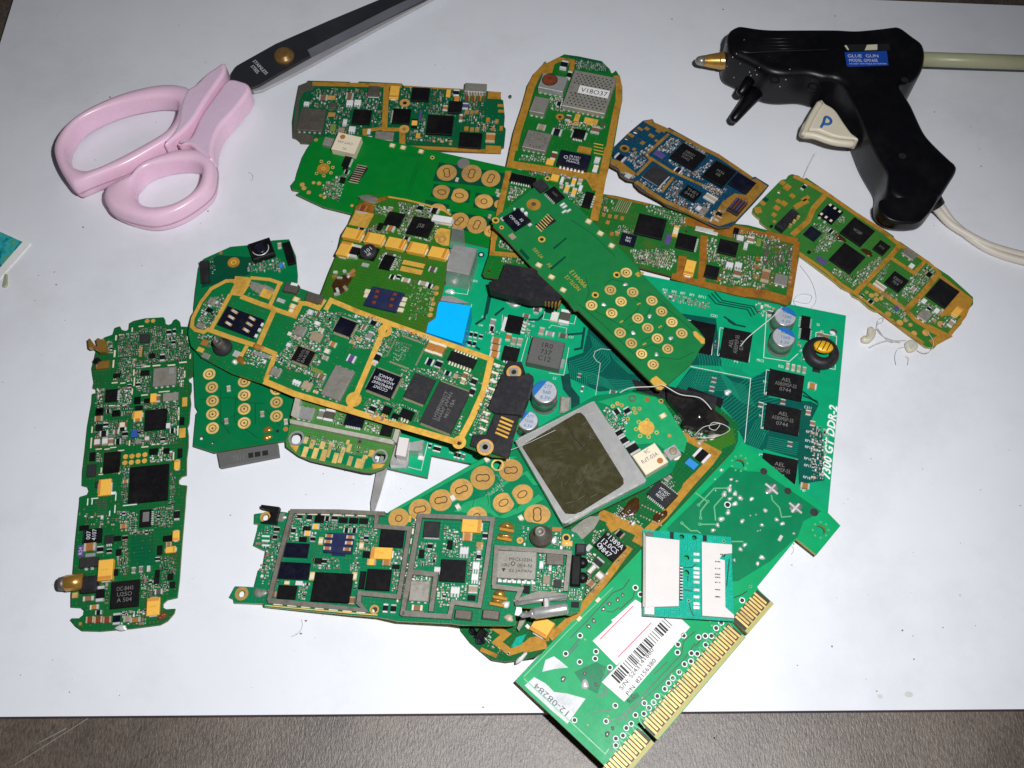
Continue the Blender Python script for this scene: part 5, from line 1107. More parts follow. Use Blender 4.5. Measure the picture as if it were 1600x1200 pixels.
# ================================================================== left keypad board with grey connector
b = Board('phone_board', 'dark green keypad board with black key block on top and grey connector at foot', ((330, 400, 3.2), (450, 400, 3.2), (330, 690, 3.2)), (334, 707, 446, 688), PHONE)
b.view(270, 360, 3.333)
b.base([(135, 192), (160, 148), (300, 85), (400, 76), (520, 52), (605, 46), (640, 130), (650, 230), (640, 400), (645, 862), (610, 960), (606, 1030), (588, 1095), (215, 1157), (107, 1122), (122, 955), (132, 940), (118, 915), (108, 700), (110, 400), (118, 320)], 'mask_left', 'edge_green', holes=[(150, 1080, 12), (209, 143, 7), (208, 1105, 8)])
for x, y in ((190, 748), (203, 817), (207, 888), (207, 957), (207, 1030), (372, 788), (372, 858), (372, 930), (372, 1003), (540, 828), (540, 895), (540, 967)): b.key(x, y, 33, 'target', mat='gold_pale')
kb = b.block('key_block', 460, 92, 118, 88, 3.4, 'black', c=0.5, rot=D2R(12)); lx, ly = b.L(455, 92, 3.6); m = MB(); m.tube([(3.6 * math.cos(a), 3.6 * math.sin(a), 3.5) for a in [D2R(180 + 18 * i) for i in range(11)]], 0.22, 'silver', 6); m.lathe(0, 0, [(2.6, 3.4), (2.4, 3.7), (0.8, 3.8)], 'black_blue', 20); m.build('key_dome', b.root, (lx, ly, 0), D2R(20))
b.chip(165, 212, 44, 112, 1.6, mat='rubber'); b.chip(605, 115, 42, 115, 1.6, mat='black', rot=D2R(8)); b.dot(317, 167, 32, 'copper_brown'); b.ringpad(317, 167, 16, 9, 'gold', 'groove', 'contact_pad'); b.dot(250, 117, 10, 'orange_brown')
for x, y in ((290, 822), (278, 992), (465, 955), (555, 78), (588, 995)): b.smd(x, y, 20, 30, 0.7, 'tan', 'solder', along='v')
b.blob('solder_joint', 493, 1035, 44, 36, 0.8, 'brass', 3); b.blob('solder_joint', 492, 1076, 44, 34, 0.8, 'brass', 4); b.dot(588, 1035, 13, 'orange_brown'); b.dot(545, 1045, 10, 'dark_hole')
b.smd(562, 180, 18, 24, 0.6, 'smd_sky', None)
b.scatter([(400, 170), (540, 130), (600, 190), (560, 210), (390, 215)], 44, 61, 'pale', 0.15); b.scatter([(140, 260), (200, 160), (225, 190), (190, 280)], 12, 62, 'mix', 0)
b.traces([[(250, 830), (250, 1000), (300, 1060)], [(330, 860), (320, 990), (440, 1080)], [(430, 900), (430, 1010)], [(140, 880), (300, 870), (420, 900), (480, 900)], [(250, 1010), (340, 950)], [(480, 930), (560, 1020)]], 'trace_dark', 0.25)
b.patch('dark_field', [(165, 190), (230, 130), (420, 140), (400, 230), (150, 300)], 'mask_shade')
b.poly('connector', [(232, 1160), (545, 1108), (553, 1172), (246, 1232)], 2.6, 'inductor_grey', z=-3.0)
for x, w in ((405, 26), (440, 30), (480, 30)): b.pad(x, 1170 - (x - 400) * 0.16, w, 26, 'dark_hole', 0, 'connector_slot', 0.06).location.z = -0.0004
b.text('7311', 340, 1183, 26, 'chip_laser', 0, -0.36, 60)

# ================================================================== large front board with gold border
b = Board('phone_board', 'large green phone board with wide gold border and white lettered CCONT chip', ((310, 500, 6.5), (690, 530, 17.0), (690, 690, 14.5)), (517, 468, 770, 560), PHONE)
def X1(pts): return [(270 + x / 3.333, 360 + y / 3.333) for x, y in pts]
def X2(pts): return [(460 + x / 4, 440 + y / 4) for x, y in pts]
b.view(0, 0, 1)
b.base(X1([(345, 236), (450, 245), (560, 265), (660, 300), (790, 345), (830, 352)]) + X2([(400, 178), (560, 238), (850, 340), (1230, 474), (1300, 500), (1490, 590), (1480, 640), (1400, 900), (1310, 1098), (1230, 1092), (1030, 1018), (980, 1006), (800, 952), (400, 822)]) + X1([(640, 866), (450, 792), (300, 742), (150, 662), (95, 602), (80, 540), (84, 500), (100, 440), (150, 360), (200, 310), (270, 262), (318, 256), (326, 240)]), 'mask_green', 'edge_gold', thick=1.1, holes=[(380.6, 441.9, 2.8), (602, 517, 2.0), (552.5, 624, 2.2)])
b.view(280, 420, 8)
b.patch('gold_border', [(700, 92), (905, 110), (875, 210), (785, 345), (630, 322), (640, 290), (690, 190), (650, 160), (690, 130)], 'gold')
b.ribbons('gold_border', [([(690, 150), (585, 152), (400, 250), (270, 420), (170, 620), (160, 720), (205, 765), (310, 792), (380, 745)], 44), ([(385, 780), (520, 540), (640, 318)], 52), ([(370, 762), (640, 858), (950, 958), (1215, 1070)], 56), ([(1205, 1060), (1080, 1400)], 60), ([(770, 345), (980, 425), (1180, 495)], 58), ([(1262, 172), (1135, 460)], 48), ([(890, 112), (1130, 135), (1290, 188)], 40), ([(1195, 495), (990, 960)], 64), ([(1150, 492), (1450, 592), (1525, 432), (1600, 436), (1745, 492), (1820, 385)], 56), ([(850, 960), (760, 1120)], 46)], 'gold')
sk = b.block('card_socket', 762, 662, 478, 268, 1.3, 'black_blue', c=0.12)
for x, y in ((690, 532), (650, 605), (615, 683), (910, 620), (875, 690), (835, 765)): b.smd(x, y, 92, 34, 1.5, 'silver', 'copper_brown', rot=D2R(-10), name='contact_spring')
for x, y in ((1022, 690), (992, 760), (950, 832)): b.smd(x, y, 40, 44, 1.0, 'smd_white', None, name='solder_tab')
lx, ly = b.L(550, 985, 0.5); q = b.L(521, 880, 7.5); MB().lathe(0, 0, [(3.8, 0), (3.9, 1.3), (3.5, 2.3), (2.5, 3.0), (2.0, 3.6)], 'chip_grey', 26).lathe(0, 0, [(2.0, 3.4), (1.85, 6.8), (1.6, 6.95), (1.1, 6.8), (1.0, 5.8), (0.2, 5.7)], 'can_dark', 22).build('antenna_socket', b.root, (lx, ly, 0)); b.note(lx, ly, 10, 10)
b.smd(318, 922, 80, 76, 0.12, 'orange_brown', None, name='contact_pad'); b.smd(265, 1010, 80, 60, 0.12, 'gold', None, name='contact_pad'); b.smd(1085, 312, 130, 110, 0.5, 'gold', None, name='gold_land')
b.smd(1268, 395, 95, 50, 0.6, 'solder', 'solder', name='solder_joint'); b.smd(1460, 380, 80, 60, 0.7, 'cream', 'gold'); b.smd(1420, 465, 80, 60, 0.7, 'cream', 'gold'); b.smd(1400, 520, 70, 50, 0.6, 'cream', 'gold'); b.smd(265, 705, 90, 70, 0.9, 'can', None); b.smd(400, 400, 70, 90, 0.5, 'can', None); b.smd(375, 512, 70, 50, 0.9, 'black', None); b.smd(330, 1085, 90, 70, 0.6, 'can', None); b.smd(710, 1060, 70, 80, 0.8, 'solder', None)
b.poly('spring_clip', [(915, 1035), (960, 1030), (1150, 1085), (1120, 1120), (1080, 1115), (940, 1070)], 0.8, 'can_bright', z=0.3); b.blob('flux_residue', 985, 975, 130, 90, 0.8, 'orange_brown', 4); b.blob('solder_joint', 760, 1140, 150, 100, 0.9, 'brass', 9); b.blob('solder_joint', 690, 1160, 60, 80, 1.2, 'solder', 3)
sb = b.block('side_button', 1395, 235, 160, 110, 2.2, 'can_dark', rot=D2R(8)); b.block('button_cap', 1435, 190, 80, 36, 1.0, 'smd_white', z=1.6, rot=D2R(8))
b.blob('corrosion', 1030, 250, 300, 150, 0.16, 'can', 8)
b.scatter([(330, 420), (540, 330), (560, 400), (400, 740), (220, 740)], 60, 71, 'pale', 0.15); b.scatter([(880, 160), (1200, 200), (1160, 330), (860, 330)], 10, 72, 'pads', 0); b.scatter([(230, 830), (440, 830), (420, 1000), (280, 960)], 16, 73, 'pale', 0.2); b.scatter([(860, 1010), (1130, 1080), (1080, 1250), (800, 1180)], 26, 74, 'pale', 0.3)
b.view(270, 360, 3.333)
b.chip(735, 348, 80, 44, 2.0, mat='can_dark', rot=D2R(6), name='side_button')
b.view(420, 480, 6.667)
b.chip(792, 202, 185, 168, 1.2, leads='tblr', pitch=0.6, mat='black_blue', lead_mat='tan'); b.chip(358, 505, 188, 162, 1.2, leads='tblr', pitch=0.6, text='E13DOL\nBAR2B', th=1.4, trot=D2R(90), lead_mat='tan')
for x, y, w, d, mt in ((490, 305, 120, 100, 'cream'), (322, 245, 112, 108, 'can'), (65, 672, 108, 90, 'can'), (392, 815, 100, 85, 'cream')): b.can(x, y, w, d, 1.1, 'can' if mt == 'can' else 'tan')
b.can(715, 785, 212, 345, 1.5, 'can')
b.smd(857, 533, 80, 80, 1.0, 'smd_purple', 'smd_white')
for x, y, w, d, mt in ((1050, 295, 52, 100, 'can'), (430, 50, 60, 55, 'smd_white'), (515, 70, 50, 50, 'brown'), (502, 165, 60, 40, 'smd_white'), (542, 237, 50, 50, 'tan'), (665, 385, 70, 55, 'orange_brown'), (605, 455, 60, 50, 'cream'), (545, 725, 80, 50, 'brown'), (585, 525, 60, 50, 'tan'), (485, 880, 50, 30, 'gold'), (205, 390, 46, 44, 'smd_white'), (990, 205, 50, 50, 'brown'), (1090, 160, 100, 44, 'black'), (870, 362, 60, 40, 'gold_dull'), (940, 330, 60, 40, 'gold_dull'), (290, 320, 50, 40, 'tan'), (215, 275, 40, 40, 'cream'), (1130, 530, 50, 110, 'black'), (1090, 585, 50, 40, 'gold')): b.smd(x, y, w, d, 0.8, mt, 'silver')
b.smd(505, 665, 115, 46, 0.5, 'smd_green', None); b.white3(285, 785, 90, 60)
b.ringpad(1212, 245, 70, 22, 'gold'); b.ringpad(885, 962, 78, 24, 'gold')
b.scatter([(400, 40), (700, 60), (720, 110), (640, 300), (640, 420), (560, 560), (420, 700), (200, 640), (60, 560), (110, 480), (200, 420), (260, 180)], 210, 75, 'pale', 0.15); b.scatter([(700, 60), (1180, 130), (1100, 440), (900, 420), (840, 330), (960, 130)], 120, 76, 'pale', 0.1); b.scatter([(450, 640), (600, 700), (540, 880), (440, 800)], 24, 77, 'mix', 0.2)
b.view(460, 440, 4)
b.ribbons('gold_border', [([(195, 178), (230, 118), (400, 190), (560, 248), (850, 352), (1236, 488)], 30), ([(575, 262), (470, 510), (375, 735), (340, 800)], 34), ([(1230, 478), (1185, 680), (1110, 850), (1030, 1000)], 36), ([(-190, 622), (0, 702), (310, 795), (700, 912), (1020, 1005)], 36)], 'gold')
b.ringpad(1030, 1005, 42, 18, 'gold')
b.view(570, 500, 6)
b.chip(172, 588, 248, 222, 1.3, leads='tblr', pitch=0.55, mat='black_blue', lead_mat='tan', text='CCONT\nNMP4370047\nAN2AV9823\nFRANCE', ink='chip_ink', th=1.25, trot=math.pi, tw=0.8)
b.chip(512, 640, 205, 252, 1.2, leads='b', pitch=0.5, mat='chip_grey', lead_mat='tan'); b.chip(752, 815, 308, 425, 1.2, leads='tb', pitch=0.5, mat='chip_grey', lead_mat='tan', text='LH28F008SCT\nSHARP JAPAN\n9817 1BA', th=1.5, trot=D2R(90), tw=0.7)
b.chip(912, 370, 250, 96, 1.5, leads='tb', pitch=1.27, mat='black', lead_mat='cream', lead_len=1.3)
for x, y, w, d, rt in ((248, 262, 24, 190, 0), (322, 425, 200, 24, 0), (520, 345, 24, 190, 0), (440, 180, 200, 24, 0)): 
    lx, ly = b.L(x, y); W, D = b.dims(x, y, w, d); m = MB(); k = int(max(W, D) / 0.55)
    for i in range(k):
        t = (i - (k - 1) / 2) * 0.55; m.cbox(0 if W < D else t, t if W < D else 0, 0, 0.75 if W < D else 0.28, 0.28 if W < D else 0.75, 0.18, 'tan')
    m.build('solder_lands', b.root, (lx, ly, 0)); b.note(lx, ly, W, D)
for x, y, w, d, mt in ((622, 250, 85, 115, 'orange_brown'), (702, 275, 85, 115, 'orange_brown')): b.smd(x, y, w, d, 1.3, mt, 'cream', along='v')
for x, y, w, d in ((607, 390, 72, 66), (690, 412, 60, 78), (1020, 575, 52, 76), (1003, 672, 46, 84), (775, 495, 62, 40), (70, 830, 56, 76), (115, 350, 50, 100)): b.smd(x, y, w, d, 0.9, 'black_blue' if w > 58 else 'black', 'silver')
b.smd(850, 525, 44, 44, 0.8, 'tan', None); b.smd(935, 520, 44, 70, 0.8, 'brown', 'cream', along='v'); b.smd(920, 575, 44, 50, 0.8, 'tan', 'cream')
b.chip(392, 882, 118, 88, 1.3, leads='b', pitch=1.27, lead_mat='cream', lead_len=1.2); b.chip(205, 845, 75, 78, 1.2, leads='b', pitch=0.9, lead_mat='gold'); b.chip(285, 900, 60, 50, 1.0, leads='b', pitch=0.9)
b.scatter([(150, 170), (300, 100), (360, 160), (260, 170), (200, 350), (130, 330)], 50, 78, 'pale', 0); b.scatter([(300, 80), (600, 160), (580, 240), (420, 180)], 44, 79, 'pale', 0); b.scatter([(300, 200), (430, 240), (360, 380), (260, 380)], 24, 80, 'pads', 0); b.scatter([(340, 440), (780, 480), (880, 620), (560, 510), (440, 480), (400, 660), (340, 640)], 90, 81, 'pale', 0); b.scatter([(0, 740), (360, 800), (500, 860), (500, 960), (240, 960), (0, 880)], 90, 82, 'mix', 0.1); b.scatter([(830, 480), (1000, 520), (1100, 600), (900, 600)], 26, 83, 'pale', 0); b.scatter([(870, 850), (930, 840), (880, 1080), (820, 1080)], 24, 84, 'pale', 0.1)
b.view(460, 440, 4)
b.scatter([(1255, 520), (1310, 530), (1230, 760), (1200, 950), (1100, 960), (1190, 700)], 70, 85, 'pale', 0.45)
cb = b.poly('connector', [(1300, 575), (1340, 590), (1420, 590), (1462, 570), (1492, 592), (1482, 640), (1455, 740), (1420, 830), (1380, 830), (1262, 822), (1212, 785)], 4.0, 'rubber')
b.poly('connector_foot', [(1265, 800), (1400, 838), (1335, 1098), (1290, 1085), (1100, 1022), (1118, 955), (1200, 955)], 2.4, 'rubber', z=0.0)
b.poly('connector_foot', [(1330, 500), (1420, 500), (1440, 560), (1420, 600), (1330, 600), (1310, 560)], 2.2, 'rubber')
lx, ly = b.L(1372, 568, 2.4); MB().ring(0, 0, 2.6, 2.9, 1.9, 'gold_dull', 22, 0.4).ring(0, 0, 2.9, 1.9, 1.0, 'can', 18, 0.6).lathe(0, 0, [(1.0, 2.3)], 'dark_hole', 14).build('screw_eyelet', b.root, (lx, ly, 0))
lx, ly = b.L(1193, 1036, 2.4); MB().ring(0, 0, 2.6, 3.2, 2.2, 'gold_dull', 22, 0.4).ring(0, 0, 2.9, 2.2, 1.1, 'can', 18, 0.6).lathe(0, 0, [(1.1, 2.4)], 'dark_hole', 14).build('screw_eyelet', b.root, (lx, ly, 0))
for i in range(5): b.smd(1330 - i * 9, 862 + i * 24, 84, 13, 2.7, 'gold', None, rot=D2R(-2), name='contact_spring')
for i in range(9): b.smd(1265 - i * 11, 520 + i * 50, 44, 14, 0.5, 'cream', None, name='solder_land')
# ================================================================== board with steel frame and two large eyelets
b = Board('phone_board', 'light green board end with two large round holes, gold pads and a steel frame', ((460, 660, 5.0), (610, 700, 8.5), (500, 730, 5.5)), (455, 656, 614, 686), PHONE)
b.view(440, 640, 6.667)
b.base([(60, 290), (85, 150), (130, 0), (200, -200), (1260, 60), (1172, 380), (1118, 560), (1076, 606), (940, 656), (850, 649), (300, 531), (180, 482), (46, 386), (42, 330)], 'mask_end', 'edge_green', thick=1.3, holes=[(155, 300, 60), (1025, 490, 60)])
b.patch('pad_field', [(180, 345), (1000, 520), (930, 600), (850, 620), (200, 470)], 'mask_pci_dark'); b.patch('light_field', [(90, 150), (1160, 370), (1130, 480), (930, 440), (300, 290), (230, 240), (90, 240)], 'mask_end')
for pts in ([(88, 100), (1172, 318), (1165, 362), (84, 140)], [(96, 60), (150, -160), (205, -150), (150, 90)], [(1150, 318), (1185, 200), (1232, 212), (1195, 345)]): b.poly('steel_frame', pts, 2.4, 'frame_cream')
b.ringpad(155, 300, 80, 60, 'can_bright', None, 'eyelet'); b.ringpad(1025, 490, 80, 60, 'can_bright', None, 'eyelet')
for x, y, w, d in ((245, 440, 50, 110), (318, 360, 46, 95), (350, 455, 50, 115), (425, 372, 50, 80), (440, 475, 60, 125), (500, 420, 36, 160), (560, 505, 50, 110), (625, 475, 42, 170), (702, 400, 44, 90), (712, 535, 44, 100), (795, 560, 50, 100), (842, 560, 40, 112), (872, 492, 50, 36), (252, 320, 40, 70), (690, 340, 30, 50)): b.pad(x, y, w, d, 'gold_pale')
b.patch('gold_corner', [(80, 365), (180, 378), (150, 445)], 'gold'); b.patch('gold_corner', [(945, 565), (1075, 570), (1040, 605), (950, 620)], 'gold'); b.pad(935, 455, 50, 70, 'gold')
for i in range(9): b.smd(160 + i * 115, 160 + i * 23.5, 80, 14, 0.7, 'smd_white', None, name='solder_fillet')
b.can(245, 35, 165, 130, 1.4, 'can_bright'); b.smd(408, 45, 60, 105, 1.0, 'can', 'smd_white', along='v'); b.smd(495, 55, 95, 125, 1.2, 'can_dark', 'smd_white', along='v'); b.chip(758, 108, 190, 130, 1.3, leads='b', pitch=0.7, mat='black_blue', lead_mat='smd_white'); b.chip(1092, 215, 112, 112, 1.2, mat='black'); b.ringpad(815, 335, 26, 12, 'can_dark')
b.scatter([(560, 40), (650, 60), (640, 180), (540, 150)], 22, 91, 'pale', 0.2); b.scatter([(860, 130), (1030, 170), (1020, 250), (850, 220)], 30, 92, 'pale', 0.2); b.scatter([(240, 260), (900, 400), (930, 440), (700, 460), (240, 330)], 40, 93, 'pads', 0)

# ================================================================== the board standing apart on the left
b = Board('phone_board', 'long upright green phone board with notched edges, lying apart from the heap', ((150, 550, 2.2), (290, 550, 2.2), (150, 900, 2.2)), (150, 745, 290, 731), PHONE)
def K1(pts): return [(110 + x / 7.5, 490 + y / 7.5) for x, y in pts]
def K2(pts): return [(100 + x / 7.273, 640 + y / 7.273) for x, y in pts]
def K3(pts): return [(90 + x / 6, 790 + y / 6) for x, y in pts]
b.view(0, 0, 1)
b.base(K1([(580, 148), (600, 190), (650, 202), (685, 180), (692, 110), (740, 85), (870, 55), (1090, 42), (1104, 60), (1112, 120), (1150, 132), (1190, 115), (1210, 75), (1240, 62), (1280, 90), (1290, 150), (1380, 155), (1480, 300), (1480, 540), (1440, 640), (1430, 730), (1380, 762), (1390, 800), (1416, 812), (1415, 900), (1400, 960), (1410, 1050)]) + K2([(1430, 20), (1420, 150), (1400, 202), (1412, 290), (1410, 420), (1392, 560), (1390, 742), (1340, 755), (1302, 798), (1302, 840), (1332, 856), (1395, 862), (1380, 1000)]) + K3([(1195, 0), (1165, 350), (1140, 700), (1120, 860), (1030, 880), (987, 918), (987, 955), (1020, 971), (1102, 966), (1090, 1010), (1030, 1080), (960, 1116), (700, 1150), (400, 1176), (230, 1172), (170, 1130), (120, 1070), (130, 1056), (200, 1056), (244, 1020), (250, 980), (220, 956), (125, 950), (125, 840), (145, 600), (165, 350), (195, 60)]) + K2([(172, 1100), (180, 990), (264, 966), (285, 920), (268, 876), (205, 860), (210, 700), (240, 450), (265, 200), (300, 0)]) + K1([(235, 1130), (250, 1040), (256, 940), (300, 930), (300, 882), (262, 870), (275, 800), (260, 720), (250, 640), (270, 560), (300, 440), (370, 302), (400, 277), (480, 250), (500, 235), (520, 166)]), 'mask_grime', 'edge_green')
b.view(110, 490, 7.5)
o = b.poly('antenna_clip', [(205, 300), (228, 290), (300, 390), (318, 372), (300, 300), (325, 285), (395, 320), (430, 400), (420, 450), (330, 450), (270, 390), (215, 400)], 2.2, 'brass', z=1.0); b.blob('antenna_clip', 370, 345, 100, 110, 2.8, 'brass', 3)
lx, ly = b.L(370, 590, 2.0); MB().cbox(0, 0, 0, 5.2, 3.6, 2.2, 'brass', 0.7).build('brass_contact', b.root, (lx, ly, 0)); lx, ly = b.L(312, 552, 2.2); MB().lathe(0, 0, [(1.4, 0.1), (1.4, 2.4), (1.0, 2.6), (0.2, 2.6)], 'black', 14).build('contact_tip', b.root, (lx, ly, 0)); b.note(*b.L(350, 590), 7, 5)
b.chip(870, 285, 108, 95, 1.0, mat='chip_grey')
for x, y, w, d in ((955, 490, 60, 50), (1075, 510, 54, 84), (540, 722, 76, 44), (870, 690, 96, 54), (790, 830, 50, 50), (780, 1012, 66, 76), (338, 1142, 80, 76), (530, 1165, 84, 62), (440, 1140, 50, 40), (895, 1015, 60, 44), (1150, 215, 50, 60), (1215, 205, 34, 60), (1205, 335, 44, 50), (690, 845, 44, 40), (800, 1100, 80, 44)): b.smd(x, y, w, d, 0.9, 'black', 'silver' if w < 60 else None)
cn = b.can(1100, 733, 270, 210, 1.6, 'can'); b.block('grey_label', 1185, 670, 62, 62, 0.05, 'can_bright', z=1.62, c=0)
b.chip(478, 955, 138, 140, 1.1, leads='r', pitch=0.75); b.can(1170, 970, 180, 92, 1.2, 'can'); b.smd(970, 985, 70, 100, 1.3, 'tant', None); b.smd(1030, 990, 40, 90, 0.8, 'brown', 'silver', along='v'); b.pad(1340, 1035, 58, 104, 'gold'); b.dot(900, 88, 28, 'gold_dull'); b.dot(970, 85, 26, 'gold')
for x, y, w, d in ((535, 285, 18, 60), (520, 470, 20, 80), (505, 590, 18, 90), (890, 620, 90, 14), (1010, 610, 90, 14), (1185, 605, 90, 16), (1320, 572, 90, 16), (1405, 500, 16, 60), (1340, 710, 16, 80), (750, 800, 16, 100), (520, 812, 70, 12), (615, 815, 60, 12), (695, 790, 60, 12), (870, 955, 80, 12), (485, 1080, 80, 12), (605, 1078, 110, 14), (330, 950, 16, 110), (725, 190, 14, 50), (600, 250, 60, 10), (725, 915, 16, 70), (745, 690, 14, 70), (1270, 1150, 16, 100), (1300, 820, 14, 70), (1100, 915, 130, 10), (1310, 215, 12, 50), (1370, 290, 12, 50), (830, 150, 60, 12), (825, 440, 34, 130)): b.pad(x, y, w, d, 'cream' if d != 130 else 'gold_dull', 0, 'shield_land', 0.15)
b.scatter([(560, 270), (820, 200), (1020, 140), (1090, 180), (1340, 260), (1420, 480), (1280, 560), (900, 590), (880, 480), (760, 480), (560, 500)], 190, 94, 'dark', 0.12); b.scatter([(600, 520), (720, 520), (860, 560), (900, 620), (740, 640), (720, 790), (500, 780), (560, 640)], 70, 95, 'dark', 0.15); b.scatter([(770, 660), (930, 680), (930, 920), (780, 900)], 34, 96, 'dark', 0.2); b.scatter([(560, 860), (720, 850), (720, 1060), (560, 1060)], 40, 97, 'pale', 0.1); b.scatter([(800, 1040), (1280, 1020), (1250, 1190), (860, 1100)], 50, 98, 'dark', 0.1); b.scatter([(300, 1050), (720, 1090), (720, 1190), (300, 1190)], 40, 99, 'dark', 0.2); b.scatter([(310, 880), (400, 880), (400, 1040), (310, 1040)], 12, 100, 'pale', 0)
b.scatter([(430, 340), (500, 330), (490, 480), (440, 480)], 8, 101, 'dark', 0.2); b.scatter([(1250, 620), (1340, 640), (1330, 860), (1250, 840)], 16, 102, 'pale', 0)
b.view(100, 640, 7.273)
b.chip(1040, 108, 245, 228, 1.2); b.chip(540, 595, 182, 235, 1.2); b.chip(958, 835, 440, 410, 1.5, c=0.3)
b.tant(830, 55, 105, 84, 1.4, 'l', marks=False); b.smd(835, 112, 92, 44, 0.9, 'orange_brown', 'silver'); b.tant(457, 880, 142, 185, 1.4, 'l', marks=False); b.pad(1345, 265, 72, 108, 'gold'); b.tant(1280, 622, 66, 100, 1.3, 't', marks=False); b.smd(795, 272, 70, 78, 1.0, 'smd_blue', 'smd_blue')
for x, y, w, d, mt, en in ((372, 365, 64, 98, 'smd_white', 'brown'), (462, 355, 64, 95, 'smd_white', 'tan'), (530, 360, 54, 80, 'brown', 'silver'), (660, 172, 100, 56, 'cream', 'brown'), (1015, 472, 95, 64, 'black', None), (1160, 465, 66, 56, 'black', None), (1315, 490, 48, 100, 'black', None), (1338, 125, 46, 84, 'black', None), (395, 200, 66, 66, 'black', None), (590, 38, 92, 62, 'black', None), (400, 25, 84, 62, 'black', None), (320, 530, 58, 96, 'black', None), (308, 688, 98, 135, 'chip_grey', None), (390, 100, 90, 56, 'orange_brown', 'silver'), (660, 215, 90, 36, 'black', 'silver'), (610, 360, 70, 60, 'black', 'silver'), (450, 268, 96, 60, 'black', 'silver'), (690, 275, 60, 60, 'black', 'silver'), (940, 325, 50, 56, 'smd_white', 'tan'), (845, 360, 70, 50, 'can', None), (1180, 180, 50, 56, 'smd_white', None), (1230, 235, 60, 50, 'black', 'smd_white'), (1120, 335, 50, 50, 'black', 'silver'), (470, 170, 50, 50, 'black', 'smd_white'), (590, 250, 60, 50, 'brown', 'smd_white'), (1280, 1180, 60, 60, 'black', None), (695, 815, 56, 40, 'orange_brown', 'silver'), (365, 850, 26, 70, 'chip_grey', None)): b.smd(x, y, w, d, 0.9, mt, en)
for x, y in ((700, 535), (773, 530), (845, 520), (920, 512), (693, 605), (765, 600), (840, 592), (915, 582)): b.dot(x, y, 29, 'gold')
for x, y, w, d in ((310, 380, 16, 120), (395, 450, 70, 12), (490, 450, 60, 12), (560, 432, 70, 12), (920, 425, 80, 12), (1040, 395, 90, 12), (1160, 388, 70, 12), (745, 380, 16, 60), (650, 465, 70, 12), (640, 510, 14, 80), (630, 690, 14, 90), (600, 715, 90, 12), (425, 690, 14, 60), (420, 738, 50, 12), (320, 230, 14, 70), (1305, 60, 14, 120), (1295, 240, 14, 110), (1245, 530, 14, 90), (270, 1050, 12, 80), (350, 1010, 80, 12), (590, 990, 12, 90), (560, 950, 60, 30), (580, 1130, 12, 90), (750, 1085, 160, 10), (320, 1050, 12, 60), (520, 1180, 12, 60)): b.pad(x, y, w, d, 'silk' if y > 900 else 'cream', 0, 'shield_land', 0.15)
for j in range(7):
    for i in range(2): b.pad(400 + i * 65, 1030 + j * 26, 50, 8, 'can_dark', 0, 'solder_land', 0.12)
b.scatter([(430, 130), (720, 120), (720, 400), (350, 400), (350, 140)], 50, 103, 'dark', 0.15); b.scatter([(770, 130), (900, 180), (1180, 260), (1290, 230), (1280, 390), (770, 400)], 80, 104, 'dark', 0.15); b.scatter([(1170, 10), (1290, 10), (1280, 180), (1200, 180)], 26, 105, 'pale', 0); b.scatter([(660, 650), (740, 640), (720, 1050), (660, 1050)], 24, 106, 'dark', 0.1); b.scatter([(980, 440), (1240, 450), (1220, 590), (980, 600)], 22, 107, 'pale', 0.1); b.scatter([(1200, 720), (1260, 720), (1250, 1150), (1180, 1180)], 22, 108, 'dark', 0); b.scatter([(340, 500), (420, 500), (420, 590), (360, 590)], 8, 109, 'pale', 0)
b.view(90, 790, 6)
c_ = b.chip(822, 115, 105, 158, 1.2, leads='r', pitch=0.7); b.block('chip_print', 828, 105, 60, 90, 0.02, 'chip_laser', z=1.21, c=0)
b.chip(316, 275, 165, 128, 2.4, mat='black', c=0.7, text='007\n4107', th=1.6, ink='chip_ink', trot=D2R(90), name='inductor'); b.chip(480, 315, 80, 82, 1.0, leads='b', mat='chip_grey')
b.tant(445, 600, 138, 192, 2.4, 'b'); b.tant(1106, 278, 62, 92, 1.4, 'b', marks=False); b.tant(1056, 410, 92, 60, 1.3, 'r', marks=False); b.tant(893, 945, 122, 165, 1.4, 't')
b.smd(298, 385, 110, 76, 1.3, 'orange_brown', 'silver'); b.chip(214, 425, 58, 110, 0.9, mat='smd_purple', text='R24', ink='smd_white', th=1.3, trot=D2R(90), name='resistor'); b.smd(305, 462, 92, 32, 0.6, 'can_bright', None); b.chip(290, 530, 172, 92, 1.5, leads='b', pitch=2.2, mat='chip_grey', lead_mat='solder')
b.chip(628, 828, 262, 250, 1.3, text='OC-B443\nU25O\nA 504', th=1.6, tw=0.6)
lx, ly = b.L(290, 732, 3.0); MB().cbox(0, 0, 0, 5.6, 6.0, 3.6, 'rubber', 0.8).build('audio_jack', b.root, (lx, ly, 0)); b.note(lx, ly, 7, 7)
lx, ly = b.L(150, 722, 2.2); o = bpy.data.objects.new('jack_sleeve', MB().tube([(3.6, 0, 2.3), (-2.6, 0, 2.3), (-3.0, 0, 2.3)], [3.0, 3.0, 2.6], 'brass', 18).tube([(-2.9, 0, 2.3), (-5.2, 0, 2.3)], [2.75, 2.4], 'can_dark', 18).mesh('jack_sleeve')); col.objects.link(o); o.parent = b.root; o.location = Vector((lx, ly, 0)) * MM
b.smd(395, 825, 72, 145, 1.3, 'black', 'silver', along='v')
for x in (300, 378, 460): b.smd(x, 1068, 76, 60, 1.0, 'red_brown', 'tan')
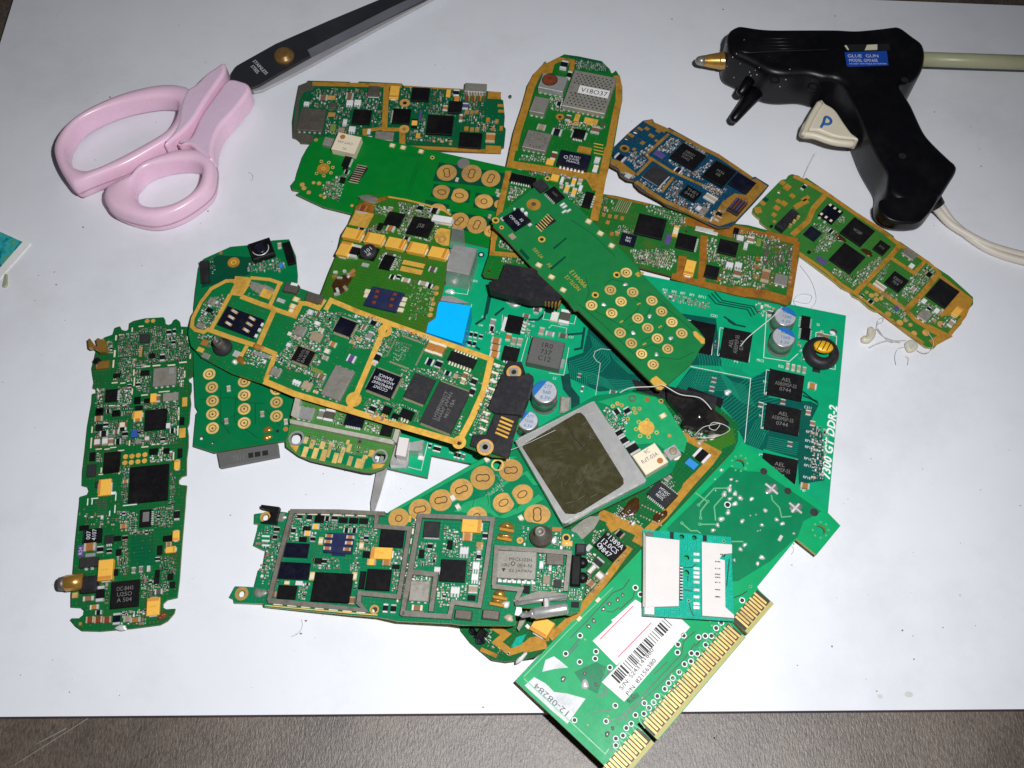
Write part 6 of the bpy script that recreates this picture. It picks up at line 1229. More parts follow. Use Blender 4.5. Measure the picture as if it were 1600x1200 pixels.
for x, y, w, d, mt, en in ((550, 1060, 66, 108, 'black_blue', 'silver'), (285, 870, 100, 44, 'brown', 'silver'), (340, 950, 80, 44, 'orange_brown', 'silver'), (725, 1070, 100, 44, 'orange_brown', 'silver'), (955, 415, 44, 84, 'black', None), (932, 635, 38, 66, 'black', None), (925, 700, 44, 56, 'black', None), (1055, 665, 48, 56, 'black', None), (1075, 740, 44, 56, 'black', None), (1030, 305, 84, 50, 'black', None), (1116, 90, 46, 90, 'black', 'silver'), (245, 205, 84, 44, 'black', None), (570, 435, 44, 56, 'black', None), (560, 305, 56, 44, 'black', None), (395, 410, 56, 66, 'black', 'silver'), (480, 425, 44, 44, 'black', 'silver'), (535, 625, 50, 60, 'black', None), (710, 605, 36, 60, 'can', 'silver'), (778, 595, 36, 60, 'can', 'silver'), (850, 590, 30, 56, 'silver', None), (945, 805, 70, 50, 'can_dark', 'silver'), (380, 1000, 60, 40, 'black', 'silver'), (1040, 360, 50, 40, 'brown', 'tan'), (935, 500, 40, 40, 'black', 'silver'), (160, 840, 50, 50, 'gold_pale', None), (630, 300, 50, 50, 'black', 'tan'), (615, 190, 60, 44, 'orange_brown', 'tan'), (650, 1060, 70, 60, 'tan', 'solder')): b.smd(x, y, w, d, 0.9, mt, en)
b.blob('red_blob', 990, 1025, 60, 70, 1.2, 'red_brown', 4); b.blob('red_blob', 960, 1050, 40, 44, 0.9, 'red_brown', 7); b.blob('solder_joint', 595, 1145, 120, 50, 0.5, 'solder', 5); b.dot(213, 1108, 16, 'orange_brown')
b.patch('bare_mask', [(690, 270), (900, 270), (920, 560), (680, 560)], 'mask_dark')
b.scatter([(560, 60), (740, 60), (740, 240), (600, 240)], 30, 110, 'dark', 0.1); b.scatter([(910, 20), (1080, 20), (1080, 200), (920, 200)], 34, 111, 'dark', 0.1); b.scatter([(560, 440), (660, 300), (660, 660), (540, 600)], 44, 112, 'dark', 0.1); b.scatter([(780, 640), (1000, 760), (1040, 800), (900, 860), (780, 860)], 60, 113, 'dark', 0.15); b.scatter([(600, 980), (830, 980), (830, 1110), (600, 1110)], 36, 114, 'pale', 0.2); b.scatter([(960, 460), (1110, 480), (1090, 780), (960, 780)], 26, 115, 'dark', 0.1); b.scatter([(400, 700), (480, 720), (470, 920), (420, 900)], 14, 116, 'pale', 0.2)
b.scatter([(200, 20), (560, 120), (560, 220), (220, 180)], 14, 117, 'pale', 0.1); b.scatter([(690, 240), (900, 210), (900, 260), (690, 270)], 10, 118, 'dark', 0.3)
# ================================================================== graphics card under the heap
b = Board('graphics_card', 'large bright green graphics card lettered 7300 GT DDR-2, lying under the heap', ((700, 370, 3.1), (1320, 495, 3.1), (700, 700, 3.1)), (705, 372, 1320, 495), cat='graphics card')
b.view(0, 0, 1)
b.base([(703, 369), (1322, 493), (1290, 842), (674, 711), (668, 746), (604, 731), (640, 590)], 'mask_gpu', 'edge_green', thick=1.6, holes=[(1302.5, 518.5, 6.0), (938.5, 558, 5.0), (970.5, 577.7, 5.5)])
b.par = b.root
def bundle(b, pts, n, dx, dy, mat, w=0.2, name='traces'):
    b.traces([[(x + dx * i, y + dy * i) for x, y in pts] for i in range(n)], mat, w, name)
b.view(1020, 430, 3.243)
b.patch('dark_plane', [(120, 190), (320, 220), (330, 300), (350, 460), (190, 455), (215, 390), (160, 340)], 'mask_gpu_dark'); b.patch('dark_plane', [(190, 470), (490, 530), (600, 470), (590, 600), (565, 780), (560, 890), (470, 855), (400, 720), (330, 640), (110, 580)], 'mask_gpu_dark'); b.patch('dark_plane', [(580, 620), (800, 640), (840, 660), (800, 740), (860, 800), (870, 1040), (740, 1060), (735, 930), (560, 880)], 'mask_gpu_dark')
bundle(b, [(130, 560), (200, 480), (330, 480), (400, 540), (470, 560)], 14, 4, 8, 'trace_gpu', 0.28); bundle(b, [(330, 640), (480, 520), (560, 500)], 12, 8, 14, 'trace_gpu', 0.28); bundle(b, [(470, 840), (520, 740), (570, 700)], 8, 8, 8, 'trace_gpu', 0.28); bundle(b, [(225, 380), (240, 440), (200, 560)], 8, 14, 2, 'trace_gpu', 0.28); bundle(b, [(350, 400), (330, 450), (390, 500)], 8, 16, 4, 'trace_gpu', 0.28); bundle(b, [(585, 820), (740, 850)], 7, -2, 10, 'trace_gpu', 0.3)
bundle(b, [(280, 100), (320, 145), (480, 175), (500, 210)], 3, 16, -8, 'trace_gpu_dark', 0.55)
b.traces([[(380, 230), (410, 250), (470, 262)], [(760, 590), (835, 650), (830, 640), (760, 610)], [(360, 210), (420, 250)]], 'trace_gpu_dark', 0.8)
for x, y, w, d, tr in ((245, 312, 128, 152, 90), (423, 350, 150, 148, 90), (674, 555, 178, 130, 0), (658, 728, 178, 132, 0), (640, 985, 182, 138, 0)):
    b.chip(x, y, w, d, 1.15, mat='black', text='AEL\nA5B5M5P-55\n0744' if x > 300 else None, th=1.7, trot=D2R(tr), ink='chip_laser', tw=0.62, name='memory_chip', c=0.1)
    q = 6; b.ribbons('printed_outline', [([(x - w / 2 - q - (4 if tr == 0 else 2), y - d / 2 - 8), (x + w / 2 + 2, y - d / 2 + 22), (x + w / 2 - 12, y + d / 2 + 18), (x - w / 2 - 22, y + d / 2 - 16), (x - w / 2 - q - (4 if tr == 0 else 2), y - d / 2 - 8)], 2.6)], 'silk')
    b.dot(x - w / 2 - 6, y + d / 2 - 22, 8, 'silk_strong', 'pin_mark', 0.07)
b.chip(255, 640, 190, 95, 1.3, rot=D2R(-8), name='memory_chip')
for y in (235, 293): b.chip(775, y, 46, 58, 1.3, leads='lr', pitch=1.0, name='transistor')
b.ribbons('printed_outline', [([(190, 465), (495, 525), (465, 850)], 3), ([(575, 190), (560, 420), (690, 440), (735, 400)], 3), ([(825, 292), (930, 312), (922, 480), (820, 462), (825, 292)], 3)], 'silk')
b.text('7300 GT DDR-2', 896, 842, 40, 'silk_strong', D2R(90), 0.04, 425, bold=0.03)
for t, x, y, w in (('MEC5', 545, 432, 36), ('R25', 650, 462, 26), ('RP3', 62, 75, 24), ('RP5', 108, 84, 24), ('RP7', 152, 92, 24), ('RP9', 198, 100, 24), ('RP11', 250, 110, 36), ('M6', 548, 712, 18), ('M5', 568, 540, 16), ('C868', 805, 548, 30), ('C311', 785, 670, 36), ('RP12', 795, 795, 36), ('RP14', 790, 840, 36), ('RP15', 790, 872, 36), ('RP16', 785, 930, 36), ('RP17', 785, 965, 36), ('RP18', 780, 1025, 36), ('C87', 760, 1090, 30), ('G6', 838, 250, 16), ('B2', 858, 287, 16), ('C331', 310, 205, 34), ('M4', 422, 438, 20)): b.text(t, x, y, 13, 'silk', D2R(0), 0.05, w)
for x, y in ((684, 460), (712, 467), (740, 473), (768, 480)): b.smd(x, y, 18, 34, 0.7, 'tan', 'silver', along='v')
for x, y in ((808, 560), (772, 1066)): b.smd(x, y, 46, 28, 1.0, 'orange_brown', 'silver')
for x, y in ((310, 530), (300, 575), (810, 750), (548, 655), (788, 695), (695, 855), (660, 640), (595, 190), (880, 310), (850, 300)): b.smd(x, y, 26, 26, 0.7, 'can_dark' if x < 700 else 'brown', 'silver')
b.scatter([(800, 760), (890, 780), (865, 1040), (805, 1040)], 44, 121, 'pale', 0.4); b.scatter([(50, 85), (285, 140), (280, 175), (60, 120)], 34, 122, 'pale', 0.3); b.scatter([(735, 335), (770, 335), (770, 430), (740, 430)], 8, 123, 'pale', 0.2); b.scatter([(520, 140), (610, 160), (610, 230), (520, 200)], 10, 124, 'pale', 0.3); b.scatter([(310, 330), (345, 330), (340, 370), (310, 370)], 4, 125, 'pale', 0.2)
def elco(x, y, rpx, h, txt):
    lx, ly = b.L(x, y, h); R = b.dims(x, y, rpx, rpx)[0]; b.note(lx, ly, 2 * R, 2 * R)
    o = MB().lathe(0, 0, [(R * 1.06, 0.0), (R * 1.06, 0.9), (R * 0.94, 1.1), (R * 0.92, 1.8), (R, 2.1), (R, h - 0.5), (R * 0.96, h - 0.12), (R * 0.9, h)], 'cap_side', 32).build('electrolytic_capacitor', b.root, (lx, ly, 0))
    MB().lathe(0, 0, [(R * 0.9, h + 0.01)], 'cap_top', 32).build('capacitor_top', o)
    pts = [(R * 0.93 * math.cos(a), R * 0.93 * math.sin(a)) for a in [D2R(115 + 130 * i / 14) for i in range(15)]]
    MB().prism(pts, h, h + 0.05, 'cap_blue').build('polarity_mark', o).rotation_euler = (0, 0, D2R(-25 if x < 400 else -110))
    m = MB()
    for i, t in enumerate(txt.split('\n')):
        V, F, tw, th = text_mesh(t, 'cap_blue'); k = R * 0.42; m.add([(vx * k + R * 0.15, vy * k + R * (0.45 - 0.48 * i), h + 0.03) for vx, vy, _ in V], F, 'cap_blue')
    m.build('lettering', o)
elco(672, 207, 58, 8.5, 'KZG\n1500\n6.3V'); elco(664, 312, 60, 8.5, 'KZG\n1500\n6.3V')
lx, ly = b.L(855, 392, 3.0); o = MB().lathe(0, 0, [(5.6, 0), (6.9, 1.0), (7.3, 2.6), (6.9, 4.0), (5.6, 5.0), (3.4, 5.3), (3.3, 4.4)], 'rubber', 28, cap=False).build('choke_coil', b.root, (lx, ly, 0)); b.note(lx, ly, 14, 14)
m = MB(); m.lathe(0, 1.6, [(3.4, 4.2), (3.4, 5.6), (2.9, 6.0), (0.5, 6.1)], 'wire_yellow', 20, sx=1.15, sy=0.75)
for i in (-1.5, 0.1, 1.6): m.cbox(i * 1.2, 1.6, 5.9, 0.35, 4.4, 0.35, 'black', 0.05, rot=-0.3)
m.build('copper_winding', o); b.block('choke_foot', 830, 478, 40, 22, 0.6, 'rubber')
b.blob('solder_joint', 380, 592, 36, 30, 0.8, 'solder', 2)
# -- the part between the diagonal board and the large front board
b.view(680, 360, 4.286)
b.patch('dark_plane', [(1030, 640), (1180, 780), (1400, 1000), (1290, 1060), (1100, 1080), (900, 990), (880, 860), (990, 820), (1010, 720)], 'mask_gpu_dark')
bundle(b, [(1040, 700), (1060, 780), (1000, 850), (900, 880), (905, 980)], 9, 14, 12, 'trace_gpu', 0.3); bundle(b, [(960, 940), (1060, 960), (1150, 1000), (1330, 1010)], 8, 10, 12, 'trace_gpu', 0.3); bundle(b, [(1160, 800), (1200, 870), (1300, 960)], 6, 12, 2, 'trace_gpu', 0.28); bundle(b, [(890, 960), (905, 1050), (960, 1120), (960, 1190)], 4, -14, 4, 'trace_gpu_dark', 0.9)
b.traces([[(360, 430), (330, 590), (270, 630)], [(372, 430), (345, 560)], [(460, 520), (400, 570)], [(600, 600), (690, 600), (730, 560)], [(1000, 650), (980, 790), (930, 800)], [(880, 700), (990, 690)], [(200, 740), (300, 800)]], 'trace_gpu_dark', 1.0)
b.ribbons('printed_outline', [([(262, 230), (215, 435), (70, 415)], 3), ([(245, 498), (200, 720)], 3), ([(735, 545), (720, 600), (930, 632), (945, 570)], 3), ([(620, 720), (570, 900)], 3), ([(895, 790), (860, 975), (760, 960)], 3), ([(1180, 805), (1110, 798), (1070, 815), (1060, 850), (1080, 880), (1105, 895), (1070, 1130)], 2.5), ([(760, 660), (780, 640), (880, 660), (875, 700)], 2.5), ([(450, 570), (445, 680)], 2.5)], 'silk')
b.text('J2', 268, 340, 16, 'silk', 0, 0.05, 30)
for t, x, y, w in (('C41', 325, 580, 30), ('C44', 305, 635, 30), ('R26', 650, 605, 34), ('L6', 215, 755, 20), ('G4', 655, 640, 18), ('L4', 850, 628, 20), ('C37', 910, 715, 32), ('L2', 800, 990, 20)): b.text(t, x, y, 15, 'silk', 0, 0.05, w)
sv = b.block('video_socket', 172, 190, 165, 178, 12.5, 'steel', c=0.5); b.pad(150, 100, 100, 5, 'can_bright', 0, 'pressed_rib', 12.56); b.pad(160, 248, 100, 5, 'can_bright', 0, 'pressed_rib', 12.56)
b.blob('solder_joint', 100, 408, 60, 40, 0.8, 'solder', 3); b.poly('spring_clip', [(35, 440), (110, 440), (230, 488), (150, 486), (35, 468)], 1.0, 'can_bright', z=8)
b.view(460, 440, 4)
vg = b.poly('monitor_socket', [(868, 118), (1104, 152), (1048, 388), (770, 300)], 11.5, 'vga_blue')
b.view(680, 360, 4.286)
b.ringpad(308, 163, 22, 11, 'trace_gpu_dark', 'smd_white', 'via_hole')
lx, ly = b.L(535, 470, 1.0); MB().lathe(0, 0, [(3.0, 0), (3.0, 0.5), (2.6, 0.9), (1.6, 1.2), (1.4, 3.2), (1.0, 3.4)], 'can_bright', 24).build('screw_post', b.root, (lx, ly, 0)); b.ribbons('printed_outline', [([(470, 450), (480, 490), (530, 515), (590, 505), (620, 480)], 2.5)], 'silk')
b.chip(530, 622, 105, 105, 2.2, mat='black', name='regulator', leads='r', pitch=1.6, lead_len=1.6); b.block('regulator_tab', 467, 625, 34, 95, 0.9, 'smd_white')
ind = b.chip(742, 815, 220, 178, 4.2, mat='inductor_grey', c=0.35, text='1R0\n737\nC12', ink='ink', th=2.3, tw=0.42, name='power_inductor')
for x in (620, 850): b.block('inductor_terminal', x, 860 if x < 700 else 890, 26, 60, 1.0, 'can_bright')
for y in (735, 782, 828): b.smd(408 - (y - 735) * 0.12, y, 66, 40, 1.2, 'orange_brown', 'silver')
b.chip(505, 825, 105, 95, 1.6, mat='black', name='transistor', leads='tb', pitch=1.3)
for x, y, mt in ((490, 712, 'orange_brown'), (525, 740, 'tan'), (566, 745, 'tan'), (712, 672, 'tan'), (680, 530, 'can_dark')): b.smd(x, y, 34, 50, 1.0, mt, 'silver', along='v')
b.smd(385, 615, 36, 50, 1.0, 'can', 'silver', along='v'); b.smd(380, 655, 36, 30, 0.8, 'black', 'silver'); b.smd(768, 690, 60, 28, 1.0, 'can_bright', 'silver'); b.smd(855, 702, 60, 28, 0.9, 'can_dark', 'tan')
b.smd(240, 695, 22, 40, 0.7, 'black', 'silver'); b.smd(270, 700, 22, 40, 0.7, 'black', 'silver'); b.smd(305, 710, 26, 30, 0.7, 'black', 'silver'); b.smd(230, 752, 22, 40, 0.7, 'black', 'silver'); b.smd(262, 758, 22, 40, 0.7, 'black', 'silver')
b.smd(800, 575, 50, 60, 1.2, 'smd_white', 'cream', along='v'); b.smd(870, 575, 70, 90, 1.8, 'can_dark', 'smd_white'); b.smd(770, 510, 60, 60, 1.8, 'black', None); b.smd(690, 505, 60, 60, 0.9, 'solder', 'silver'); b.smd(610, 570, 50, 24, 0.7, 'brown', 'silver')
for x, y in ((930, 940), (925, 978)): b.ringpad(x, y, 17, 9, 'silver', name='via_hole')
b.ringpad(1246, 933, 32, 22, 'can', None, 'mounting_ring'); b.smd(1190, 1090, 50, 40, 0.7, 'can_dark', 'silver'); b.smd(985, 1060, 16, 40, 0.5, 'can_dark', 'silk'); b.smd(965, 970, 24, 30, 0.6, 'can_dark', 'silver')
b.scatter([(590, 580), (640, 590), (640, 720), (580, 700)], 18, 126, 'pale', 0.4); b.scatter([(340, 680), (450, 680), (450, 700), (340, 700)], 6, 127, 'pale', 0.2)
b.block('jumper_link', 870, 1165, 70, 110, 1.8, 'can', rot=D2R(8), c=0.5)
b.view(790, 580, 3.75)
elco(230, 118, 74, 10.5, '277\n560\n6.3V'); elco(130, 288, 62, 9.5, '277\n1500\n6.3V')
b.view(440, 640, 6.667)
b.poly('socket_housing', [(1225, 285), (1328, 302), (1292, 492), (1190, 470)], 8.5, 'white_plastic'); b.poly('socket_shell', [(1170, 330), (1330, 380), (1320, 560), (1300, 590), (1130, 575)], 4.0, 'can_bright'); b.poly('socket_shell', [(1325, 345), (1480, 318), (1462, 430), (1310, 425)], 6.0, 'can_bright'); b.block('solder_joint', 1450, 500, 60, 44, 0.6, 'smd_white', c=0.2)
b.ribbons('printed_outline', [([(1525, 350), (1455, 640), (1280, 595)], 5)], 'silk')
b.view(580, 600, 5.454)
b.smd(548, 548, 40, 50, 0.8, 'black', 'smd_white'); b.smd(580, 556, 24, 50, 0.8, 'black', 'smd_white'); b.smd(500, 525, 24, 40, 0.7, 'black', 'smd_white'); b.smd(720, 600, 26, 56, 0.8, 'black', 'smd_white'); b.smd(750, 608, 24, 56, 0.8, 'black', 'smd_white'); b.smd(785, 618, 24, 50, 0.8, 'can_dark', 'smd_white'); b.text('C40', 680, 585, 14, 'silk', 0, 0.05, 34)
# card bracket seen past the small board's eyelet
b.view(0, 0, 1)
b.poly('mounting_bracket', [(588, 738), (601, 690), (616, 690), (604, 736), (594, 772), (585, 799), (580, 798), (579.5, 784)], 1.0, 'steel', z=-1.2)

# ================================================================== brown board under the display
b = Board('phone_board', 'brown bordered phone board with 1389A chip and burnt patch, beside the plug-in card', ((1140, 640, 9.6), (780, 1020, 3.4), (1010, 820, 8.0)), (905, 960, 1145, 703), PHONE)
b.view(0, 0, 1)
b.base([(985, 597), (1040, 607), (1120, 634), (1154, 662), (1153, 688), (1146, 703), (1085, 768), (1030, 826), (905, 960), (858, 1008), (836, 1027), (790, 1034), (768, 1031), (735, 1005), (719, 986), (717, 975), (760, 900), (850, 780)], 'mask_grime', 'edge_brown', thick=1.1, holes=[(999.5, 826.8, 3.6), (830, 1009.5, 3.2), (1136, 682.5, 3.0)])
b.view(790, 580, 3.75)
b.ribbons('copper_border', [([(1035, 375), (1120, 420), (1235, 478), (1195, 535), (1090, 650), (925, 850), (830, 940)], 44), ([(548, 835), (660, 880), (775, 935), (800, 960), (770, 1010)], 62)], 'copper_brown')
b.patch('copper_border', [(1040, 660), (1100, 600), (1120, 590), (1105, 640), (1060, 690), (1030, 690)], 'copper_brown'); b.patch('grimy_field', [(1130, 410), (1330, 330), (1350, 420), (1240, 470)], 'mask_olive')
b.poly('connector', [(735, 48), (860, 66), (1240, 150), (1225, 230), (980, 170), (770, 110)], 3.6, 'rubber', z=-3.0); b.poly('connector', [(940, 96), (1060, 130), (1180, 195), (1270, 262), (1310, 300), (1290, 345), (1190, 350), (1030, 312), (1046, 280), (945, 160)], 3.2, 'melted', z=0.6)
b.blob('melted_glue', 1130, 260, 190, 130, 4.6, 'melted', 5); b.chip(918, 720, 105, 140, 1.4, leads='lr', pitch=0.8, mat='chip_grey', text='MT62C\n5U3C\n9837L', ink='chip_ink', th=1.1, trot=D2R(-90)); b.smd(1090, 542, 44, 66, 0.8, 'smd_sky', 'smd_sky'); b.smd(1150, 492, 70, 80, 1.1, 'black', 'smd_white'); b.smd(1140, 470, 40, 40, 0.8, 'brown', None)
b.blob('flux_residue', 735, 800, 120, 90, 0.5, 'flux', 8); b.blob('flux_residue', 905, 850, 90, 60, 0.4, 'flux', 9)
for j in range(2):
    for i in range(8): b.smd(800 + i * 17 + j * -8, 785 + i * 8 + j * 62, 10, 8, 0.6, 'tan', None, name='solder_land')
b.blob('thread_tangle', 1240, 350, 130, 60, 0.6, 'can', 4)
b.smd(1150, 405, 60, 20, 0.5, 'tan', 'silver'); b.smd(950, 625, 40, 36, 0.7, 'can', 'silver')
b.scatter([(660, 790), (740, 830), (800, 900), (740, 900), (640, 850)], 40, 131, 'pale', 0.1); b.scatter([(860, 640), (1000, 660), (960, 700), (850, 680)], 16, 132, 'mix', 0); b.scatter([(900, 220), (1040, 280), (1010, 310), (920, 240)], 24, 133, 'pale', 0.1); b.scatter([(1050, 310), (1200, 400), (1150, 420), (1040, 360)], 34, 134, 'pale', 0.1)
b.poly('shield_plate', [(380, 930), (480, 850), (560, 850), (520, 920), (450, 985)], 0.5, 'can', z=0.4)
b.view(740, 820, 5.454)
b.ribbons('copper_border', [([(1330, 190), (1100, 500), (900, 735), (650, 965)], 60), ([(1150, 30), (1240, -20)], 90), ([(160, 860), (275, 935), (200, 1000), (310, 1085), (420, 1050), (490, 990), (640, 960)], 58), ([(420, 1050), (620, 1010)], 90), ([(60, 1060), (200, 1120)], 34)], 'copper_brown')
b.chip(1162, 182, 170, 215, 1.5, mat='black', text='*1389A\n13.0CS\n9847', ink='chip_ink', th=2.0, trot=D2R(-90), logo=None); b.ringpad(1078, 186, 20, 14, 'chip_ink', 'dark_hole', 'logo').location.z = 1.46 * MM
b.smd(1245, 75, 60, 70, 1.0, 'black', 'tan'); b.smd(1060, 320, 80, 74, 1.0, 'chip_grey', 'silver'); b.smd(1010, 375, 90, 46, 0.8, 'smd_white', 'tan', along='v'); b.smd(1075, 430, 66, 60, 0.8, 'smd_white', 'tan'); b.smd(1000, 500, 60, 66, 0.8, 'brown', 'tan'); b.smd(980, 195, 60, 40, 0.6, 'solder', None)
b.tant(582, 862, 150, 160, 3.0, 'l', rot=D2R(12), marks=False)
b.patch('dark_field', [(365, 960), (450, 930), (390, 1050), (320, 1040)], 'mask_teal'); b.blob('solder_joint', 405, 1135, 120, 44, 1.0, 'smd_white', 7); b.ringpad(490, 1033, 30, 17, 'copper_brown')
for x, y in ((60, 930), (10, 900)): b.block('rubber_key', x, y, 100, 74, 2.6, 'black', c=0.6, rot=D2R(10)) if x > 20 else None
b.blob('key_knob', 50, 985, 76, 76, 2.6, 'black_blue', 5); b.blob('key_knob', -10, 905, 70, 70, 2.6, 'black_blue', 6)
b.poly('bent_foil', [(370, 880), (400, 790), (450, 730), (470, 760), (420, 850), (385, 905)], 0.6, 'can', z=2.0); b.smd(465, 870, 30, 50, 0.7, 'smd_white', None)
for x, y in ((900, 800), (1060, 640)): b.smd(x, y, 46, 30, 0.4, 'cream', None, name='solder_land')
b.scatter([(960, 210), (1040, 260), (1080, 300), (1000, 330), (960, 300)], 22, 135, 'pale', 0.2); b.scatter([(960, 420), (1100, 470), (1150, 400), (1050, 560), (960, 620)], 30, 136, 'mix', 0.2); b.scatter([(1180, 300), (1290, 220), (1300, 250), (1200, 340)], 24, 137, 'pale', 0.1); b.scatter([(1020, 60), (1110, 50), (1050, 160), (1000, 160)], 22, 138, 'pale', 0.1); b.scatter([(60, 850), (160, 900), (150, 1000), (300, 1100), (180, 1080), (80, 1020)], 10, 139, 'pads', 0)

# ================================================================== second keypad board, under the display
b = Board('phone_board', 'green keypad board beneath the steel display, oval gold key contacts and cream buzzer block', ((1050, 620, 13.0), (640, 790, 7.5), (830, 860, 10.0)), (640, 781, 930, 617), PHONE)
b.view(0, 0, 1)
b.base([(606, 801), (690, 752), (732, 728), (790, 696), (850, 662), (930, 618), (985, 611), (1016, 619), (1040, 634), (1064, 672), (1072, 688), (1062, 712), (1050, 738), (1010, 762), (940, 796), (876, 826), (840, 842), (760, 890), (640, 850)], 'mask_pci_dark', 'edge_green', thick=1.0, holes=[(777.6, 726.5, 7.2), (988, 622.7, 3)])
b.view(580, 600, 5.454)
b.patch('light_field', [(150, 1088), (830, 702), (1000, 615), (1240, 620), (1180, 660), (1020, 640), (830, 740), (180, 1100)], 'trace_light'); b.patch('light_field', [(960, 960), (1130, 830), (1330, 740), (1420, 860), (1380, 860), (1310, 770), (1180, 830), (1010, 960), (1020, 1060), (1090, 1130), (1230, 1060), (1430, 940), (1470, 980), (1260, 1100), (1090, 1160), (1010, 1100), (830, 1100), (760, 1090), (700, 1090), (800, 1010)], 'trace_light')
for x, y, r, k, rt, sx, sy, ct in ((950, 800, 104, 'eight', 60, 1.04, 1, None), (1190, 735, 100, 'eight', 62, 1.0, 1, None), (770, 900, 98, 'eight', 80, 1, 1, None), (595, 990, 98, 'eight', 70, 1, 1, None), (415, 1070, 96, 'eight', 70, 1, 1, None), (235, 1145, 90, 'round', 0, 1, 1, None), (1128, 1012, 92, 'oval', 0, 1.0, 0.95, 'r'), (1288, 940, 92, 'oval', 0, 1.0, 0.95, 'l'), (1415, 1112, 112, 'eight', 150, 1, 0.8, None), (900, 1130, 88, 'round', 0, 1, 1, None)): b.key(x, y, r, k, D2R(rt), sx, sy, ct)
b.ringpad(1077, 690, 54, 40, 'gold_pale', None, 'eyelet')
for x, y in ((738, 1045), (1275, 1140), (695, 970), (1150, 620), (985, 640)): b.smd(x, y, 40, 50, 0.8, 'cream', 'solder')
b.traces([[(860, 1050), (880, 980), (920, 960)], [(980, 900), (1000, 1000), (995, 1040)], [(1230, 960), (1260, 1010), (1240, 1080)], [(1040, 940), (1120, 880), (1060, 800)]], 'trace_dark', 0.2)
b.scatter([(1050, 770), (1130, 780), (1130, 900), (960, 960), (1060, 880)], 26, 141, 'pads', 0)
b.view(790, 580, 3.75)
b.patch('light_field', [(540, 178), (740, 127), (880, 152), (938, 200), (1030, 345), (1065, 400), (1045, 480), (1010, 460), (960, 480), (880, 420), (760, 430), (700, 380), (690, 330), (720, 290), (700, 230), (600, 200)], 'trace_light')
b.dot(825, 331, 46, 'gold'); b.ringpad(825, 331, 18, 11, 'gold_dull', 'groove', 'contact_pad')
for x, y in ((830, 288), (780, 298), (765, 340), (788, 380), (838, 385), (885, 360)): b.ringpad(x, y, 12, 7, 'gold', name='via_ring')
for x, y in ((655, 190), (680, 200), (628, 206), (752, 220), (785, 220), (760, 243), (715, 279)): b.ringpad(x, y, 12, 5, 'gold_dull', name='via_ring')
b.ringpad(742, 160, 22, 13, 'can_dark', name='screw_hole'); b.ringpad(910, 176, 14, 8, 'gold_dull', name='via_ring'); b.dot(830, 165, 14, 'copper_rust'); b.dot(960, 378, 10, 'gold_dull'); b.smd(922, 260, 40, 26, 0.7, 'cream', 'gold_pale', name='light_emitting_diode')
bz = b.block('buzzer', 848, 512, 152, 138, 3.6, 'cream', c=0.3); b.text('9C', 828, 470, 24, 'ink_faded', 0, 3.64, 34); b.text('RdT-03A', 845, 507, 24, 'ink_faded', 0, 3.64, 105)
lx, ly = b.L(905, 524, 3.62); MB().lathe(0, 0, [(1.2, 3.5), (1.2, 3.63)], 'orange_brown', 16).build('sound_hole', b.root, (lx, ly, 0))
bt = b.block('button', 978, 475, 78, 72, 1.4, 'can_bright'); lx, ly = b.L(982, 468, 1.6); MB().lathe(0, 0, [(1.6, 1.2), (1.5, 1.8), (1.0, 2.0), (0.3, 2.0)], 'tan', 18).build('button_dome', b.root, (lx, ly, 0))
for x, y, w, d in ((714, 230, 34, 44), (692, 405, 50, 54), (745, 450, 66, 70), (665, 360, 44, 44), (650, 235, 44, 30)): b.smd(x, y, w, d, 1.0, 'black', 'silver')
b.scatter([(570, 210), (700, 250), (720, 290), (690, 340), (730, 440), (700, 470), (600, 300)], 80, 142, 'mix', 0.15)
b.blob('solder_joint', 1005, 505, 44, 30, 0.5, 'cream', 4); b.blob('solder_joint', 940, 490, 24, 40, 0.5, 'tan', 4)
kb = b
# ---- the display lifted off it
n0 = b.n
disp = Board('lcd_display', 'square display in a silver steel frame with scratched dark olive glass', ((1050, 620, 17.7), (640, 790, 12.2), (830, 860, 14.7)), (810, 690, 930, 628), cat='display')
disp.view(790, 580, 3.75)
fr = [(56, 408), (518, 175), (824, 638), (336, 893)]
disp.poly('frame', fr, 4.4, 'steel_light', z=-4.4)
gl = [(98, 446), (112, 425), (415, 246), (440, 242), (462, 262), (560, 420), (690, 630), (692, 660), (672, 680), (440, 826), (410, 838), (352, 836), (335, 815)]
disp.poly('glass', gl, 0.12, 'lcd_glass', z=0.0)
disp.ribbons('rim_highlight', [([(818, 636), (810, 648), (345, 889)], 12), ([(62, 404), (332, 884)], 5), ([(70, 398), (508, 180)], 5)], 'can_bright')  # pale strips laid along the frame as painted edge highlights
m = MB()
rr = random.Random(3)
for i in range(46):
    x, y = rr.uniform(130, 640), rr.uniform(300, 800)
    if not in_poly(x, y, gl): continue
    a = rr.gauss(-0.55, 0.5); l = rr.uniform(10, 60); m.ribbon(disp.LL([(x, y), (x + l * math.cos(a), y + l * math.sin(a))]), rr.uniform(0.06, 0.14), 0.135 + i * 0.0004, 'can_dark', False, 0.005)
o = m.build('scratches', disp.root); o['kind'] = 'stuff'
m = MB(); m.ribbon(disp.LL([(385, 350), (400, 390), (440, 430), (470, 470)]), 0.45, 0.16, 'dark_hole', False, 0.01); m.build('crack', disp.root)
disp.traces([[(120, 410), (170, 388), (230, 372), (260, 355), (330, 330)], [(130, 416), (180, 402), (200, 380), (240, 380)], [(400, 268), (450, 262), (560, 232)]], 'can_bright', 0.16, 'hair')
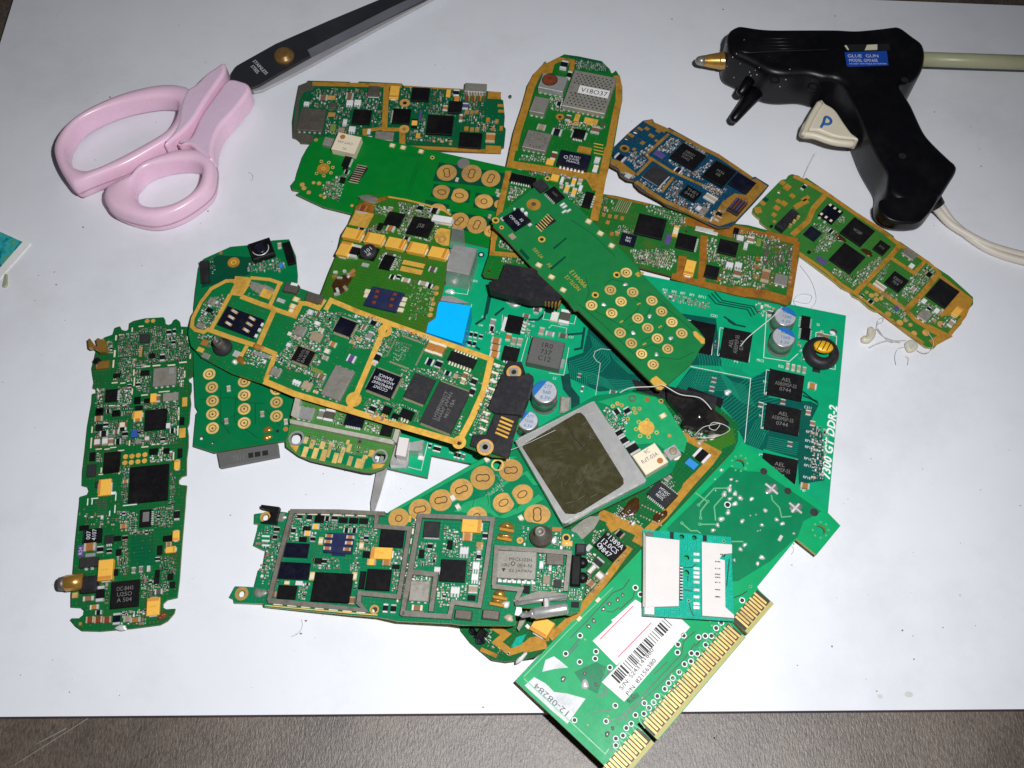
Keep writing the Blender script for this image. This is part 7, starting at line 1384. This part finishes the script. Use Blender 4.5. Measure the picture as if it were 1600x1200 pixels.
# ================================================================== front board with shield rails
b = Board('phone_board', 'green phone board divided by grey shield rails, silver can marked JAPAN', ((400, 930, 2.8), (450, 800, 3.2), (890, 850, 13.0)), (400, 862, 850, 884), PHONE)
def X4(pts): return [(350 + x / 5, 760 + y / 5) for x, y in pts]
def X5(pts): return [(620 + x / 4.286, 760 + y / 4.286) for x, y in pts]
def N8(pts): return [(740 + x / 5.454, 820 + y / 5.454) for x, y in pts]
b.view(0, 0, 1)
b.base(X4([(238, 215), (275, 210), (430, 195), (505, 205), (530, 180), (900, 188), (1250, 205)]) + X5([(150, 190), (640, 200), (720, 212), (1000, 255), (1130, 285), (1205, 312), (1262, 380), (1272, 450), (1262, 600)]) + N8([(945, 560), (905, 735), (820, 772), (600, 720), (352, 700), (356, 850), (300, 862)]) + X5([(430, 928), (360, 918), (0, 902)]) + X4([(1200, 1020), (1000, 1005), (600, 968), (312, 940), (306, 916), (80, 910), (75, 882), (40, 866), (86, 780), (236, 786), (270, 652), (302, 640), (326, 502), (292, 490), (230, 460), (262, 340), (270, 292), (236, 290)]), 'mask_front', 'edge_yellow', thick=1.2, holes=[(350 + 325 / 5, 760 + 240 / 5, 5.2), (350 + 138 / 5, 760 + 838 / 5, 5.4), (350 + 1175 / 5, 760 + 962 / 5, 4.4)])
def rail(pts, w, h=1.9, mat='frame_grey'):
    su, sv = b.S(*pts[0]); m = MB().ribbon(b.LL(pts, h), w / ((su + sv) / 2), h + b.up() * 1.0, mat, False, h); return m.build('shield_rail', b.root)
b.view(350, 760, 5)
for pts in ([(350, 892), (420, 600), (530, 192), (900, 195), (1255, 212)], [(345, 890), (700, 925), (1098, 965), (1050, 910), (1060, 832), (1365, 862), (1405, 620), (1450, 330), (1185, 310), (1195, 215)], [(1535, 220), (1470, 560), (1395, 985), (1560, 998)], [(1450, 665), (1560, 675)]): rail(pts, 34)
b.ringpad(325, 240, 42, 27, 'gold_dull', None); b.ringpad(138, 838, 52, 28, 'gold_dull', None); b.ringpad(1175, 962, 36, 23, 'gold_dull', None)
b.poly('plastic_clip', [(290, 142), (432, 160), (402, 288), (286, 278), (345, 262), (372, 225), (350, 180), (288, 166)], 2.4, 'black'); b.block('solder_patch', 440, 240, 55, 70, 0.4, 'can'); b.blob('solder_joint', 280, 830, 90, 80, 0.5, 'can', 4); b.blob('solder_joint', 470, 242, 30, 30, 0.6, 'solder', 4)
b.chip(565, 497, 182, 112, 1.1, mat='black_blue'); b.chip(545, 658, 235, 132, 1.2, mat='black_blue'); b.chip(490, 825, 142, 108, 1.1); b.chip(842, 788, 300, 232, 1.4, c=0.3); b.chip(1310, 402, 182, 140, 1.3); b.chip(1205, 728, 186, 165, 1.3); b.chip(1078, 730, 46, 140, 0.9, mat='black', c=0.3)
b.tant(1228, 520, 165, 92, 1.8, 'l'); b.smd(1150, 590, 70, 50, 1.1, 'tant', 'tan'); b.smd(715, 312, 54, 44, 1.0, 'tant', 'silver'); b.smd(650, 366, 50, 42, 1.0, 'tant', 'silver'); b.smd(1268, 595, 66, 46, 1.0, 'orange_brown', 'tan')
sk = b.block('card_socket', 897, 442, 215, 155, 1.5, 'socket_navy', c=0.12); b.block('socket_tab', 895, 530, 100, 20, 0.8, 'socket_navy')
for x, y in ((820, 385), (812, 430), (805, 482), (985, 395), (975, 440), (960, 490)): b.smd(x, y, 60, 26, 1.62, 'orange_brown', 'silver', name='contact_spring')
for x, y, w, d in ((755, 425, 34, 60), (1072, 462, 34, 60), (687, 700, 38, 66), (1018, 700, 38, 66), (490, 752, 40, 30)): b.smd(x, y, w, d, 0.7, 'cream', 'gold_pale', along='v')
for x, y, w, d in ((745, 250, 66, 62), (930, 262, 66, 40), (1012, 266, 66, 42), (1090, 268, 66, 42), (590, 235, 34, 44), (665, 240, 36, 60), (806, 250, 44, 36), (865, 245, 44, 44), (645, 330, 54, 40), (540, 345, 30, 52), (615, 412, 56, 38), (692, 410, 36, 44), (955, 342, 44, 36), (1017, 342, 44, 36), (735, 580, 50, 42), (782, 585, 36, 42), (1110, 402, 34, 40), (1342, 626, 54, 30), (410, 335, 40, 44), (395, 395, 30, 44), (1322, 955, 40, 70), (1110, 530, 50, 50)): b.smd(x, y, w, d, 0.8, 'black', 'silver' if w < 45 else None)
b.smd(585, 755, 54, 34, 0.7, 'smd_white', None); b.smd(995, 890, 46, 62, 1.0, 'brown', 'tan', along='v'); b.smd(380, 840, 56, 44, 0.9, 'brown', 'tan'); b.smd(1260, 950, 36, 70, 0.8, 'black', 'smd_white', along='v'); b.dot(1327, 250, 32, 'gold'); b.pad(1432, 252, 62, 52, 'gold')
for i in range(3): b.smd(325, 388 + i * 36, 60, 14, 0.3, 'silk', None, name='contact_strip')
b.ribbons('gold_edge', [([(320, 930), (600, 955), (1000, 990), (1200, 1005)], 7)], 'gold_pale')
for i in range(7): b.smd(420 + i * 108, 922 + i * 10.5, 70, 10, 0.8, 'cream', None, name='solder_fillet')
for i in range(8): b.smd(1475 - i * 17, 350 + i * 76, 14, 44, 0.6, 'cream', None, name='solder_fillet')
for i in range(6): b.smd(600 + i * 95, 214 + i * 3, 66, 10, 1.0, 'cream', None, name='solder_fillet')
b.scatter([(540, 220), (1160, 230), (1150, 320), (740, 340), (700, 440), (500, 430)], 90, 151, 'mix', 0.15); b.scatter([(430, 430), (470, 440), (400, 620), (420, 730), (370, 740)], 12, 152, 'pale', 0); b.scatter([(290, 320), (430, 300), (440, 440), (350, 700), (300, 760), (280, 660), (340, 500), (260, 450)], 44, 153, 'mix', 0.15); b.scatter([(570, 740), (660, 740), (640, 890), (570, 880)], 26, 154, 'mix', 0.1); b.scatter([(1070, 330), (1200, 330), (1200, 480), (1060, 540), (1060, 640), (1000, 600)], 34, 155, 'pale', 0.1); b.scatter([(1290, 500), (1400, 500), (1350, 810), (1290, 810)], 44, 156, 'pale', 0.15); b.scatter([(700, 560), (900, 560), (900, 650), (700, 640)], 16, 157, 'pale', 0); b.scatter([(1470, 240), (1520, 240), (1400, 900), (1390, 880)], 14, 158, 'pale', 0.2); b.scatter([(350, 730), (430, 730), (400, 870), (350, 870)], 16, 159, 'mix', 0.1); b.scatter([(990, 600), (1050, 640), (1030, 820), (1000, 800)], 12, 160, 'pale', 0)
b.view(620, 760, 4.286)
for pts in ([(35, 862), (95, 560), (152, 195), (400, 205), (642, 220), (600, 520), (552, 798), (375, 775), (352, 872), (35, 852)], [(90, 572), (262, 590), (228, 838)], [(650, 662), (668, 408), (920, 425), (1158, 445), (1130, 700)], [(640, 668), (830, 690), (800, 760)]): rail(pts, 30)
b.chip(375, 563, 168, 148, 1.2, mat='black', c=0.08); b.chip(232, 285, 105, 105, 1.0, mat='chip_grey'); b.block('solder_bar', 232, 347, 100, 10, 0.3, 'silver'); b.tant(500, 262, 130, 88, 2.0, 'r'); b.smd(472, 335, 66, 58, 1.0, 'orange_brown', 'tan'); b.pad(555, 400, 46, 52, 'gold_dull'); b.can(152, 700, 132, 138, 1.3, 'can'); b.smd(135, 812, 72, 38, 0.9, 'brown', 'cream')
for x, y, w, d in ((450, 440, 64, 76), (530, 540, 50, 76), (522, 615, 50, 70), (390, 705, 66, 72), (272, 562, 50, 50)): b.white3(x, y, w, d)
b.smd(510, 688, 62, 58, 0.9, 'tan', 'silver', along='v')
for x, y, w, d in ((222, 400, 32, 46), (165, 450, 34, 54), (355, 390, 34, 60), (590, 330, 32, 44), (548, 470, 28, 44), (500, 745, 50, 34), (870, 690, 40, 50)): b.smd(x, y, w, d, 0.8, 'black', 'silver' if w < 33 else None)
mc = b.can(802, 525, 262, 185, 1.6, 'inductor_grey', c=0.2); mc.data.materials[0] = MATS['can']
b.text('MFC6103H', 828, 490, 24, 'ink', 0, 1.64, 150); b.text('10U', 728, 525, 22, 'ink', 0, 1.64, 50); b.text('0E4-N', 855, 530, 22, 'ink', 0, 1.64, 95); b.text('22 JAPAN', 825, 568, 24, 'ink', 0, 1.64, 150); b.ringpad(781, 526, 15, 10, 'ink', None, 'logo').location.z = 1.55 * MM; b.poly('triangle_mark', [(702, 548), (730, 548), (715, 572)], 0.02, 'ink', z=1.62)
for i in range(8): b.smd(690 + i * 32, 632 + i * 2, 26, 18, 0.5, 'smd_white', None, name='solder_fillet')
b.can(1060, 482, 118, 88, 1.2, 'can_dark', holes=None); b.can(1002, 625, 50, 58, 1.0, 'tan'); b.smd(1076, 650, 48, 48, 0.8, 'chip_grey', None); b.smd(968, 525, 28, 52, 0.7, 'smd_white', 'silver')
for x, y, s_ in ((735, 262, 3), (720, 335, 4), (690, 720, 5), (672, 770, 6)): b.blob('copper_spring', x, y, 92, 52, 1.8, 'brass', s_)
for x, y in ((735, 290), (720, 350), (690, 745), (668, 790)): b.block('copper_spring', x, y, 100, 20, 1.4, 'copper_brown', rot=D2R(-8))
lx, ly = b.L(967, 338, 0.5); MB().lathe(0, 0, [(4.2, 0), (4.3, 1.2), (3.6, 2.6), (2.4, 3.4), (2.1, 4.0)], 'can_dark', 26).lathe(0, 0, [(2.1, 3.6), (1.95, 7.0), (1.6, 7.2), (1.1, 7.1), (1.0, 5.8), (0.2, 5.7)], 'frame_grey', 22).build('antenna_socket', b.root, (lx, ly, 0)); b.note(lx, ly, 9, 9)
b.ringpad(1135, 345, 28, 18, 'gold'); b.ringpad(825, 362, 22, 12, 'gold', 'tan'); b.pad(1140, 382, 72, 36, 'gold'); b.smd(1072, 288, 66, 30, 0.8, 'orange_brown', None)
br = b.block('rubber_strip', 1200, 560, 66, 205, 2.6, 'black', c=0.5)
for y in (508, 608):
    lx, ly = b.L(1244, y, 1.6); MB().lathe(0, 0, [(1.9, 0.2), (2.0, 1.2), (1.5, 2.1), (0.4, 2.4)], 'black', 18).build('rubber_knob', b.root, (lx, ly, 0))
b.block('microphone', 1232, 415, 70, 70, 2.2, 'chip_grey', c=0.6)
b.smd(1195, 790, 50, 36, 0.8, 'black', None)
for x in (445, 630): b.block('side_button', x, 858, 112, 62, 2.2, 'can_dark', rot=D2R(-3), c=0.3)
b.blob('solder_joint', 750, 880, 66, 44, 0.6, 'tan', 5); b.blob('solder_joint', 730, 790, 60, 40, 0.7, 'solder', 6); b.blob('solder_joint', 1050, 360, 50, 40, 0.6, 'solder', 6)
b.scatter([(150, 380), (260, 380), (260, 520), (110, 540)], 30, 161, 'pale', 0.15); b.scatter([(320, 250), (430, 320), (440, 480), (310, 470)], 44, 162, 'pale', 0.15); b.scatter([(300, 650), (480, 650), (460, 760), (280, 820), (270, 680)], 24, 163, 'pale', 0.1); b.scatter([(460, 500), (580, 350), (560, 690), (470, 640)], 34, 164, 'pale', 0.1); b.scatter([(950, 450), (1140, 470), (1110, 690), (940, 680)], 36, 165, 'mix', 0.1); b.scatter([(840, 270), (1180, 330), (1160, 420), (840, 390)], 20, 166, 'pale', 0.1); b.scatter([(1150, 690), (1250, 680), (1230, 760), (1150, 760)], 18, 167, 'mix', 0.1); b.scatter([(90, 590), (240, 600), (235, 640), (85, 630)], 12, 168, 'pale', 0.1); b.scatter([(840, 650), (1120, 690), (1110, 710), (840, 690)], 16, 169, 'mix', 0.1)
b.view(740, 820, 5.454)
# vibration motor lying in its clip
b.poly('metal_tray', [(335, 640), (560, 560), (800, 590), (790, 640), (600, 655), (360, 690)], 0.9, 'frame_grey', z=0.2)
a, c = b.L(352, 672, 1.6), b.L(792, 612, 1.6); MB().tube([(a[0], a[1], 1.6), (c[0], c[1], 1.6)], 0.8, 'can_bright', 12).build('tray_bar', b.root)
a, c = b.L(505, 758, 3), b.L(806, 712, 3); A, C = Vector((a[0], a[1], 3.0)), Vector((c[0], c[1], 3.0)); mo = MB().tube([A, A.lerp(C, 0.06), A.lerp(C, 0.08), A.lerp(C, 0.94), A.lerp(C, 0.97), C], [1.7, 1.9, 2.05, 2.05, 1.95, 1.5], 'can_bright', 22).build('vibration_motor', b.root)
a, c = b.L(395, 776, 3), b.L(520, 756, 3); A, C = Vector((a[0], a[1], 3.0)), Vector((c[0], c[1], 3.0)); MB().tube([A, A.lerp(C, 0.12), A.lerp(C, 0.2), A.lerp(C, 0.7), A.lerp(C, 0.72), C], [0.25, 0.7, 0.9, 0.95, 1.5, 1.6], 'can_bright', 18).build('motor_shaft', mo)
b.block('motor_strap', 620, 668, 50, 100, 4.6, 'can_bright', rot=D2R(4), c=0.4)
b.poly('paper_scrap', [(365, 700), (410, 705), (412, 745), (385, 775), (350, 770)], 0.2, 'paper', z=0.6)

# ================================================================== plug-in card with gold fingers
b = Board('expansion_card', 'bright green plug-in card with gold edge fingers and barcode sticker', ((1155, 700, 6.6), (1300, 820, 6.2), (830, 1070, 6.6)), (1028, 1157, 1165, 997), cat='circuit board')
def Y2(pts): return [(980 + x / 3.75, 660 + y / 3.75) for x, y in pts]
def Y3(pts): return [(800 + x / 3.81, 900 + y / 3.81) for x, y in pts]
b.view(0, 0, 1)
EDGE = [(1209, 943.5), (1168, 990.5), (1165, 996), (1028, 1157), (1023, 1161), (962, 1234)]
b.base(Y2([(672, 112), (1140, 495), (1165, 518), (1250, 605), (1110, 776), (992, 682), (762, 964), (776, 986)]) + [(1209, 943.5), (1168.5, 990.5), (1147, 971), (1145, 974), (1165, 996), (1028, 1157), (998.5, 1128.5), (995.5, 1132), (1022.5, 1161), (963, 1233), (944, 1196), (938, 1190)] + Y3([(20, 625)]), 'mask_pci', 'edge_yellow', thick=1.6, holes=[(1155.5, 724, 7.2), (1282, 828, 7.2)])
b.patch('ground_plane', Y2([(600, 262), (700, 285), (802, 292), (1138, 522), (1032, 580), (1000, 668), (840, 812), (650, 930), (470, 940), (230, 622)]), 'mask_pci_dark')
# gold fingers on the bevelled edge
la = b.LL(EDGE); ve = sum(p[1] for p in la) / len(la)
segs = ((b.L(1168, 990)[0] + 0.6, b.L(1209, 943)[0] - 0.6), (b.L(1028, 1157)[0] + 0.6, b.L(1165, 996)[0] - 0.5), (b.L(963, 1233)[0] + 0.6, b.L(1023, 1161)[0] - 0.5))
fm = MB().cbox(0, 0, -0.02, 0.80, 5.6, 0.07, 'gold_pale').mesh('gold_finger')
m = MB()
for u0, u1 in segs:
    n = int((u1 - u0) / 1.27); off = (u1 - u0 - (n - 1) * 1.27) / 2
    for i in range(n):
        o = bpy.data.objects.new('gold_finger', fm); col.objects.link(o); o.parent = b.root; o.location = Vector((u0 + off + i * 1.27, ve + 4.4 + (0.5 if i % 2 else 0), 0)) * MM
    m.prism([(u0 - 0.5, ve + 0.15), (u1 + 0.4, ve + 0.15), (u1 + 0.4, ve + 7.6), (u0 - 0.5, ve + 7.6)], 0.0, 0.022, 'groove')
    m.prism([(u0 - 0.5, ve + 0.1), (u1 + 0.4, ve + 0.1), (u1 + 0.4, ve + 1.6), (u0 - 0.5, ve + 1.6)], 0.0, 0.035, 'edge_yellow')
m.build('finger_bed', b.root)
b.view(980, 660, 3.75)
def ringdots(x, y, r, n, rr):
    for i in range(n): b.dot(x + r * math.cos(i * 2 * math.pi / n), y + r * math.sin(i * 2 * math.pi / n), rr, 'trace_pci', 'via_dot')
ringdots(658, 240, 46, 9, 6); ringdots(1133, 630, 46, 8, 6)
b.ringpad(658, 240, 34, 27, 'trace_light', None, 'mounting_ring'); b.ringpad(1133, 630, 34, 27, 'trace_light', None, 'mounting_ring')
for x, y, r in ((553, 278, 12), (610, 333, 10), (643, 343, 7), (605, 370, 9), (600, 390, 17), (570, 418, 17), (633, 415, 15), (664, 442, 16), (602, 446, 13), (632, 475, 16), (730, 447, 13), (592, 525, 16), (553, 565, 17), (530, 600, 14), (504, 631, 14), (675, 577, 14), (810, 515, 13), (790, 600, 12), (876, 568, 13), (911, 592, 13), (977, 650, 8), (664, 742, 14), (690, 716, 14), (790, 790, 16), (765, 826, 12), (628, 806, 10), (722, 545, 5), (755, 540, 5), (515, 332, 5), (518, 398, 5), (765, 636, 5), (780, 632, 5)): b.blob('solder_joint', x, y, 2 * r, 2 * r, 0.25 + r * 0.03, 'solder', int(x), n=10, k=4)
for x, y, r in ((800, 287, 19), (941, 402, 19), (1095, 527, 22)): b.dot(x, y, r, 'chip_grey', 'filled_hole', 0.06)
for x, y in ((847, 388), (987, 500)):
    b.block('solder_cross', x, y, 84, 13, 0.5, 'silver', rot=D2R(90), c=0.12); b.block('solder_cross', x, y, 66, 13, 0.52, 'silver', rot=D2R(0), c=0.12); b.blob('solder_joint', x, y, 70, 60, 0.3, 'cap_side', int(x))
b.block('solder_joint', 898, 677, 36, 20, 0.4, 'silver', rot=D2R(10)); b.ringpad(588, 483, 18, 13, 'silk_strong', 'dark_hole', 'printed_ring')
b.traces([[(590, 385), (510, 386), (418, 484)], [(472, 465), (430, 520), (430, 560)], [(560, 435), (510, 492), (518, 575)], [(520, 597), (425, 597)], [(845, 425), (850, 455), (892, 500), (905, 555), (962, 550)], [(320, 590), (372, 635), (410, 635), (430, 650)], [(610, 698), (680, 698)], [(400, 412), (468, 462)]], 'trace_pci', 0.5)
for x, y in ((418, 484), (430, 561), (425, 597), (472, 463), (320, 590), (722, 962)): b.ringpad(x, y, 9, 4, 'trace_pci', name='via_ring')
b.view(800, 900, 3.81)
# stickers
def sticker(pts, mat='paper', z=0.07): return b.poly('sticker', pts, z, mat)
sticker([(735, 140), (775, 165), (890, 250), (880, 300), (622, 532), (480, 386), (600, 275), (590, 262), (610, 250)], z=0.06)
b.traces([[(525, 376), (720, 180)], [(632, 482), (830, 278)]], 'ink_red', 0.35, 'red_rule')
[setattr(o, 'location', Vector((0, 0, 0.06 * MM))) for o in b.root.children if o.name.startswith('red_rule')]
sticker([(945, 196), (1060, 304), (668, 748), (535, 632)], z=0.10)
# barcode: bars run across the reading direction
c0, c1 = b.L(618, 612, 0.1), b.L(935, 268, 0.1); rr = random.Random(12); m = MB(); L_ = math.hypot(c1[0] - c0[0], c1[1] - c0[1]); an = math.atan2(c1[1] - c0[1], c1[0] - c0[0]); t = 0
while t < L_:
    w = rr.choice([0.28, 0.28, 0.5, 0.75]); m.cbox(c0[0] + math.cos(an) * t, c0[1] + math.sin(an) * t, 0.10, w, 4.0, 0.02, 'ink', 0, an); t += w / 2 + rr.choice([0.45, 0.6, 0.95])
m.build('barcode', b.root)
b.text('S/N: S243141880', 742, 552, 27, 'ink', D2R(3), 0.125, 305); b.text('P/N: 82156380', 768, 600, 27, 'ink', D2R(3), 0.125, 265)
sticker([(75, 652), (132, 602), (200, 640), (250, 690), (330, 700), (438, 730), (330, 880), (235, 800)], 'torn_paper'); sticker([(200, 500), (250, 478), (280, 500), (335, 545), (260, 552), (180, 570)], 'torn_paper')
b.text('12-08284', 232, 735, 36, 'ink_faded', D2R(93), 0.09, 255)
b.patch('dark_field', [(370, 572), (500, 512), (560, 540), (510, 702), (430, 662)], 'mask_pci_dark'); b.patch('dark_field', [(690, 735), (740, 690), (762, 715), (700, 765)], 'mask_pci_dark')
for x, y in ((735, 70), (405, 355), (320, 463), (500, 450), (495, 492), (403, 512), (583, 545), (615, 772), (560, 865), (372, 858), (735, 828), (788, 757), (785, 820), (815, 785), (843, 752), (865, 715), (710, 880), (680, 905), (660, 950), (618, 968), (618, 1008), (910, 672), (932, 638), (957, 608), (995, 573), (1027, 525), (1065, 508), (1068, 460), (1103, 463), (985, 455), (988, 408), (1022, 355), (1110, 365), (1150, 357), (1187, 357), (1153, 410), (1215, 310), (1245, 278), (1370, 145), (765, 110)): b.ringpad(x, y, 17, 11.5, 'silk_strong', 'chip_grey', 'via_ring')
for x, y, r in ((305, 612, 18), (435, 645, 27), (630, 140, 15), (580, 165, 15), (545, 195, 15), (487, 265, 15), (457, 300, 15), (600, 905, 12), (567, 940, 17), (720, 715, 12), (692, 742, 10), (500, 645, 12), (433, 580, 12), (660, 112, 13)): b.blob('solder_joint', x, y, 2 * r, 2 * r, 0.5, 'cap_side' if r != 27 else 'solder', int(x), n=10, k=4)
b.traces([[(345, 370), (440, 275), (600, 100), (660, 75), (700, 20)], [(405, 370), (330, 460)], [(395, 405), (310, 500)], [(480, 810), (595, 795), (615, 772)], [(560, 865), (630, 850), (720, 770), (830, 655), (1010, 465), (1020, 390), (1090, 330)], [(630, 870), (740, 775), (850, 675), (1030, 490), (1090, 400)], [(680, 870), (680, 830), (770, 750), (800, 760)], [(845, 585), (925, 510)], [(500, 720), (545, 700), (560, 640), (540, 540)], [(525, 725), (565, 700), (575, 560)], [(640, 200), (720, 130), (730, 90)], [(560, 210), (600, 215), (640, 185)], [(590, 930), (595, 1010), (580, 1060)], [(800, 800), (860, 740)], [(820, 830), (900, 740)], [(930, 700), (1000, 640)], [(1090, 420), (1140, 360)], [(1180, 380), (1220, 330)], [(1320, 130), (1370, 110), (1400, 90)]], 'trace_dark', 0.42)
rr = random.Random(9)
b.traces([[(618 + 17 + i * 40, 975 - i * 46), (640 + i * 40, 1000 - i * 46), (672 + i * 40, 1045 - i * 46)] for i in range(17)] + [[(600 + i * 40, 1020 - i * 46), (655 + i * 40, 1060 - i * 46)] for i in range(17)], 'trace_pci', 0.3)
for i in range(26):
    x, y = rr.uniform(120, 1300), rr.uniform(200, 1050)
    b.dot(x, y, 5, 'gold_ink', 'via_dot') if in_poly(x, y, [(100, 640), (700, 60), (1250, 250), (640, 950), (520, 1020)]) else None
b.traces([[(70, 610), (555, 1060), (575, 1030)], [(70, 600), (330, 330), (600, 70)]], 'trace_pci', 0.35)

# ================================================================== small card adapter lying on the plug-in card
b = Board('card_adapter', 'small teal adapter board with two white plastic card sockets, lying on the plug-in card', ((1010, 830, 9.2), (1145, 850, 9.2), (1010, 960, 9.2)), (1004, 828, 1142, 839), cat='circuit board')
b.view(980, 660, 3.75)
b.base([(90, 628), (608, 672), (612, 760), (625, 1166), (90, 1132)], 'mask_teal', 'edge_green', thick=1.2, holes=[(320, 670, 15), (393, 675, 15), (348, 793, 16), (348, 880, 16)])
b.poly('card_socket', [(110, 668), (306, 690), (302, 1076), (108, 1082)], 1.8, 'white_plastic'); b.poly('socket_edge', [(95, 640), (110, 668), (108, 1082), (92, 1080)], 1.5, 'can')
b.poly('card_socket', [(437, 702), (614, 716), (614, 766), (560, 772), (540, 800), (572, 808), (575, 1082), (626, 1128), (628, 1146), (440, 1132)], 2.0, 'white_plastic')
for y in (772, 808, 856, 882, 906, 936, 982, 1022, 1062, 1085): b.smd(406, y, 36, 17, 0.6, 'silver', None, name='contact_pin')
for y in (774, 816, 856, 890, 908, 938, 980, 1022): b.smd(530 + (30 if y == 774 else 0), y, 32, 9, 2.03, 'tan', 'dark_hole', name='contact_slot')
b.block('pin_row', 316, 940, 16, 200, 0.7, 'chip_grey')
for i in range(11): b.smd(318, 850 + i * 18, 18, 8, 0.9, 'silver', None, name='contact_pin')
b.block('solder_tab', 130, 1095, 60, 60, 0.8, 'silver'); b.block('slot_mark', 262, 662, 22, 40, 0.1, 'dark_hole'); b.block('slot_mark', 455, 678, 24, 36, 0.1, 'dark_hole'); b.block('slot_mark', 128, 655, 46, 24, 0.15, 'can_dark')
b.traces([[(360, 1045), (372, 1100), (390, 1135)], [(355, 900), (355, 930)], [(330, 850), (380, 850), (400, 830)], [(330, 980), (380, 990)], [(560, 700), (575, 690), (570, 710)], [(598, 800), (582, 960)]], 'trace_dark', 0.4)
for x, y in ((360, 1045), (566, 697)): b.ringpad(x, y, 11, 5, 'trace_pci', name='via_ring')

# ================================================================== strings of glue
def thread(pts, zz, r, mat='glue_thread', n=40):
    P = [hit(x, y, z) for (x, y), z in zip(pts, zz if isinstance(zz, (list, tuple)) else [zz] * len(pts))]
    return MB().tube(crom(P, n, False), r, mat, 6)
def F4(pts): return [(1300 + x / 6, 360 + y / 6) for x, y in pts]
gr = bpy.data.objects.new('glue_strings', None); col.objects.link(gr); gr.location = hit(1390, 530) * MM
tag(gr, 'two yellowish glue lumps trailing fine threads beside the long gold board', 'glue')
m = MB(); puffy(m, crom([hit(*p, 2.0).xy for p in F4([(345, 905), (385, 915), (412, 960), (395, 1010), (350, 1050), (290, 1045), (275, 1010), (300, 985), (325, 990), (335, 940)])], 40), 0.05, 3.2, 1.4, 'glue_blob'); rel(gr, m, 'glue_lump')
m = MB(); puffy(m, crom([hit(*p, 2.0).xy for p in F4([(690, 1045), (740, 1025), (790, 1050), (810, 1090), (770, 1130), (720, 1135), (690, 1090)])], 36), 0.05, 2.8, 1.3, 'glue_blob'); rel(gr, m, 'glue_lump')
for pts, r in (([(430, 850), (420, 920), (480, 990), (580, 1030), (690, 1030)], 0.18), ([(440, 830), (480, 820), (470, 860), (430, 880), (410, 940)], 0.14), ([(350, 1098), (430, 1060), (520, 1035), (640, 1050)], 0.28), ([(430, 920), (500, 1010), (560, 1050), (600, 1030)], 0.12), ([(800, 1120), (870, 1150), (930, 1120), (950, 1040), (900, 960)], 0.14), ([(700, 1090), (620, 1110), (590, 1180), (600, 1260)], 0.10), ([(540, 830), (580, 835), (590, 870), (550, 850)], 0.2), ([(690, 1180), (715, 1200), (710, 1260)], 0.1)): rel(gr, thread(F4(pts), 1.2 if pts[0][0] < 800 else 3.0, r), 'glue_thread')
def strand(label, pts, zz, r, n=40):
    o = thread(pts, zz, r, 'glue_thread', n).build('glue_thread'); tag(o, label, 'thread'); return o
strand('fine glue hair strung from the trigger to the gold board below', [(1277, 236), (1265, 257), (1255, 278)], [9, 5, 3], 0.09)
strand('pale thread stretched from the upper memory chip to the blue capacitor', [(1157, 541), (1170, 526), (1205, 497), (1222, 480)], [5.0, 6.5, 11.0, 12.0], 0.22)
strand('white thread arched over the tip of the diagonal keypad board', [(968, 614), (985, 606), (1022, 604), (1036, 602), (1062, 616), (1094, 622), (1112, 640)], [14, 15.5, 16.4, 16.4, 15.5, 15, 14], 0.2)
strand('curled hair looping out from under the rusty board corner', [(1240, 470), (1262, 474), (1268, 462), (1250, 460), (1240, 472), (1258, 486), (1275, 470), (1268, 440), (1250, 415)], 0.6, 0.12, 60)
strand('tangle of fine glue hair over the melted black connector', [(1085, 680), (1098, 668), (1112, 664), (1125, 662), (1118, 672), (1108, 668), (1115, 660), (1132, 664), (1140, 672), (1120, 682), (1090, 684)], 14.6, 0.14, 70)
strand('thin straight thread crossing the silver display corner', [(790, 706), (806, 700), (830, 690), (868, 672)], 17.5, 0.10)
